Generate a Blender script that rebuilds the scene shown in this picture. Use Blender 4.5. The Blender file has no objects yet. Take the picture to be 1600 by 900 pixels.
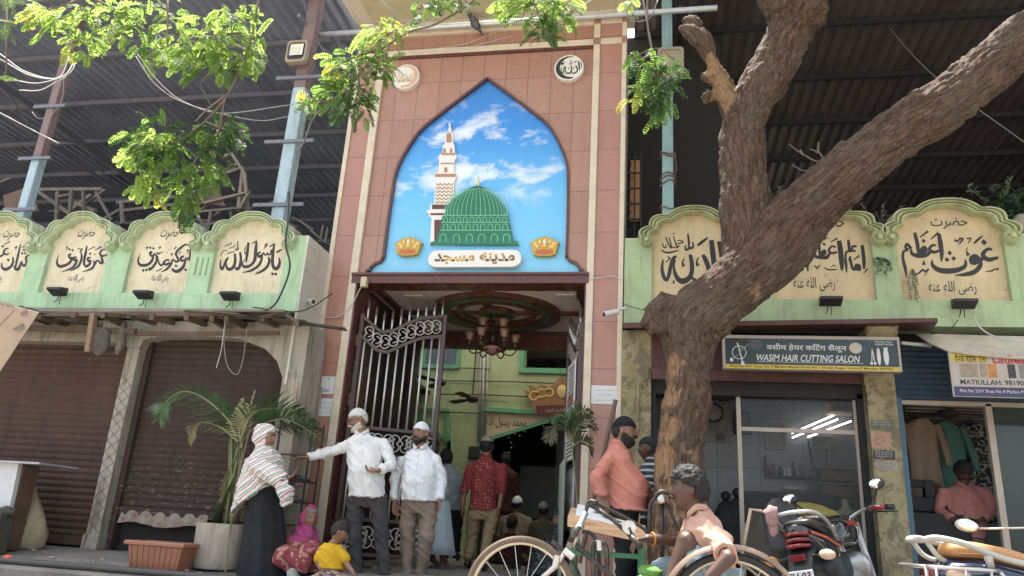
import bpy,bmesh,math,random
from mathutils import Vector,Matrix,noise,geometry
import numpy as np
SC=bpy.context.scene
COL=SC.collection
R_=math.radians
RND=random.Random(7)
PITCH,ROLL,YAW,FPX=R_(18.107),R_(3.62),R_(-11.28),1173.2
CAM=Vector((0,-8,.55))
_cy,_sy,_cp,_sp=math.cos(YAW),math.sin(YAW),math.cos(PITCH),math.sin(PITCH)
C_F=Vector((_sy*_cp,_cy*_cp,_sp))
_r=Vector((_cy,-_sy,0));_u=_r.cross(C_F)
C_R=_r*math.cos(ROLL)+_u*math.sin(ROLL)
C_U=_u*math.cos(ROLL)-_r*math.sin(ROLL)
cd=bpy.data.cameras.new('camera')
cd.sensor_width=36;cd.lens=FPX/1600*36;cd.clip_start=.05;cd.clip_end=500
cam=bpy.data.objects.new('camera',cd);COL.objects.link(cam)
M=Matrix((C_R,C_U,-C_F)).transposed().to_4x4();M.translation=CAM
cam.matrix_world=M
SC.camera=cam
SUN_EL,SUN_AZ=R_(75),R_(-35)
w=bpy.data.worlds.new('World');SC.world=w;w.use_nodes=True
nt=w.node_tree;bg=nt.nodes['Background']
sk=nt.nodes.new('ShaderNodeTexSky');sk.sky_type='NISHITA';sk.sun_disc=False
sk.sun_elevation=SUN_EL;sk.sun_rotation=SUN_AZ;sk.dust_density=3.5;sk.air_density=1.0;sk.ozone_density=.6
hs=nt.nodes.new('ShaderNodeHueSaturation');hs.inputs['Saturation'].default_value=.5
nt.links.new(sk.outputs[0],hs.inputs['Color']);nt.links.new(hs.outputs[0],bg.inputs[0]);bg.inputs[1].default_value=.15
sl=bpy.data.lights.new('sun','SUN');sl.energy=4.2;sl.angle=R_(.5);sl.color=(1,.95,.86)
so=bpy.data.objects.new('sun',sl);COL.objects.link(so)
SUN=Vector((math.sin(SUN_AZ)*math.cos(SUN_EL),math.cos(SUN_AZ)*math.cos(SUN_EL),math.sin(SUN_EL)))
so.rotation_euler=(-SUN).to_track_quat('-Z','Y').to_euler()
so.location=(0,0,30)
vs=SC.view_settings;vs.view_transform='Standard';vs.look='None';vs.gamma=1;vs.use_curve_mapping=False
vs.exposure=1.85
def V(*a):return Vector(a if len(a)>1 else a[0])
def P(px,py,Y):
 """photo pixel -> point on the upright plane at depth Y"""
 d=C_R*((px-800)/FPX)-C_U*((py-450)/FPX)+C_F
 return CAM+d*((Y-CAM.y)/d.y)
def PZ(px,py,Z):
 d=C_R*((px-800)/FPX)-C_U*((py-450)/FPX)+C_F
 return CAM+d*((Z-CAM.z)/d.z)
WORLD={}
def tag(o,label=None,cat=None,group=None,kind=None):
 if label:o['label']=label
 if cat:o['category']=cat
 if group:o['group']=group
 if kind:o['kind']=kind
 return o
def thing(name,label,cat,loc=(0,0,0),group=None,rz=0):
 o=bpy.data.objects.new(name,None);COL.objects.link(o)
 o.location=loc;o.rotation_euler.z=rz;o.empty_display_size=.1
 WORLD[o]=Matrix.Translation(Vector(loc))@Matrix.Rotation(rz,4,'Z')
 return tag(o,label,cat,group)
def root_of(o):
 while o.parent:o=o.parent
 return o
def link(name,me,mat=None,parent=None,smooth=False):
 o=bpy.data.objects.new(name,me);COL.objects.link(o)
 if mat is not None:
  for m in(mat if isinstance(mat,(list,tuple)) else[mat]):me.materials.append(m)
 if smooth:
  me.polygons.foreach_set('use_smooth',[True]*len(me.polygons))
 if parent is not None:
  o.parent=parent
  W=WORLD.get(root_of(parent))
  if W is not None:me.transform(W.inverted())
 me.update()
 return o
def copy_tree(o,parent=None,loc=None):
 c=o.copy();COL.objects.link(c)
 if parent:c.parent=parent
 if loc is not None:c.location=loc
 for ch in list(o.children):copy_tree(ch,c)
 return c
def catmull(pts,n=6):
 pts=[np.array(p,float) for p in pts]
 if len(pts)<3:return pts
 Q=[2*pts[0]-pts[1]]+pts+[2*pts[-1]-pts[-2]]
 out=[]
 for i in range(1,len(Q)-2):
  a,b,c,d=Q[i-1:i+3]
  for k in range(n):
   t=k/n
   out.append(.5*((2*b)+(c-a)*t+(2*a-5*b+4*c-d)*t*t+(3*b-a-3*c+d)*t**3))
 out.append(pts[-1])
 return out
class MB:
 def __init__(s):s.v=[];s.f=[];s.mi=[]
 def add(s,vs,fs,mi=0):
  k=len(s.v);s.v+=[tuple(p) for p in vs]
  s.f+=[tuple(i+k for i in f) for f in fs];s.mi+=[mi]*len(fs);return s
 def box(s,a,b,mi=0,rz=0,M=None):
  x0,y0,z0=[min(a[i],b[i]) for i in range(3)];x1,y1,z1=[max(a[i],b[i]) for i in range(3)]
  vs=[V(x,y,z) for x in(x0,x1) for y in(y0,y1) for z in(z0,z1)]
  if rz:
   c=V((x0+x1)/2,(y0+y1)/2,0);Rm=Matrix.Rotation(rz,3,'Z');vs=[Rm@(p-c)+c for p in vs]
  if M is not None:vs=[M@p for p in vs]
  return s.add(vs,[(0,1,3,2),(4,6,7,5),(0,4,5,1),(2,3,7,6),(0,2,6,4),(1,5,7,3)],mi)
 def bar(s,a,b,w,h=None,mi=0,up=(0,0,1)):
  """rectangular bar from a to b"""
  a,b=V(a),V(b);h=h or w;d=(b-a).normalized();u=V(up)
  if abs(d.dot(u))>.95:u=V(0,1,0)
  x=d.cross(u).normalized();y=x.cross(d).normalized()
  vs=[p+x*(i*w/2)+y*(j*h/2) for p in(a,b) for i,j in((-1,-1),(1,-1),(1,1),(-1,1))]
  return s.add(vs,[(3,2,1,0),(4,5,6,7),(0,1,5,4),(1,2,6,5),(2,3,7,6),(3,0,4,7)],mi)
 def tube(s,pts,r,seg=8,mi=0,smooth_n=0,cap=True,flat=1.0):
  if smooth_n:
   if not np.isscalar(r):
    q=catmull([list(p)+[rr] for p,rr in zip(pts,r)],smooth_n)
    pts=[V(*p[:3]) for p in q];r=[max(1e-4,p[3]) for p in q]
   else:pts=[V(*p) for p in catmull(pts,smooth_n)]
  pts=[V(p) for p in pts];n=len(pts)
  rs=[r]*n if np.isscalar(r) else list(r)
  rings=[];prev=None
  for i,p in enumerate(pts):
   d=(pts[min(i+1,n-1)]-pts[max(i-1,0)])
   d=d.normalized() if d.length>1e-9 else V(0,0,1)
   if prev is None:
    u=d.orthogonal().normalized()
   else:
    u=prev-d*prev.dot(d)
    u=u.normalized() if u.length>1e-6 else d.orthogonal().normalized()
   prev=u;w2=d.cross(u)
   rings.append([p+(u*math.cos(a)+w2*math.sin(a)*flat)*rs[i] for a in[2*math.pi*k/seg for k in range(seg)]])
  return s.loft(rings,mi,cap)
 def loft(s,rings,mi=0,cap=True,closed=True):
  n=len(rings[0]);vs=[p for r in rings for p in r];fs=[]
  for i in range(len(rings)-1):
   for k in range(n if closed else n-1):
    a,b=i*n+k,i*n+(k+1)%n
    fs.append((a,b,b+n,a+n))
  if cap and closed:
   fs.append(tuple(range(n-1,-1,-1)));fs.append(tuple(range((len(rings)-1)*n,len(rings)*n)))
  return s.add(vs,fs,mi)
 def capsule(s,a,b,ra,rb,seg=12,mi=0):
  a,b=V(a),V(b);d=b-a;L=d.length;d=d.normalized() if L>1e-9 else V(0,0,1)
  pts=[];rs=[]
  for k in range(4):
   t=math.pi/2*(1-k/3.2);pts.append(a-d*ra*math.sin(t));rs.append(max(1e-3,ra*math.cos(t)))
  for k in range(4):
   t=math.pi/2*((k+.2)/3.2);pts.append(b+d*rb*math.sin(t));rs.append(max(1e-3,rb*math.cos(t)))
  return s.tube(pts,rs,seg,mi)
 def ell(s,c,r,seg=16,rings=10,mi=0,M=None,fn=None):
  c=V(c);rr=(r,r,r) if np.isscalar(r) else r;R=[]
  for i in range(rings+1):
   t=-math.pi/2+math.pi*i/rings;t=max(-1.55,min(1.55,t));row=[]
   for k in range(seg):
    a=2*math.pi*k/seg
    p=V(rr[0]*math.cos(t)*math.cos(a),rr[1]*math.cos(t)*math.sin(a),rr[2]*math.sin(t))
    if fn:p=fn(p)
    row.append(c+(M@p if M is not None else p))
   R.append(row)
  return s.loft(R,mi)
 def lathe(s,prof,c,axis='z',seg=16,mi=0,cap=True):
  c=V(c);rings=[]
  for r,h in prof:
   row=[]
   for k in range(seg):
    a=2*math.pi*k/seg;x,y=max(r,1e-4)*math.cos(a),max(r,1e-4)*math.sin(a)
    row.append(c+(V(x,y,h) if axis=='z' else V(x,h,y) if axis=='y' else V(h,x,y)))
   rings.append(row)
  return s.loft(rings,mi,cap)
 def prism(s,poly,f,d0,d1,mi=0):
  """poly: 2D outline; f(x,y,d) -> 3D; extruded from d0 to d1; concave outlines are triangulated"""
  n=len(poly);tri=geometry.tessellate_polygon([[V(p[0],p[1],0) for p in poly]])
  vs=[f(p[0],p[1],d0) for p in poly]+[f(p[0],p[1],d1) for p in poly]
  fs=[tuple(t) for t in tri]+[tuple(i+n for i in reversed(t)) for t in tri]
  fs+=[(i,(i+1)%n,(i+1)%n+n,i+n) for i in range(n)]
  return s.add(vs,fs,mi)
 def build(s,name,mat=None,parent=None,smooth=False,bevel=0,fixn=True,auto=None):
  me=bpy.data.meshes.new(name);me.from_pydata(s.v,[],s.f)
  if any(s.mi):me.polygons.foreach_set('material_index',s.mi)
  me.validate()
  if fixn or bevel:
   bm=bmesh.new();bm.from_mesh(me)
   if fixn:bmesh.ops.recalc_face_normals(bm,faces=bm.faces)
   if bevel:
    es=[e for e in bm.edges if len(e.link_faces)==2 and e.calc_face_angle(0)>.6]
    bmesh.ops.bevel(bm,geom=es,offset=bevel,segments=2,affect='EDGES',profile=.6)
   bm.to_mesh(me);bm.free()
  o=link(name,me,mat,parent,smooth or auto is not None)
  if auto is not None:me.set_sharp_from_angle(angle=R_(auto))
  return o
def front(x,z,d):return V(x,d,z)
def remesh(mb,vox,smooth=2,disp=None):
 """one continuous skin over overlapping closed shells"""
 me=bpy.data.meshes.new('tmp');me.from_pydata(mb.v,[],mb.f)
 bm=bmesh.new();bm.from_mesh(me);bmesh.ops.recalc_face_normals(bm,faces=bm.faces);bm.to_mesh(me);bm.free()
 o=bpy.data.objects.new('tmp',me);COL.objects.link(o)
 m=o.modifiers.new('r','REMESH');m.mode='VOXEL';m.voxel_size=vox
 if smooth:
  m=o.modifiers.new('s','SMOOTH');m.iterations=smooth;m.factor=.5
 dg=bpy.context.evaluated_depsgraph_get()
 r=bpy.data.meshes.new_from_object(o.evaluated_get(dg))
 bpy.data.objects.remove(o);bpy.data.meshes.remove(me)
 if disp:
  n=len(r.vertices);co=np.empty(n*3);no=np.empty(n*3)
  r.vertices.foreach_get('co',co);r.vertices.foreach_get('normal',no)
  co=co.reshape(-1,3);no=no.reshape(-1,3)
  d=np.array([disp(Vector(p),Vector(q)) for p,q in zip(co,no)])
  r.vertices.foreach_set('co',(co+no*d[:,None]).ravel())
 r.materials.clear()
 return r
MATS={}
class NT:
 def __init__(s,name):
  s.m=bpy.data.materials.new(name);s.m.use_nodes=True;s.t=s.m.node_tree
  s.b=s.t.nodes['Principled BSDF'];s.o=s.t.nodes['Material Output']
  s.tc=s.n('ShaderNodeTexCoord')
 def n(s,t,**kw):
  q=s.t.nodes.new(t)
  for k,v in kw.items():setattr(q,k,v)
  return q
 def l(s,a,b):s.t.links.new(a,b)
 def obj(s,scale=(1,1,1),rot=(0,0,0),loc=(0,0,0)):
  mp=s.n('ShaderNodeMapping');s.l(s.tc.outputs['Object'],mp.inputs[0])
  mp.inputs['Scale'].default_value=scale;mp.inputs['Rotation'].default_value=rot;mp.inputs['Location'].default_value=loc
  return mp.outputs[0]
 def noise(s,vec,scale,detail=5,rough=.6,dist=0):
  q=s.n('ShaderNodeTexNoise');s.l(vec,q.inputs['Vector'])
  q.inputs['Scale'].default_value=scale;q.inputs['Detail'].default_value=detail
  q.inputs['Roughness'].default_value=rough;q.inputs['Distortion'].default_value=dist
  return q.outputs['Fac']
 def ramp(s,fac,stops,interp='LINEAR'):
  q=s.n('ShaderNodeValToRGB');s.l(fac,q.inputs[0]);e=q.color_ramp.elements;q.color_ramp.interpolation=interp
  while len(e)<len(stops):e.new(.5)
  for i,(p,c) in enumerate(stops):
   e[i].position=p;e[i].color=(*c,1) if not np.isscalar(c) else(c,c,c,1)
  return q.outputs[0]
 def mix(s,fac,a,b,bt='MIX'):
  q=s.n('ShaderNodeMix',data_type='RGBA',blend_type=bt)
  for i,v in((0,fac),(6,a),(7,b)):
   if isinstance(v,bpy.types.NodeSocket):s.l(v,q.inputs[i])
   elif np.isscalar(v):q.inputs[i].default_value=v if i==0 else(v,v,v,1)
   else:q.inputs[i].default_value=(*v[:3],1)
  return q.outputs[2]
 def math(s,op,a,b=None,clamp=False):
  q=s.n('ShaderNodeMath',operation=op,use_clamp=clamp)
  for i,v in((0,a),(1,b)):
   if v is None:continue
   if isinstance(v,bpy.types.NodeSocket):s.l(v,q.inputs[i])
   else:q.inputs[i].default_value=v
  return q.outputs[0]
 def col(s,c):
  if isinstance(c,bpy.types.NodeSocket):s.l(c,s.b.inputs['Base Color'])
  else:s.b.inputs['Base Color'].default_value=(*c,1)
 def rough(s,r):
  if isinstance(r,bpy.types.NodeSocket):s.l(r,s.b.inputs['Roughness'])
  else:s.b.inputs['Roughness'].default_value=r
 def bump(s,h,strength=.3,dist=.01):
  q=s.n('ShaderNodeBump');s.l(h,q.inputs['Height']);q.inputs['Strength'].default_value=strength
  q.inputs['Distance'].default_value=dist;s.l(q.outputs[0],s.b.inputs['Normal'])
def mul(c,k):return tuple(min(1,max(0,x*k)) for x in c)
def mat(name,c,rough=.6,var=.18,scale=5,bump=.15,bscale=60,bdist=.004,metal=0,dirt=None,dscale=3,damt=.5,spec=.5,stretch=(1,1,1),trans=0,coat=0):
 """painted / plain surface: two-scale tone variation, optional dirt of its own, fine bump"""
 if name in MATS:return MATS[name]
 s=NT(name);v=s.obj(stretch)
 n1=s.noise(v,scale,6,.65);n2=s.noise(v,scale*9,4,.6)
 a=s.ramp(n1,[(.25,mul(c,1-var)),(.75,mul(c,1+var))])
 a=s.mix(s.math('MULTIPLY',n2,.35),a,mul(c,1-var*1.6))
 if dirt is not None:
  d=s.ramp(s.noise(v,dscale,8,.7,.4),[(.5,0.),(.72,1.)])
  a=s.mix(s.math('MULTIPLY',d,damt),a,dirt)
 s.col(a);s.rough(s.ramp(n1,[(.2,max(.02,rough-.1)),(.8,min(1,rough+.1))]))
 s.b.inputs['Metallic'].default_value=metal;s.b.inputs['Specular IOR Level'].default_value=spec
 if coat:s.b.inputs['Coat Weight'].default_value=coat
 if bump:s.bump(s.noise(v,bscale,5,.6),bump,bdist)
 MATS[name]=s.m
 return s.m
def glass(name='window_glass',tint=(.9,.95,.93),rough=.02,alpha=.14):
 if name in MATS:return MATS[name]
 s=NT(name);s.col(tint);s.rough(rough);s.b.inputs['Alpha'].default_value=alpha
 s.b.inputs['Specular IOR Level'].default_value=.6
 s.bump(s.noise(s.obj(),2.5,2),.02,.02)
 MATS[name]=s.m;return s.m
def emis(name,c,st):
 if name in MATS:return MATS[name]
 s=NT(name);s.col(c);s.b.inputs['Emission Color'].default_value=(*c,1);s.b.inputs['Emission Strength'].default_value=st
 MATS[name]=s.m;return s.m
_AR={'ا':(0xFE8D,0xFE8E,0,0),'ب':(0xFE8F,0xFE90,0xFE91,0xFE92),'ت':(0xFE95,0xFE96,0xFE97,0xFE98),'ج':(0xFE9D,0xFE9E,0xFE9F,0xFEA0),'ح':(0xFEA1,0xFEA2,0xFEA3,0xFEA4),'د':(0xFEA9,0xFEAA,0,0),'ر':(0xFEAD,0xFEAE,0,0),'س':(0xFEB1,0xFEB2,0xFEB3,0xFEB4),'ص':(0xFEB9,0xFEBA,0xFEBB,0xFEBC),'ض':(0xFEBD,0xFEBE,0xFEBF,0xFEC0),'ع':(0xFEC9,0xFECA,0xFECB,0xFECC),'ق':(0xFED5,0xFED6,0xFED7,0xFED8),'ل':(0xFEDD,0xFEDE,0xFEDF,0xFEE0),'م':(0xFEE1,0xFEE2,0xFEE3,0xFEE4),'ن':(0xFEE5,0xFEE6,0xFEE7,0xFEE8),'ه':(0xFEE9,0xFEEA,0xFEEB,0xFEEC),'و':(0xFEED,0xFEEE,0,0),'ي':(0xFEF1,0xFEF2,0xFEF3,0xFEF4),'ى':(0xFEEF,0xFEF0,0,0),'ك':(0xFED9,0xFEDA,0xFEDB,0xFEDC),'ف':(0xFED1,0xFED2,0xFED3,0xFED4),'ش':(0xFEB5,0xFEB6,0xFEB7,0xFEB8)}
def arabic(t):
 out=[]
 for i,ch in enumerate(t):
  f=_AR.get(ch)
  if not f:out.append(ch);continue
  pr=_AR.get(t[i-1]) if i else None
  nx=_AR.get(t[i+1]) if i+1<len(t) else None
  jp=bool(pr and pr[2]);jn=bool(nx and f[2])
  out.append(chr(f[3] if jp and jn else f[1] if jp else f[2] if jn else f[0]))
 return ''.join(reversed(out))
def text_mesh(body,w=None,h=None,bold=0,shear=0,extrude=.001,align='CENTER',space=1.0,res=3):
 """flat lettering mesh in x,y, fitted to width w and/or height h, centred"""
 c=bpy.data.curves.new('t','FONT');c.body=body;c.extrude=0;c.offset=bold;c.shear=shear;c.space_character=space
 c.resolution_u=res
 o=bpy.data.objects.new('t',c);COL.objects.link(o)
 dg=bpy.context.evaluated_depsgraph_get();dg.update()
 me=bpy.data.meshes.new_from_object(o.evaluated_get(dg))
 bpy.data.objects.remove(o);bpy.data.curves.remove(c)
 n=len(me.vertices);a=np.empty(n*3);me.vertices.foreach_get('co',a);a=a.reshape(-1,3)
 lo,hi=a.min(0),a.max(0);sz=hi-lo
 sx=w/sz[0] if w else(h/sz[1]);sy=h/sz[1] if h else sx
 a=(a-(lo+hi)/2)*np.array([sx,sy,1])
 fs=[tuple(p.vertices) for p in me.polygons];bpy.data.meshes.remove(me)
 return a,fs
def write(mb,body,c,w=None,h=None,mi=0,xa=(1,0,0),ya=(0,0,1),**k):
 a,fs=text_mesh(body,w,h,**k);c=V(c);xa=V(xa).normalized();ya=V(ya).normalized()
 mb.add([c+xa*p[0]+ya*p[1] for p in a],fs,mi);return mb
def ink(mb,strokes,f,n=5,mi=0):
 """brush lettering: strokes of (x,y,width), merged to one flat outline; f maps (x,y) to 3D"""
 vs=[];fs=[]
 for st in strokes:
  q=catmull(st,n) if len(st)>2 else[np.array(p,float) for p in st]
  L=[];Rr=[]
  for i,p in enumerate(q):
   d=q[min(i+1,len(q)-1)][:2]-q[max(i-1,0)][:2];d=d/(np.linalg.norm(d)+1e-9)
   nn=np.array([-d[1],d[0]])*max(p[2]*1.22,1.)/2
   L.append(p[:2]+nn);Rr.append(p[:2]-nn)
  for i in range(len(q)-1):
   k=len(vs)
   quad=[L[i],L[i+1],Rr[i+1],Rr[i]]
   ar=sum(quad[j][0]*quad[(j+1)%4][1]-quad[(j+1)%4][0]*quad[j][1] for j in range(4))
   if ar<0:quad.reverse()
   vs+=[V(float(p[0]),float(p[1])) for p in quad];fs.append((k,k+1,k+2,k+3))
 v2,e2,f2,*_=geometry.delaunay_2d_cdt(vs,[],fs,1,.05)
 mb.add([f(p[0],p[1]) for p in v2],[tuple(t) for t in f2],mi)
 return mb
def dot(x,y,r):return[(x-r*.7,y-r*.7,r*1.4),(x+r*.7,y+r*.7,r*1.4)]
# ================================================================== setting
def ground_mat(name,c,c2,scale=3):
 s=NT(name);v=s.obj()
 a=s.ramp(s.noise(v,scale,8,.7),[(.3,c),(.55,c2),(.75,mul(c,.7))])
 st=s.ramp(s.noise(v,1.1,4,.6,1.5),[(.45,0.),(.6,1.)])
 a=s.mix(s.math('MULTIPLY',st,.45),a,mul(c,.5))
 s.col(a);s.rough(.85);s.bump(s.noise(v,45,6,.7),.5,.012);return s.m
m_street=ground_mat('street_dust',(.27,.24,.2),(.33,.3,.26),2)
m_pave=ground_mat('old_concrete',(.15,.14,.125),(.205,.19,.17),4)
b=MB();n=8
b.add([V(-80,-90,-.12),V(80,-90,-.12),V(80,60,-.12),V(-80,60,-.12)],[(0,1,2,3)])
tag(b.build('street_ground',m_street),kind='structure')
b=MB();prof=[(60,-.3),(60,.13),(.0,.13),(-.6,.13),(-1.75,.02),(-1.79,-.01),(-1.8,-.3)]
b.loft([[V(x,y,z) for y,z in prof] for x in np.linspace(-40,40,9)],cap=True)
tag(b.build('pavement',m_pave),kind='structure')
# ================================================================== portal
m_tile=None
def tile_mat(name,c1,c2,mort,x0,z0,w,h,rough=.3,bumpy=.05):
 s=NT(name);sep=s.n('ShaderNodeSeparateXYZ');s.l(s.tc.outputs['Object'],sep.inputs[0])
 cb=s.n('ShaderNodeCombineXYZ')
 s.l(s.math('SUBTRACT',sep.outputs[0],x0),cb.inputs[0]);s.l(s.math('SUBTRACT',sep.outputs[2],z0),cb.inputs[1])
 q=s.n('ShaderNodeTexBrick',offset=0,squash=1);s.l(cb.outputs[0],q.inputs['Vector'])
 q.inputs['Scale'].default_value=1;q.inputs['Brick Width'].default_value=w;q.inputs['Row Height'].default_value=h
 q.inputs['Mortar Size'].default_value=.004;q.inputs['Mortar Smooth'].default_value=.3;q.inputs['Bias'].default_value=0
 q.inputs['Color1'].default_value=(*c1,1);q.inputs['Color2'].default_value=(*c2,1);q.inputs['Mortar'].default_value=(*mort,1)
 v=s.obj();n1=s.noise(v,9,8,.75,.6);n2=s.noise(v,26,6,.7,1.2)
 a=s.mix(s.ramp(n1,[(.35,.0),(.7,.55)]),q.outputs['Color'],mul(c1,.72))
 a=s.mix(s.ramp(n2,[(.6,0.),(.72,.5)]),a,mul(c1,1.35))
 st=s.ramp(s.noise(s.obj((3,3,.5)),2.2,6,.7),[(.52,0.),(.7,.35)])
 a=s.mix(st,a,mul(c1,.6))
 s.col(a);s.rough(s.ramp(n1,[(.3,rough),(.7,rough+.15)]))
 s.bump(s.mix(.12,s.math('SUBTRACT',1.,q.outputs['Fac']),n2),.5,.004);return s.m
m_red=tile_mat('red_marble_tile',(.385,.215,.158),(.33,.175,.128),(.13,.065,.05),-3.49,6.405-.53*20,.288,.53,.22)
m_pil=tile_mat('red_marble_pilaster',(.40,.205,.16),(.37,.19,.145),(.13,.06,.045),-3.79,6.405-.53*20,5,.53,.25)
m_cream=mat('cream_stone_trim',(.60,.52,.40),.4,.12,8,.1,dirt=(.3,.24,.17),dscale=6,damt=.35)
m_dred=mat('dark_red_marble',(.105,.035,.028),.3,.25,10,.05)
m_wtile=tile_mat('white_wall_tile',(.58,.56,.50),(.54,.52,.47),(.25,.23,.2),-3,.13,.30,.31,.3)
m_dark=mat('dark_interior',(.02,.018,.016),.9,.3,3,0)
m_ply=mat('cream_ceiling',(.66,.58,.54),.7,.06,2,.05)
def avgx(*ps):return sum(ps)/len(ps)
XL0,XL1,XL2,XL3=-3.872,-3.815,-3.57,-3.475
XR3,XR2,XR1,XR0=-.745,-.665,-.392,-.337
ZT=6.78;ZL=3.39
portal=thing('mosque_portal','tall red marble gateway with a pointed arch picture, framed by cream strips','gateway',(-2.1,0,.13))
AL=[(725,150),(690,176),(660,200),(635,235),(620,265),(614,300),(607,350),(602,403)]
ARr=[(800,150),(832,175),(860,200),(877,230),(887,260),(889,300),(889,350),(889,405)]
XC=-2.085
half=[]
for l,r in zip(AL,ARr):
 a,c=P(*l,0),P(*r,0);half.append(((c.x-a.x)/2,(a.z+c.z)/2))
zap=P(763,122,0).z
half=[(0,zap)]+half
foot=[(half[-1][0],3.6),(half[-1][0]+.03,3.55),(half[-1][0]+.10,3.52),(half[-1][0]+.15,3.47),(half[-1][0]+.155,3.44),(half[-1][0]+.19,3.435),(half[-1][0]+.19,ZL)]
half2=[tuple(p) for p in catmull([(p[0],p[1]) for p in half],5)]+foot
arch_r=[(XC+x,z) for x,z in half2];arch_l=[(XC-x,z) for x,z in half2]
outl=[(XL3,ZL),(XL3,6.42),(XC,6.42),(XR3,6.42),(XR3,ZL)]
poly_l=[(XC,6.42),(XL3,6.42),(XL3,ZL)]+arch_l[::-1]
poly_r=[(XC,6.42)]+arch_r+[(XR3,ZL),(XR3,6.42)]
b=MB();b.prism(poly_l,front,0,.10);b.prism(poly_r,front,0,.10)
b.box((XL3,.0,6.50),(XR3,.10,6.74));b.box((XL3,.10,ZL),(XR3,.22,6.74))
b.build('wall_tiles',m_red,portal)
for x0,x1 in((XL1,XL2),(XR2,XR1)):b=MB();b.box((x0,-.02,-.0),(x1,.22,6.74));b.build('pilaster_tiles',m_pil,portal)
b=MB()
for x0,x1 in((XL0,XL1),(XL2,XL3),(XR3,XR2),(XR1,XR0)):b.box((x0,-.045,0),(x1,.22,6.76))
for z0,z1 in((6.415,6.50),(6.72,6.80)):
 b.box((XL3,-.038,z0),(XR3,.1,z1));b.box((XL1,-.04,z0),(XL2,.1,z1));b.box((XR2,-.04,z0),(XR1,.1,z1))
b.build('cream_trim',m_cream,portal,bevel=.008)
b=MB();b.box((XL3,-.03,6.375),(XR3,0,6.414));b.build('shadow_line_strip',m_dred,portal,bevel=.006)  # dark strip standing in for the shadow line under the cream band
for x0,x1 in((XL2,XL3),(XR3,XR2),(XR1,XR0)):
 for z0,z1 in((6.415,6.50),(6.72,6.80)):b=MB();b.box((x0-.004,-.052,z0-.004),(x1+.004,-.04,z1+.004));b.build('corner_block',m_red,portal)
b=MB();ring=[]
path=arch_l[::-1]+arch_r[1:]
c0=V(XC,0,4.7)
rin=[];
for i,(x,z) in enumerate(path):
 p=V(x,0,z);q=V(*path[max(0,i-1)][:1],0,path[max(0,i-1)][1]);r=V(path[min(len(path)-1,i+1)][0],0,path[min(len(path)-1,i+1)][1])
 t=(r-q).normalized();nn=V(-t.z,0,t.x)
 ring.append([p+nn*.012+V(0,-.02,0),p-nn*.017+V(0,-.02,0),p-nn*.017+V(0,.04,0),p+nn*.012+V(0,.04,0)])
b.loft(ring);b.build('arch_frame',m_dred,portal)
b=MB();b.box((XL3-.06,-.05,ZL-.13),(XR3+.03,.25,ZL-.002));b.box((XL3-.06,-.075,ZL-.035),(XR3+.03,-.05,ZL-.002));b.build('lintel',m_dred,portal,bevel=.008)
for x0,x1,x2 in((XL3,XL3+.03,XL3+.018),(XR3,XR3-.03,XR3-.018)):b=MB();b.box((x0,.22,0),(x1,.6,ZL-.14));b.box((x0,-.03,0),(x2,.22,ZL-.14));b.build('door_jamb',m_dred,portal)
b=MB();b.box((XL0+.02,.22,3.42),(XR0-.02,2.62,6.78));b.build('gateway_body',mat('grey_render',(.3,.28,.25),.9),portal)
s=NT('printed_sky');sep=s.n('ShaderNodeSeparateXYZ');s.l(s.tc.outputs['Object'],sep.inputs[0])
g=s.ramp(s.math('DIVIDE',s.math('SUBTRACT',sep.outputs[2],3.3),2.7),[(.0,(.22,.56,.80)),(.35,(.14,.47,.80)),(.7,(.035,.24,.66)),(1,(.03,.17,.52))])
cl=s.noise(s.obj((1,1,1.7),loc=(1.3,0,.4)),1.55,9,.62,.25)
band=s.ramp(s.math('DIVIDE',s.math('SUBTRACT',sep.outputs[2],3.3),2.7),[(.28,0.),(.42,.9),(.55,.8),(.66,1.),(.8,.6),(.92,0.)])
fac=s.math('MULTIPLY',s.ramp(cl,[(.5,0.),(.6,.75),(.7,1.)]),band)
a=s.mix(fac,g,(.82,.85,.87));s.col(a);s.rough(.28);s.bump(s.noise(s.obj(),3,3),.05,.01)
m_mural=s.m
mp=[(XC-half2[-1][0],ZL-.0),(XC+half2[-1][0],ZL)]+[(x,z) for x,z in arch_r[::-1]]+arch_l[1:-1]
b=MB();b.prism([(XC-x*1.0,z) for x,z in half2]+[(XC+x,z) for x,z in half2[::-1][:-1]],front,.035,.06)
mural=b.build('mural_panel',m_mural,portal)
m_white=mat('white_board',(.72,.70,.66),.35,.05,6,.02)
m_gold=mat('gold_print',(.55,.33,.05),.3,.35,25,.05,metal=.35)
m_brown=mat('brown_print',(.10,.045,.03),.4,.2)
mz=lambda px,py:P(px,py,0)
def minpt(u,v):p=P(640+u/4.283,180+v/4.286,0);return(p.x,p.z)
mo=[(135,868),(145,692),(128,672),(128,655),(113,652),(113,638),(135,634),(138,596),(162,590),(172,440),(163,410),(168,388),(192,385),(197,300),(192,282),(200,262),(216,250),(222,200),(236,190),(236,140),(246,122),(260,116),(256,95),(264,75),(260,62),(268,44),(275,62),(272,75),(280,95),(277,116),(290,124),(292,190),(300,200),(302,250),(310,260),(313,285),(300,300),(297,385),(310,390),(312,415),(300,440),(290,590),(300,640),(300,868)]
b=MB();b.prism([minpt(*q) for q in mo],front,.005,.033);minaret=b.build('minaret_board',m_white,portal)
b=MB();m_br2=mat('tan_print',(.42,.24,.13),.4,.3,20)
for rows in range(6):
 v0=452+rows*24
 zig=[(176-rows*1.4+k*14.5,v0+(13 if k%2 else 0)) for k in range(9)]
 up=[minpt(u,v) for u,v in zig];dn=[minpt(u,v+9) for u,v in zig[::-1]]
 b.prism(up+dn,front,.001,.006)
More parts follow.
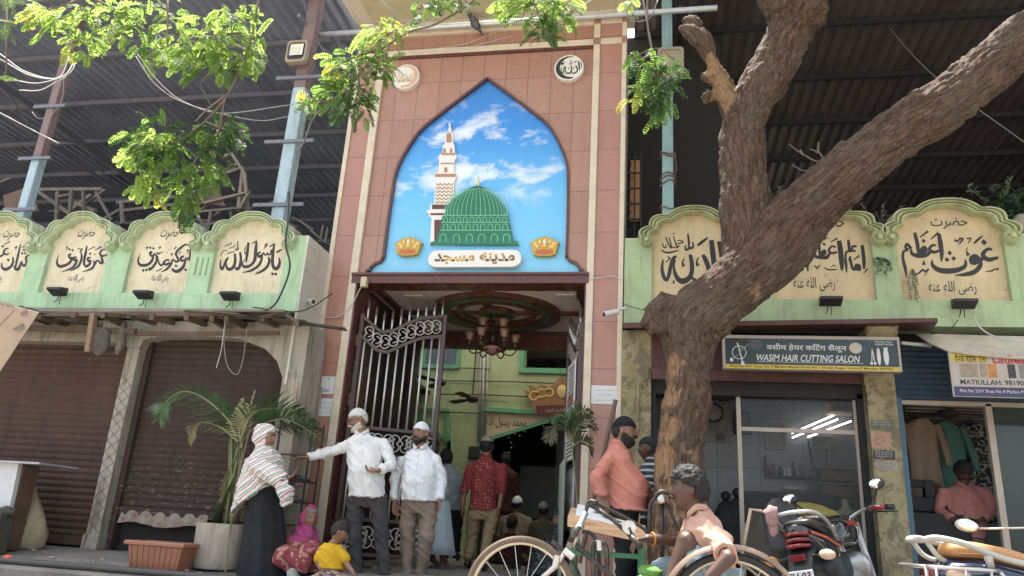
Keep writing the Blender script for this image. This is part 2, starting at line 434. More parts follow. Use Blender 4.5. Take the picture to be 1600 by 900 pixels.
for u0,v0,u1,v1 in((170,392,308,412),(206,318,296,326),(212,252,304,266),(150,598,280,628),(140,655,270,668),(165,700,240,868)):
 b.prism([minpt(u0,v0),minpt(u1,v0),minpt(u1,v1),minpt(u0,v1)],front,.001,.006,1 if v0>590 else 0)
for cx,cy,w_,h_ in((263,152,34,60),(232,236,18,26),(277,236,16,26),(242,366,22,32)):
 q=[(cx+w_/2*math.cos(t),cy-h_*.2-h_*.4*math.sin(t)) for t in np.linspace(0,math.pi,9)]+[(cx-w_/2,cy+h_/2),(cx+w_/2,cy+h_/2)]
 b.prism([minpt(*k) for k in q],front,.001,.006)
b.build('minaret_print',[m_br2,m_brown],minaret)
def dp(u,v):p=P(590+u/5,260+v/5,0);return(p.x,p.z)
m_green=mat('green_print',(.012,.16,.075),.18,.25,5,.03)
m_lgreen=mat('light_green_print',(.25,.58,.36),.3,.15)
do=[(412,615),(420,592),(462,588),(472,520),(490,512),(505,400),(530,370),(545,310),(590,258),(660,212),(730,172),(772,155),(800,155),(850,182),(905,222),(960,280),(1000,320),(1018,380),(1030,440),(1045,505),(1060,580),(1095,590),(1105,618)]
b=MB();b.prism([dp(*q) for q in do],front,-.02,.015);dome=b.build('dome_board',m_green,portal,bevel=.006)
b=MB()
def line(mb,pts,wd,d=-.0215):
 q=[V(x,0,z) for x,z in pts]
 for i in range(len(q)-1):
  t=(q[i+1]-q[i]);nn=V(-t.z,0,t.x).normalized()*wd/2
  mb.add([q[i]+nn+V(0,d,0),q[i+1]+nn+V(0,d,0),q[i+1]-nn+V(0,d,0),q[i]-nn+V(0,d,0)],[(0,1,2,3)])
for k in range(-9,10):
 t=k/9.5;xe=770+255*math.sin(t*1.45);top=165+abs(t)*8
 pts=[(787+(xe-787)*math.sin(s_*math.pi/2)**.9*1.0,top+(385-top)*(1-math.cos(s_*math.pi/2))) for s_ in np.linspace(.02,1,8)]
 line(b,[dp(*q) for q in pts],.005)
for v,u0,u1 in((388,512,1020),(442,500,1032),(504,490,1045)):
 line(b,[dp(u,v-8*math.sin((u-u0)/(u1-u0)*math.pi)*0) for u in np.linspace(u0,u1,10)],.007)
def archlet(mb,cx,cy,w_,h_,wd=.006):
 q=[(cx-w_/2,cy+h_/2)]+[(cx-w_/2*math.cos(t),cy-h_*.1-h_*.4*math.sin(t)) for t in np.linspace(0,math.pi,8)]+[(cx+w_/2,cy+h_/2)]
 line(mb,[dp(*k) for k in q],wd)
for k in range(10):archlet(b,535+k*51,420,30,40)
for k in range(9):archlet(b,535+k*58,478,36,46)
for cx in(515,620,720,815,915,1010):archlet(b,cx,565,48,62,.007)
b.build('dome_print',m_lgreen,dome)
b=MB();
for(u,v,r_) in((790,145,15),(790,118,10),(790,96,6)):
 p=dp(u,v);b.ell((p[0],-.02,p[1]),(r_/5*.0051*1.1,.012,r_/5*.0065*1.3),10,6)
p=dp(790,80);q=dp(790,160);b.tube([V(p[0],-.02,p[1]),V(q[0],-.02,q[1])],[.004,.014],8)
b.build('dome_finial',mat('gold_metal',(.75,.6,.25),.3,.2,metal=.6),dome,smooth=True)
c=P(741,404,-.05);hw=(P(813,404,-.05)-P(667,404,-.05)).length/2;hh=.105
rr=[(c.x+sx*(hw-hh)+hh*math.cos(a),c.z+hh*math.sin(a)) for sx,a0 in((1,-math.pi/2),(-1,math.pi/2)) for a in np.linspace(a0,a0+math.pi,12)]
b=MB();b.prism(rr,front,-.055,.03);nb=b.build('name_board',m_white,portal,bevel=.005)
b=MB();write(b,arabic('مدينه مسجد'),(c.x,-.0565,c.z),w=hw*1.72,h=hh*1.35,bold=.035)
s=NT('gold_to_brown_foil');sep=s.n('ShaderNodeSeparateXYZ');s.l(s.tc.outputs['Object'],sep.inputs[0])
s.col(s.ramp(s.noise(s.obj((1,1,2)),3.2,4),[(.4,(.10,.045,.03)),(.56,(.5,.3,.05))]));s.rough(.3);s.b.inputs['Metallic'].default_value=.3
b.build('name_lettering',s.m,nb)
for cx in(638,851):
 b=MB();c=P(cx,384,-.03)
 def cp(u,v):return(c.x+u*.0064,c.z-v*.0066)
 o=[(-20,16),(-24,-2),(-27,-6),(-18,-9),(-13,-15),(-6,-14),(0,-19),(6,-14),(13,-15),(18,-9),(27,-6),(24,-2),(20,16),(10,19),(-10,19)]
 b.prism([cp(*q) for q in o],front,-.04,.03);cr=b.build('crown_board',m_gold,portal,bevel=.004)
 b=MB()
 for u,v in((-17,-3),(-9,-7),(9,-7),(17,-3),(-13,2),(13,2),(0,0)):
  x,z=cp(u,v);b.ell((x,-.042,z),(.023,.008,.024),10,6)
 b.build('crown_jewel',mat('pale_gold',(.75,.55,.2),.3,.2),cr,smooth=True)
 b=MB();q=[cp(17*math.cos(t),12+5*math.sin(t)) for t in np.linspace(0,2*math.pi,18)[:-1]];b.prism(q,front,-.043,-.039)
 b.build('crown_lining',mat('orange_print',(.45,.13,.04),.4),cr)
 b=MB();x,z=cp(0,-7);b.ell((x,-.044,z),(.02,.008,.035),10,6);b.build('crown_gem',mat('pale_gem',(.65,.68,.66),.15),cr,smooth=True)
m_silver=mat('silver_disc',(.72,.70,.64),.3,.06,metal=.15)
m_blackp=mat('black_paint',(.03,.028,.025),.5,.2)
AL_B=[[(615,385,24),(630,460,28),(640,530,26),(640,600,16)],[(558,375,30),(568,470,34),(578,560,32),(580,615,22)],[(490,490,22),(512,530,30),(537,600,30),(530,650,32),(490,692,36),(450,702,32),(405,670,14)],[(392,488,22),(405,560,28),(405,620,28),(385,670,32),(340,696,38),(300,682,32),(272,630,22),(264,570,14),(272,530,18)],[(285,500,12),(262,520,26),(240,580,24),(228,640,24),(208,688,20),(186,662,24),(172,600,20),(180,528,10)],[(215,505,10),(232,520,10),(200,550,6)],[(262,690,8),(264,715,16)],[(348,518,8),(332,550,12),(342,582,24)],[(458,508,8),(443,545,12),(452,578,26)],[(450,418,16),(488,388,20),(530,356,10)],[(374,328,12),(382,400,14),(380,445,8)],[(352,415,8),(360,450,16),(380,446,12),(392,438,16),(415,430,14),(412,388,8)]]
for px,py,tgt in((889,106,1),(634,120,0)):
 c=P(px,py,-.06);R0=.185
 b=MB();b.lathe([(R0*.98,.09),(R0,.08),(R0,.01),(R0*.97,0),(R0*.9,0),(R0*.88,.01),(.001,.01)],(c.x,-.07,c.z),'y',40)
 md=b.build('medallion',m_silver,portal,auto=40)
 b=MB();sg=1 if tgt else-1
 cres=[(c.x-R0*.88*math.cos(t)*sg*1,c.z+R0*.88*math.sin(t)) for t in np.linspace(-1.9,1.9,24)]+[(c.x+R0*.16*sg-R0*.78*math.cos(t)*sg,c.z+.01+R0*.78*math.sin(t)) for t in np.linspace(1.75,-1.75,24)]
 b.prism(cres,front,-.062,-.0655);b.build('crescent',m_blackp if tgt else mat('peach_print',(.6,.38,.25),.4),md)
 b=MB();k_=.00062
 if tgt:ink(b,[[(x,y,w_*.8) for x,y,w_ in st] for st in AL_B],lambda x,y:V(c.x+.03+(x-400)*k_*.9,-.0665,c.z-(y-540)*k_*.85),4)
 else:write(b,arabic('محمد'),(c.x-.02,-.0665,c.z),w=R0*1.15,h=R0*.9,bold=.02)
 if tgt:
  st=[(c.x-R0*.45+.028*(1 if i%2==0 else.42)*math.sin(i*math.pi/5),c.z+R0*.35+.028*(1 if i%2==0 else.42)*math.cos(i*math.pi/5)) for i in range(10)]
  b.prism(st,front,-.062,-.067)
 b.build('medallion_lettering',m_blackp if tgt else mat('pale_gold2',(.62,.52,.32),.4),md)
b=MB();b.box((-3.96,-1.25,6.95),(-.2,.22,7.06));b.box((-3.90,.0,6.81),(-.25,.22,6.95))
can=b.build('canopy_soffit',tile_mat('cream_soffit_tile',(.66,.60,.48),(.62,.56,.45),(.4,.35,.28),-3,0,.4,.3,.5),portal)
b=MB();write(b,arabic('محمد رسول الله صلى الله عليه و سلم محمد رسول الله'),(-2.1,-.33,6.948),w=3.2,h=.34,ya=(0,1,0),bold=.01)
b.build('gilded_lettering',mat('dull_gilt',(.42,.30,.12),.5,.3),can)
b=MB();b.box((-3.72,-.56,6.944),(-.45,-.10,6.95));b.build('lettering_band',mat('pale_olive_band',(.5,.46,.3),.6),can)
b=MB();b.tube([V(-4.6,-.12,6.765),V(.75,-.12,6.775)],.036,10)
tag(b.build('steel_tube',mat('galvanised_steel',(.62,.66,.68),.4,.12,8,.05,metal=.4),None,smooth=True),'long pale steel tube laid across the top of the red gateway','tube')
ceil=thing('passage_ceiling','pale ceiling of the gateway passage with brown ribs and a painted ring','ceiling',(-2.1,1.3,3.39))
b=MB();b.box((XL3-.3,.26,3.36),(XR3+.3,2.6,3.42));b.build('ceiling_panel',m_ply,ceil)
b=MB()
for x in(-3.38,-2.12,-.86):b.box((x-.045,.26,3.318),(x+.045,2.6,3.357))
for y in(1.42,2.45):b.box((XL3,y-.05,3.32),(XR3,y+.05,3.354))
b.box((XL3-.3,2.52,3.12),(XR3+.3,2.62,3.358));b.build('ceiling_rib',m_dred,ceil)
rc=V(-2.06,1.40,3.33)
def annulus(mb,c,r0,r1,z0,z1,n=48):
 R=[]
 for k in range(n+1):
  a=2*math.pi*k/n;d=V(math.cos(a),math.sin(a),0)
  R.append([c+d*r0+V(0,0,z0),c+d*r1+V(0,0,z0),c+d*r1+V(0,0,z1),c+d*r0+V(0,0,z1)])
 return mb.loft(R,cap=False)
for q in((.62,.85,-.03,.05),(.12,.24,-.035,.05),(.46,.54,-.02,.05)):b=MB();annulus(b,rc,*q);b.build('ceiling_ring',m_dred,ceil)
for q in((.66,.70,-.034,.0),(.15,.2,-.04,.0)):b=MB();annulus(b,rc,*q);b.build('green_ring',mat('green_line',(.05,.17,.07),.5),ceil)
for x,y in((-3.0,.8),(-1.05,.75)):
 b=MB();b.box((x-.12,y-.12,3.335),(x+.12,y+.12,3.359));b.build('ceiling_lamp',mat('lamp_off',(.6,.52,.46),.4),ceil,bevel=.01)
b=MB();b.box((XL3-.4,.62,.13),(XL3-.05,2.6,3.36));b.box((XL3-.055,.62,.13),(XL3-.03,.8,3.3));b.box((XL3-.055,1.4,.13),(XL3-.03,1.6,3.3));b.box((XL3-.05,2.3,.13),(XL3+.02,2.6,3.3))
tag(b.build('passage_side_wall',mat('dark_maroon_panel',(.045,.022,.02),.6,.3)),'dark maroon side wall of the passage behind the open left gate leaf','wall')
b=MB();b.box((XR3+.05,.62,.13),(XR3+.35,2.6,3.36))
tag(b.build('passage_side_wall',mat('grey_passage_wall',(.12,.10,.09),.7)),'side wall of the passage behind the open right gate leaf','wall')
# ================================================================== parapet buildings left and right
def stained(name,c,dirt,rough=.75,drip=.6,bscale=30):
 s=NT(name);v=s.obj();n1=s.noise(v,3.2,7,.65);n2=s.noise(v,22,6,.7)
 a=s.ramp(n1,[(.28,mul(c,.8)),(.5,c),(.75,mul(c,1.12))])
 d=s.ramp(s.noise(s.obj((6,6,.7)),2.0,7,.7,.3),[(.5,0.),(.68,drip)])
 a=s.mix(d,a,dirt)
 sp=s.ramp(s.noise(v,9,9,.75,.5),[(.58,0.),(.66,.55)])
 a=s.mix(sp,a,mul(dirt,.8));a=s.mix(s.ramp(n2,[(.55,0.),(.7,.3)]),a,mul(c,1.25))
 s.col(a);s.rough(rough);s.bump(s.mix(.5,n2,s.noise(v,bscale*3,5,.7)),.35,.008);return s.m
m_mint=stained('mint_green_paint',(.36,.52,.33),(.24,.27,.17))
m_mint2=stained('pale_green_moulding',(.42,.50,.32),(.24,.23,.15),drip=.75)
m_cpan=stained('cream_panel_paint',(.62,.55,.39),(.34,.27,.16),drip=.35)
m_mint_r=stained('green_paint_right',(.34,.43,.25),(.22,.23,.14))
m_mould_r=stained('yellow_green_moulding',(.40,.43,.24),(.2,.19,.11),drip=.7)
m_cpan_r=stained('cream_panel_paint_right',(.55,.44,.27),(.34,.25,.14),drip=.3)
m_backpl=stained('weathered_plaster',(.33,.29,.23),(.15,.13,.1))
def foil(n=6):
 """inner outline of a lobed arch, x -1..1, z 0..1, from the left spring to the right"""
 cusp=[(-1,0),(-.86,.40),(-.50,.74),(0,1.0)]
 def lobe(a,b2,bul):
  a,b2=V(*a,0),V(*b2,0);d=b2-a;nn=V(-d.y,d.x,0)
  return[a+d*t+nn*bul*4*t*(1-t) for t in np.linspace(0,1,n+1)[:-1]]
 L=lobe(cusp[0],cusp[1],.30)+lobe(cusp[1],cusp[2],.30)+lobe(cusp[2],cusp[3],.15)
 L=[V(p.x,p.y,0) for p in L]+[V(0,1.0,0)]
 return L+[V(-p.x,p.y,0) for p in L[-2::-1]]
FOIL=foil()
def arch_moulding(cx,zs,hw,h,Y,sc=1.26):
 """stepped lobed moulding, swept outwards from the inner outline"""
 b=MB();prof=[(1.0,.07),(1.0,-.045),(1.035,-.07),(1.06,-.07),(1.075,-.035),(1.12,-.035),(1.135,-.075),(1.165,-.075),(1.18,-.045),(1.21,-.045),(1.225,-.09),(sc,-.09),(sc+.01,-.06),(sc,.16)]
 rings=[]
 for p in FOIL:
  row=[]
  for k,d in prof:
   kk=(k-1)
   q=V(p.x,p.y,0);rad=q.length;sm=1+.06*kk
   row.append(V(cx+p.x*hw*(1+kk*.95),Y+d,zs+p.y*h*(1+kk*.72)-.0+kk*.06*h))
  rings.append(row)
 b.loft(rings,cap=True,closed=False)
 for sx in(-1,1):
  c=V(cx+sx*hw*1.13,Y-.02,zs-.005)
  b.lathe([(hw*.155,.08),(hw*.155,-.05),(hw*.13,-.075),(hw*.10,-.05),(hw*.07,-.05),(hw*.05,-.085),(.001,-.09)],c,'y',18)
 return b
def solid_arch(cx,zs,hw,h,Y0,Y1,k,z0=None):
 pts=[(cx+p.x*hw*(1+(k-1)*.95),zs+p.y*h*(1+(k-1)*.72)+(k-1)*.06*h) for p in FOIL]
 if z0 is not None:pts=[(pts[0][0],z0)]+pts+[(pts[-1][0],z0)]
 b=MB();b.prism(pts,front,Y0,Y1);return b
HZ=arabic('حضرت');RA=arabic('رضى الله عنه')
INK={}
INK['rasul']=((320,340),6.43,[[(700,258,12),(688,330,22),(680,420,26),(684,480,26),(705,512,30),(735,500,28),(752,450,22),(745,400,8)],[(720,352,14),(745,335,16),(775,318,10)],dot(680,565,14),dot(712,568,14),[(648,295,8),(690,268,12)],[(668,320,12),(660,365,14),(640,372,12),(630,350,8),(622,372,14),(600,372,12),(592,350,8),(575,375,14),(548,380,12)],[(640,395,16),(648,440,22),(620,500,24),(560,545,20),(505,565,6)],[(600,290,10),(618,262,10),(624,280,9),(590,315,5)],[(560,345,14),(532,365,18),(545,395,18),(572,385,14),(575,360,12),(570,420,20),(540,480,22),(470,530,20),(380,552,6)],[(520,240,16),(512,320,26),(502,420,26),(470,470,22),(430,492,26),(390,490,24),(378,460,12),(400,420,8)],[(470,262,8),(524,234,12)],[(438,250,20),(430,330,24),(420,400,22),(415,450,12)],[(408,290,8),(405,310,8),(398,330,14)],[(400,335,10),(405,370,8)],[(355,345,18),(362,420,22),(350,490,24),(325,518,26),(305,500,14)],[(300,360,18),(305,420,22),(295,480,24),(265,515,26),(235,518,26),(218,490,16),(215,450,8)],[(240,395,8),(215,430,22),(195,480,20),(172,518,22),(156,480,16),(160,420,8)],[(332,235,8),(330,290,9),(322,320,8)],[(305,310,6),(315,325,9),(335,322,8),(342,300,6)],[(160,395,4),(170,350,6),(200,330,6),(230,335,6)],[(205,285,8),(235,275,8),(265,262,8),(262,245,6)],[(240,310,6),(270,300,8),(300,285,6),(300,265,5)],[(225,365,8),(255,350,8),(285,345,7),(295,330,5)]])
INK['abubakr']=((190,340),6.43,[[(692,300,10),(690,340,14),(684,400,16),(680,440,8)],[(684,440,6),(672,405,16),(650,425,14),(640,400,10)],[(650,340,7),(668,322,8),(672,345,7),(655,365,5)],[(625,385,16),(595,405,20),(605,435,20),(635,425,14),(635,455,20),(610,505,26),(560,540,28),(520,530,22),(510,505,10)],dot(642,525,13),dot(546,485,13),[(672,280,10),(640,272,16),(580,315,20),(545,360,20),(560,400,18),(572,435,18),(540,440,18),(515,420,12),(505,440,16),(495,470,20),(450,520,18),(400,545,6)],[(525,320,7),(550,292,10)],[(570,365,6),(600,340,9)],[(495,360,8),(505,380,8),(515,355,7)],[(480,430,14),(450,425,16),(420,460,18),(455,470,20),(485,450,14)],[(420,465,14),(395,480,16),(375,455,14),(365,410,10),(360,385,14)],[(345,540,8),(408,512,8)],[(345,365,14),(352,410,18),(345,450,20),(310,500,22),(280,522,20),(275,500,8)],[(355,345,12),(370,365,12),(385,350,10)],dot(288,302,11),dot(320,310,11),[(310,345,18),(285,355,20),(300,385,18),(325,375,16),(335,355,12)],[(318,390,18),(300,440,22),(255,475,24),(195,478,26),(168,450,18),(172,400,10),(188,365,4)],dot(218,530,13),dot(250,525,13),[(370,300,10),(395,295,8),(375,318,5)],[(245,300,10),(265,297,8),(245,320,5)],[(390,345,7),(400,355,7),(412,340,6)],dot(455,350,5),dot(475,322,6)])
INK['umar']=((60,340),6.43,[[(672,322,10),(640,325,14),(618,365,18),(650,385,18),(690,370,12)],[(625,375,14),(640,420,20),(640,455,24),(615,450,18),(600,430,10),(580,440,18),(565,470,18),(530,515,18),(440,545,5)],[(555,430,10),(560,470,14)],[(570,325,6),(635,292,12)],[(660,290,8),(672,265,9),(678,280,7),(655,305,4)],dot(568,370,7),dot(520,362,11),[(500,325,6),(565,292,9)],[(525,400,14),(495,410,18),(505,440,18),(525,430,14),(515,465,20),(480,490,22),(460,470,14)],[(488,280,10),(475,350,20),(460,430,22),(458,480,18)],[(425,340,8),(435,390,18),(425,440,20),(395,495,18),(320,538,5)],[(385,395,14),(355,405,18),(362,430,18),(385,420,14),(380,450,20),(340,505,20),(235,545,5)],[(415,335,8),(435,310,8),(440,325,7),(410,350,4)],[(395,318,10),(415,305,8)],[(278,300,10),(295,298,8),(275,320,4)],dot(310,318,11),dot(342,328,11),[(330,365,16),(305,380,18),(318,410,18),(338,400,14),(330,430,20),(290,470,22),(220,490,26),(188,465,20),(190,415,10),(205,370,4)]])
INK['usman']=((0,340),6.43,[[(290,370,12),(262,400,18),(265,440,20),(258,475,22),(230,480,20),(215,440,12),(205,470,16),(185,515,26),(155,515,24),(145,480,14)],[(205,265,8),(185,360,18),(165,450,18),(155,500,14)],dot(240,325,11),dot(222,358,11),dot(252,358,11),[(215,300,6),(260,278,10)],[(150,300,10),(172,290,8),(150,325,4)],[(128,395,10),(132,440,18),(110,490,22),(60,520,26),(20,500,20),(15,450,8)],dot(82,425,13),[(85,310,10),(55,315,14),(35,350,18),(60,370,16),(90,360,10)],[(40,365,14),(10,385,18),(-30,390,18),(-90,380,16)],dot(25,288,11),[(40,270,6),(100,240,9)]])
INK['allah']=((1000,300),5.0,AL_B+[[(200,350,8),(215,390,9),(235,430,9),(255,440,7)],[(225,355,7),(240,400,9),(245,435,8)],[(260,345,8),(275,390,9),(285,420,9),(310,425,8)],[(165,450,6),(200,472,12),(250,470,12),(300,455,9)],[(175,400,8),(185,430,9),(205,435,8),(200,410,6)],[(290,385,6),(315,378,8),(338,392,9),(310,402,8),(285,405,6)],[(250,330,5),(275,320,6)],[(235,420,6),(275,435,9),(300,432,7)]])
INK['azam']=((1190,300),5.0,[[(785,415,22),(795,490,24),(800,560,22),(800,605,10)],[(795,635,6),(830,600,10)],[(775,610,14),(735,600,18),(738,570,16),(765,575,16),(772,605,12)],[(735,605,14),(712,600,18),(700,560,18),(690,520,18),(695,500,6)],[(720,530,6),(765,495,12)],[(678,375,18),(685,440,20),(690,470,12)],[(742,425,16),(712,425,14),(708,455,14),(735,462,14)],[(705,465,12),(668,465,14),(655,500,14),(660,570,18),(664,630,8)],[(605,380,30),(618,470,34),(626,560,30),(628,612,14)],[(580,430,12),(548,425,14),(525,455,16),(550,478,16),(590,468,14)],[(535,475,14),(510,510,24),(480,512,22),(425,505,20),(405,470,14)],[(440,360,14),(450,430,18),(455,500,14)],[(452,480,10),(490,455,14),(500,480,14),(470,500,12)],dot(488,408,11),[(470,380,6),(515,355,10)],[(540,390,6),(592,362,12)],[(425,435,14),(402,415,14),(388,440,14),(412,455,14)],[(400,455,12),(362,460,14),(350,500,14),(358,570,18),(362,620,8)],[(318,470,22),(320,540,24),(322,615,12)],[(275,520,14),(268,560,18),(245,600,16)],dot(288,605,12),[(490,590,6),(520,606,10),(570,606,8),(595,602,4)],[(540,590,5),(565,572,7),(580,585,5)],[(410,575,10),(432,590,8),(455,570,6),(430,605,6)]])
INK['gaus']=((1390,300),4.738,[[(760,425,14),(722,425,20),(690,465,28),(730,500,28),(805,485,18)],[(700,480,22),(665,510,26),(615,525,26),(600,490,20),(630,470,18),(660,490,20),(672,540,28),(630,590,30),(560,610,24),(485,616,5)],dot(698,372,18),[(625,380,12),(655,352,16),(688,325,8)],[(560,500,10),(560,545,24),(510,575,30),(430,585,34),(360,575,30),(318,540,22),(315,500,6)],dot(445,452,14),dot(425,500,14),dot(475,492,14),[(365,310,22),(378,390,30),(386,460,24),(384,515,10)],[(345,395,12),(315,395,16),(295,425,20),(325,445,20),(368,435,14)],[(305,440,18),(270,468,24),(210,472,26),(165,455,20),(160,420,8)],[(185,300,20),(205,380,24),(215,455,18)],[(215,440,12),(255,408,18),(272,435,16),(240,458,14)],dot(252,362,13),[(225,335,8),(285,290,14)],[(305,350,8),(362,300,14)],[(160,420,18),(130,385,18),(118,410,16),(140,430,16)],[(140,430,14),(105,440,16),(98,490,18),(115,560,20),(126,635,6)],[(480,355,16),(505,365,10),(520,345,12),(540,352,14),(510,390,5)],[(570,345,8),(600,345,10),(580,380,5)],[(575,410,6),(570,440,8),(585,470,26)],[(250,505,5),(255,540,22)],[(165,608,5),(210,605,10),(245,575,12),(260,590,10),(290,570,8),(258,620,4)],[(710,590,5),(760,582,10),(780,568,8),(800,575,10),(805,560,6)]])
m_ink=mat('black_sign_paint',(.022,.021,.022),.55,.2)
def panel(root,mats,cx,zs,hw,h,z0,Y,key,hz=None,ra=None,cut=None):
 mg,mm,mc=mats
 b=solid_arch(cx,zs,hw*.998,h,Y+.055,Y+.14,1.03,z0);pn=b.build('arch_panel',mc,root)
 o=arch_moulding(cx,zs,hw,h,Y).build('arch_moulding',mm,pn,auto=50)
 solid_arch(cx,zs,hw,h,Y+.10,Y+.30,1.30).build('arch_back',m_backpl,pn)
 yy=Y+.053
 b=MB()
 if key:
  (ox,oy),sc,st=INK[key]
  def f(x,y):
   p=P(ox+x/sc,oy+y/sc,yy);return V(p.x,yy,p.z)
  ink(b,st,f)
 if hz:c=P(*hz[:2],yy);write(b,HZ,(c.x,yy,c.z),w=hz[2],h=hz[3],bold=.01)
 if ra:c=P(*ra[:2],yy);write(b,RA,(c.x,yy,c.z),w=ra[2],h=ra[3],bold=.005)
 b.build('brush_lettering',m_ink,pn)
 return pn
YL=-.6
lb=thing('shop_row','mint green shop row on the left with lobed arch panels over two shutters','building',(-6,YL,.13))
zled1=P(300,459,YL).z;zled0=P(300,488,YL).z;zsp=P(330,385,YL).z;ztop=P(475,368,YL).z
b=MB()
b.box((-14,YL+.07,zled0),(-3.89,YL+.24,zsp+.02))
b.box((-14,YL-.03,zled0),(-3.885,YL+.07,zled1))
for xa,xb_ in((438,470),(291,326),(158,194),(34,63)):
 b.box((P(xa,440,YL).x,YL,zled1),(P(xb_,440,YL).x if xb_<460 else-3.885,YL+.08,zsp+.0))
b.box((-14,YL,zled1),(P(0,440,YL).x-.75,YL+.07,zsp));b.box((P(450,368,YL).x,YL-.0,zsp),(-3.885,YL+.24,ztop))
b.build('parapet_wall',m_mint,lb)
b=MB();b.box((-3.887,YL-.02,zled0-.8),(-3.862,-.05,ztop-.01));b.box((-3.95,YL+.24,zled0-.9),(-3.887,-.05,ztop-.012));b.build('tiled_return',tile_mat('pale_return_tile',(.56,.52,.46),(.52,.48,.42),(.3,.26,.22),0,.1,9,.30,.35),lb)
ML=(m_mint,m_mint2,m_cpan)
for key,apx,xl,xr,hz,ra in(('rasul',397,326,437,None,None),('abubakr',263,193,291,(265,366,.24,.14),(250,435,.22,.11)),('umar',134,63,158,(135,366,.24,.14),(119,435,.22,.11)),('usman',5,-65,33,(18,367,.24,.14),(-10,435,.25,.12))):
 a,c=P(xl,440,YL).x,P(xr,440,YL).x;cx=(a+c)/2;hw=(c-a)/2
 zi=P(apx,343,YL).z
 panel(lb,ML,cx,zsp,hw*.99,(zi-zsp),zled1,YL,key,hz,ra)
b=MB();b.box((-14,YL-.16,zled0-.05),(-3.95,YL+.2,zled0-.003));b.build('concrete_eave',mat('grey_concrete_eave',(.28,.25,.21),.9,.3,6,.4,dirt=(.1,.09,.07)),lb)
b=MB()
m_grv=stained('groove_green',(.28,.38,.25),(.16,.18,.12))
for k in range(3):b=MB();c=P(306+k*8.5,416,YL-.003);b.capsule(c+V(0,0,.10),c-V(0,0,.10),.012,.012,8);b.build('pier_groove',m_grv,lb,smooth=True)
def shutter_mat(name,c,rust):
 s=NT(name);v=s.obj((1,1,3));a=s.ramp(s.noise(v,2.5,7,.7),[(.3,mul(c,.75)),(.6,c),(.8,mul(c,1.3))])
 f=s.ramp(s.noise(s.obj((2,1,14)),5,8,.8,.3),[(.59,0.),(.62,1.)])
 sep=s.n('ShaderNodeSeparateXYZ');s.l(s.tc.outputs['Object'],sep.inputs[0])
 lo=s.ramp(sep.outputs[2],[(.2,1.),(.95,.0)])
 a=s.mix(s.math('MULTIPLY',f,s.math('MULTIPLY',lo,rust)),a,(.42,.37,.33))
 g=s.ramp(s.noise(s.obj((5,5,.6)),2,5,.6),[(.5,0.),(.7,.5)]);a=s.mix(g,a,mul(c,.45))
 s.col(a);s.rough(.72);s.b.inputs['Specular IOR Level'].default_value=.25;s.bump(s.noise(v,40,4),.2,.004);return s.m
def shutter(x0,x1,z0,z1,Y,pitch=.072):
 b=MB();rows=[];z=z0
 while z<z1:
  for t,d in((0,.0),(.12,-.005),(.3,-.012),(.5,-.015),(.7,-.012),(.88,-.005)):rows.append((z+t*pitch,Y+d))
  z+=pitch
 xs=np.linspace(x0,x1,12)
 b.loft([[V(x,y,zz) for zz,y in rows] for x in xs],closed=False);return b
m_sh1=shutter_mat('brown_shutter_paint',(.075,.044,.033),.15)
m_sh2=shutter_mat('dark_brown_shutter_paint',(.05,.033,.028),1.)
sh=tag(thing('roller_shutter','plain brown roller shutter of the left shop, closed to the ground','shutter',(-6.8,-.4,.16)),group='shop shutters of the left row')
shutter(-9.2,-5.98,.24,2.45,-.40).build('curtain',m_sh1,sh,smooth=True)
b=MB();b.box((-9.2,-.425,.155),(-5.98,-.375,.25));b.build('bottom_rail',m_sh1,sh,bevel=.005)
b=MB();b.box((-5.985,-.46,.15),(-5.90,-.36,2.4));b.build('side_rail',m_sh1,sh)
sh=tag(thing('roller_shutter','scratched dark shutter half raised over a flowered cloth behind the palm','shutter',(-4.9,-.4,.5)),group='shop shutters of the left row')
shutter(-5.70,-3.93,.58,2.6,-.40).build('curtain',m_sh2,sh,smooth=True)
b=MB();b.box((-5.70,-.43,.5),(-3.93,-.37,.585));b.build('bottom_rail',m_sh2,sh,bevel=.005)
b=MB();b.box((-5.735,-.46,.15),(-5.67,-.36,2.5));b.build('side_rail',m_sh2,sh)
m_peel=stained('peeling_pier',(.34,.30,.24),(.10,.075,.055),drip=.95)
m_mesh=stained('netted_pier',(.30,.275,.23),(.10,.08,.06),drip=.9)
b=MB();b.box((-5.895,YL+.02,.13),(-5.74,-.1,2.3));b.box((-5.91,YL-.0,.13),(-5.725,-.1,.28));b.build('pier',m_mesh,lb,bevel=.01)
b=MB()
for k in range(14):
 z=.3+k*.12
 b.tube([V(-5.893,YL+.012,z),V(-5.742,YL+.012,z+.13)],.0022,4);b.tube([V(-5.742,YL+.012,z),V(-5.893,YL+.012,z+.13)],.0022,4)
b.build('wire_netting',mat('rusty_wire',(.12,.08,.05),.7),lb)
b=MB();b.box((-3.93,YL+.0,.13),(-3.70,-.06,2.0));b.build('pier',m_peel,lb,bevel=.01)
q=[(-3.70,1.99),(-3.93,1.99),(-4.03,2.18),(-4.2,2.32),(-4.5,2.42),(-4.9,2.45),(-5.5,2.44),(-5.7,2.40),(-5.74,2.3),(-5.9,2.3),(-5.9,2.62),(-3.70,2.62)]
b=MB();b.prism(q,front,YL+.01,-.15);b.build('arched_beam',m_mesh,lb,bevel=.008)
b=MB();b.box((-9.5,YL+.01,2.36),(-5.9,-.3,2.62));b.build('beam',stained('olive_beam',(.3,.27,.2),(.08,.06,.05),drip=.9),lb)
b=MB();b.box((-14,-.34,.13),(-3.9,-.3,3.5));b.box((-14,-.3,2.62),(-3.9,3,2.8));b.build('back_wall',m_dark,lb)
rt=thing('broken_awning','collapsed dark timber awning hanging under the mint green ledge','awning',(-6,-.9,2.6))
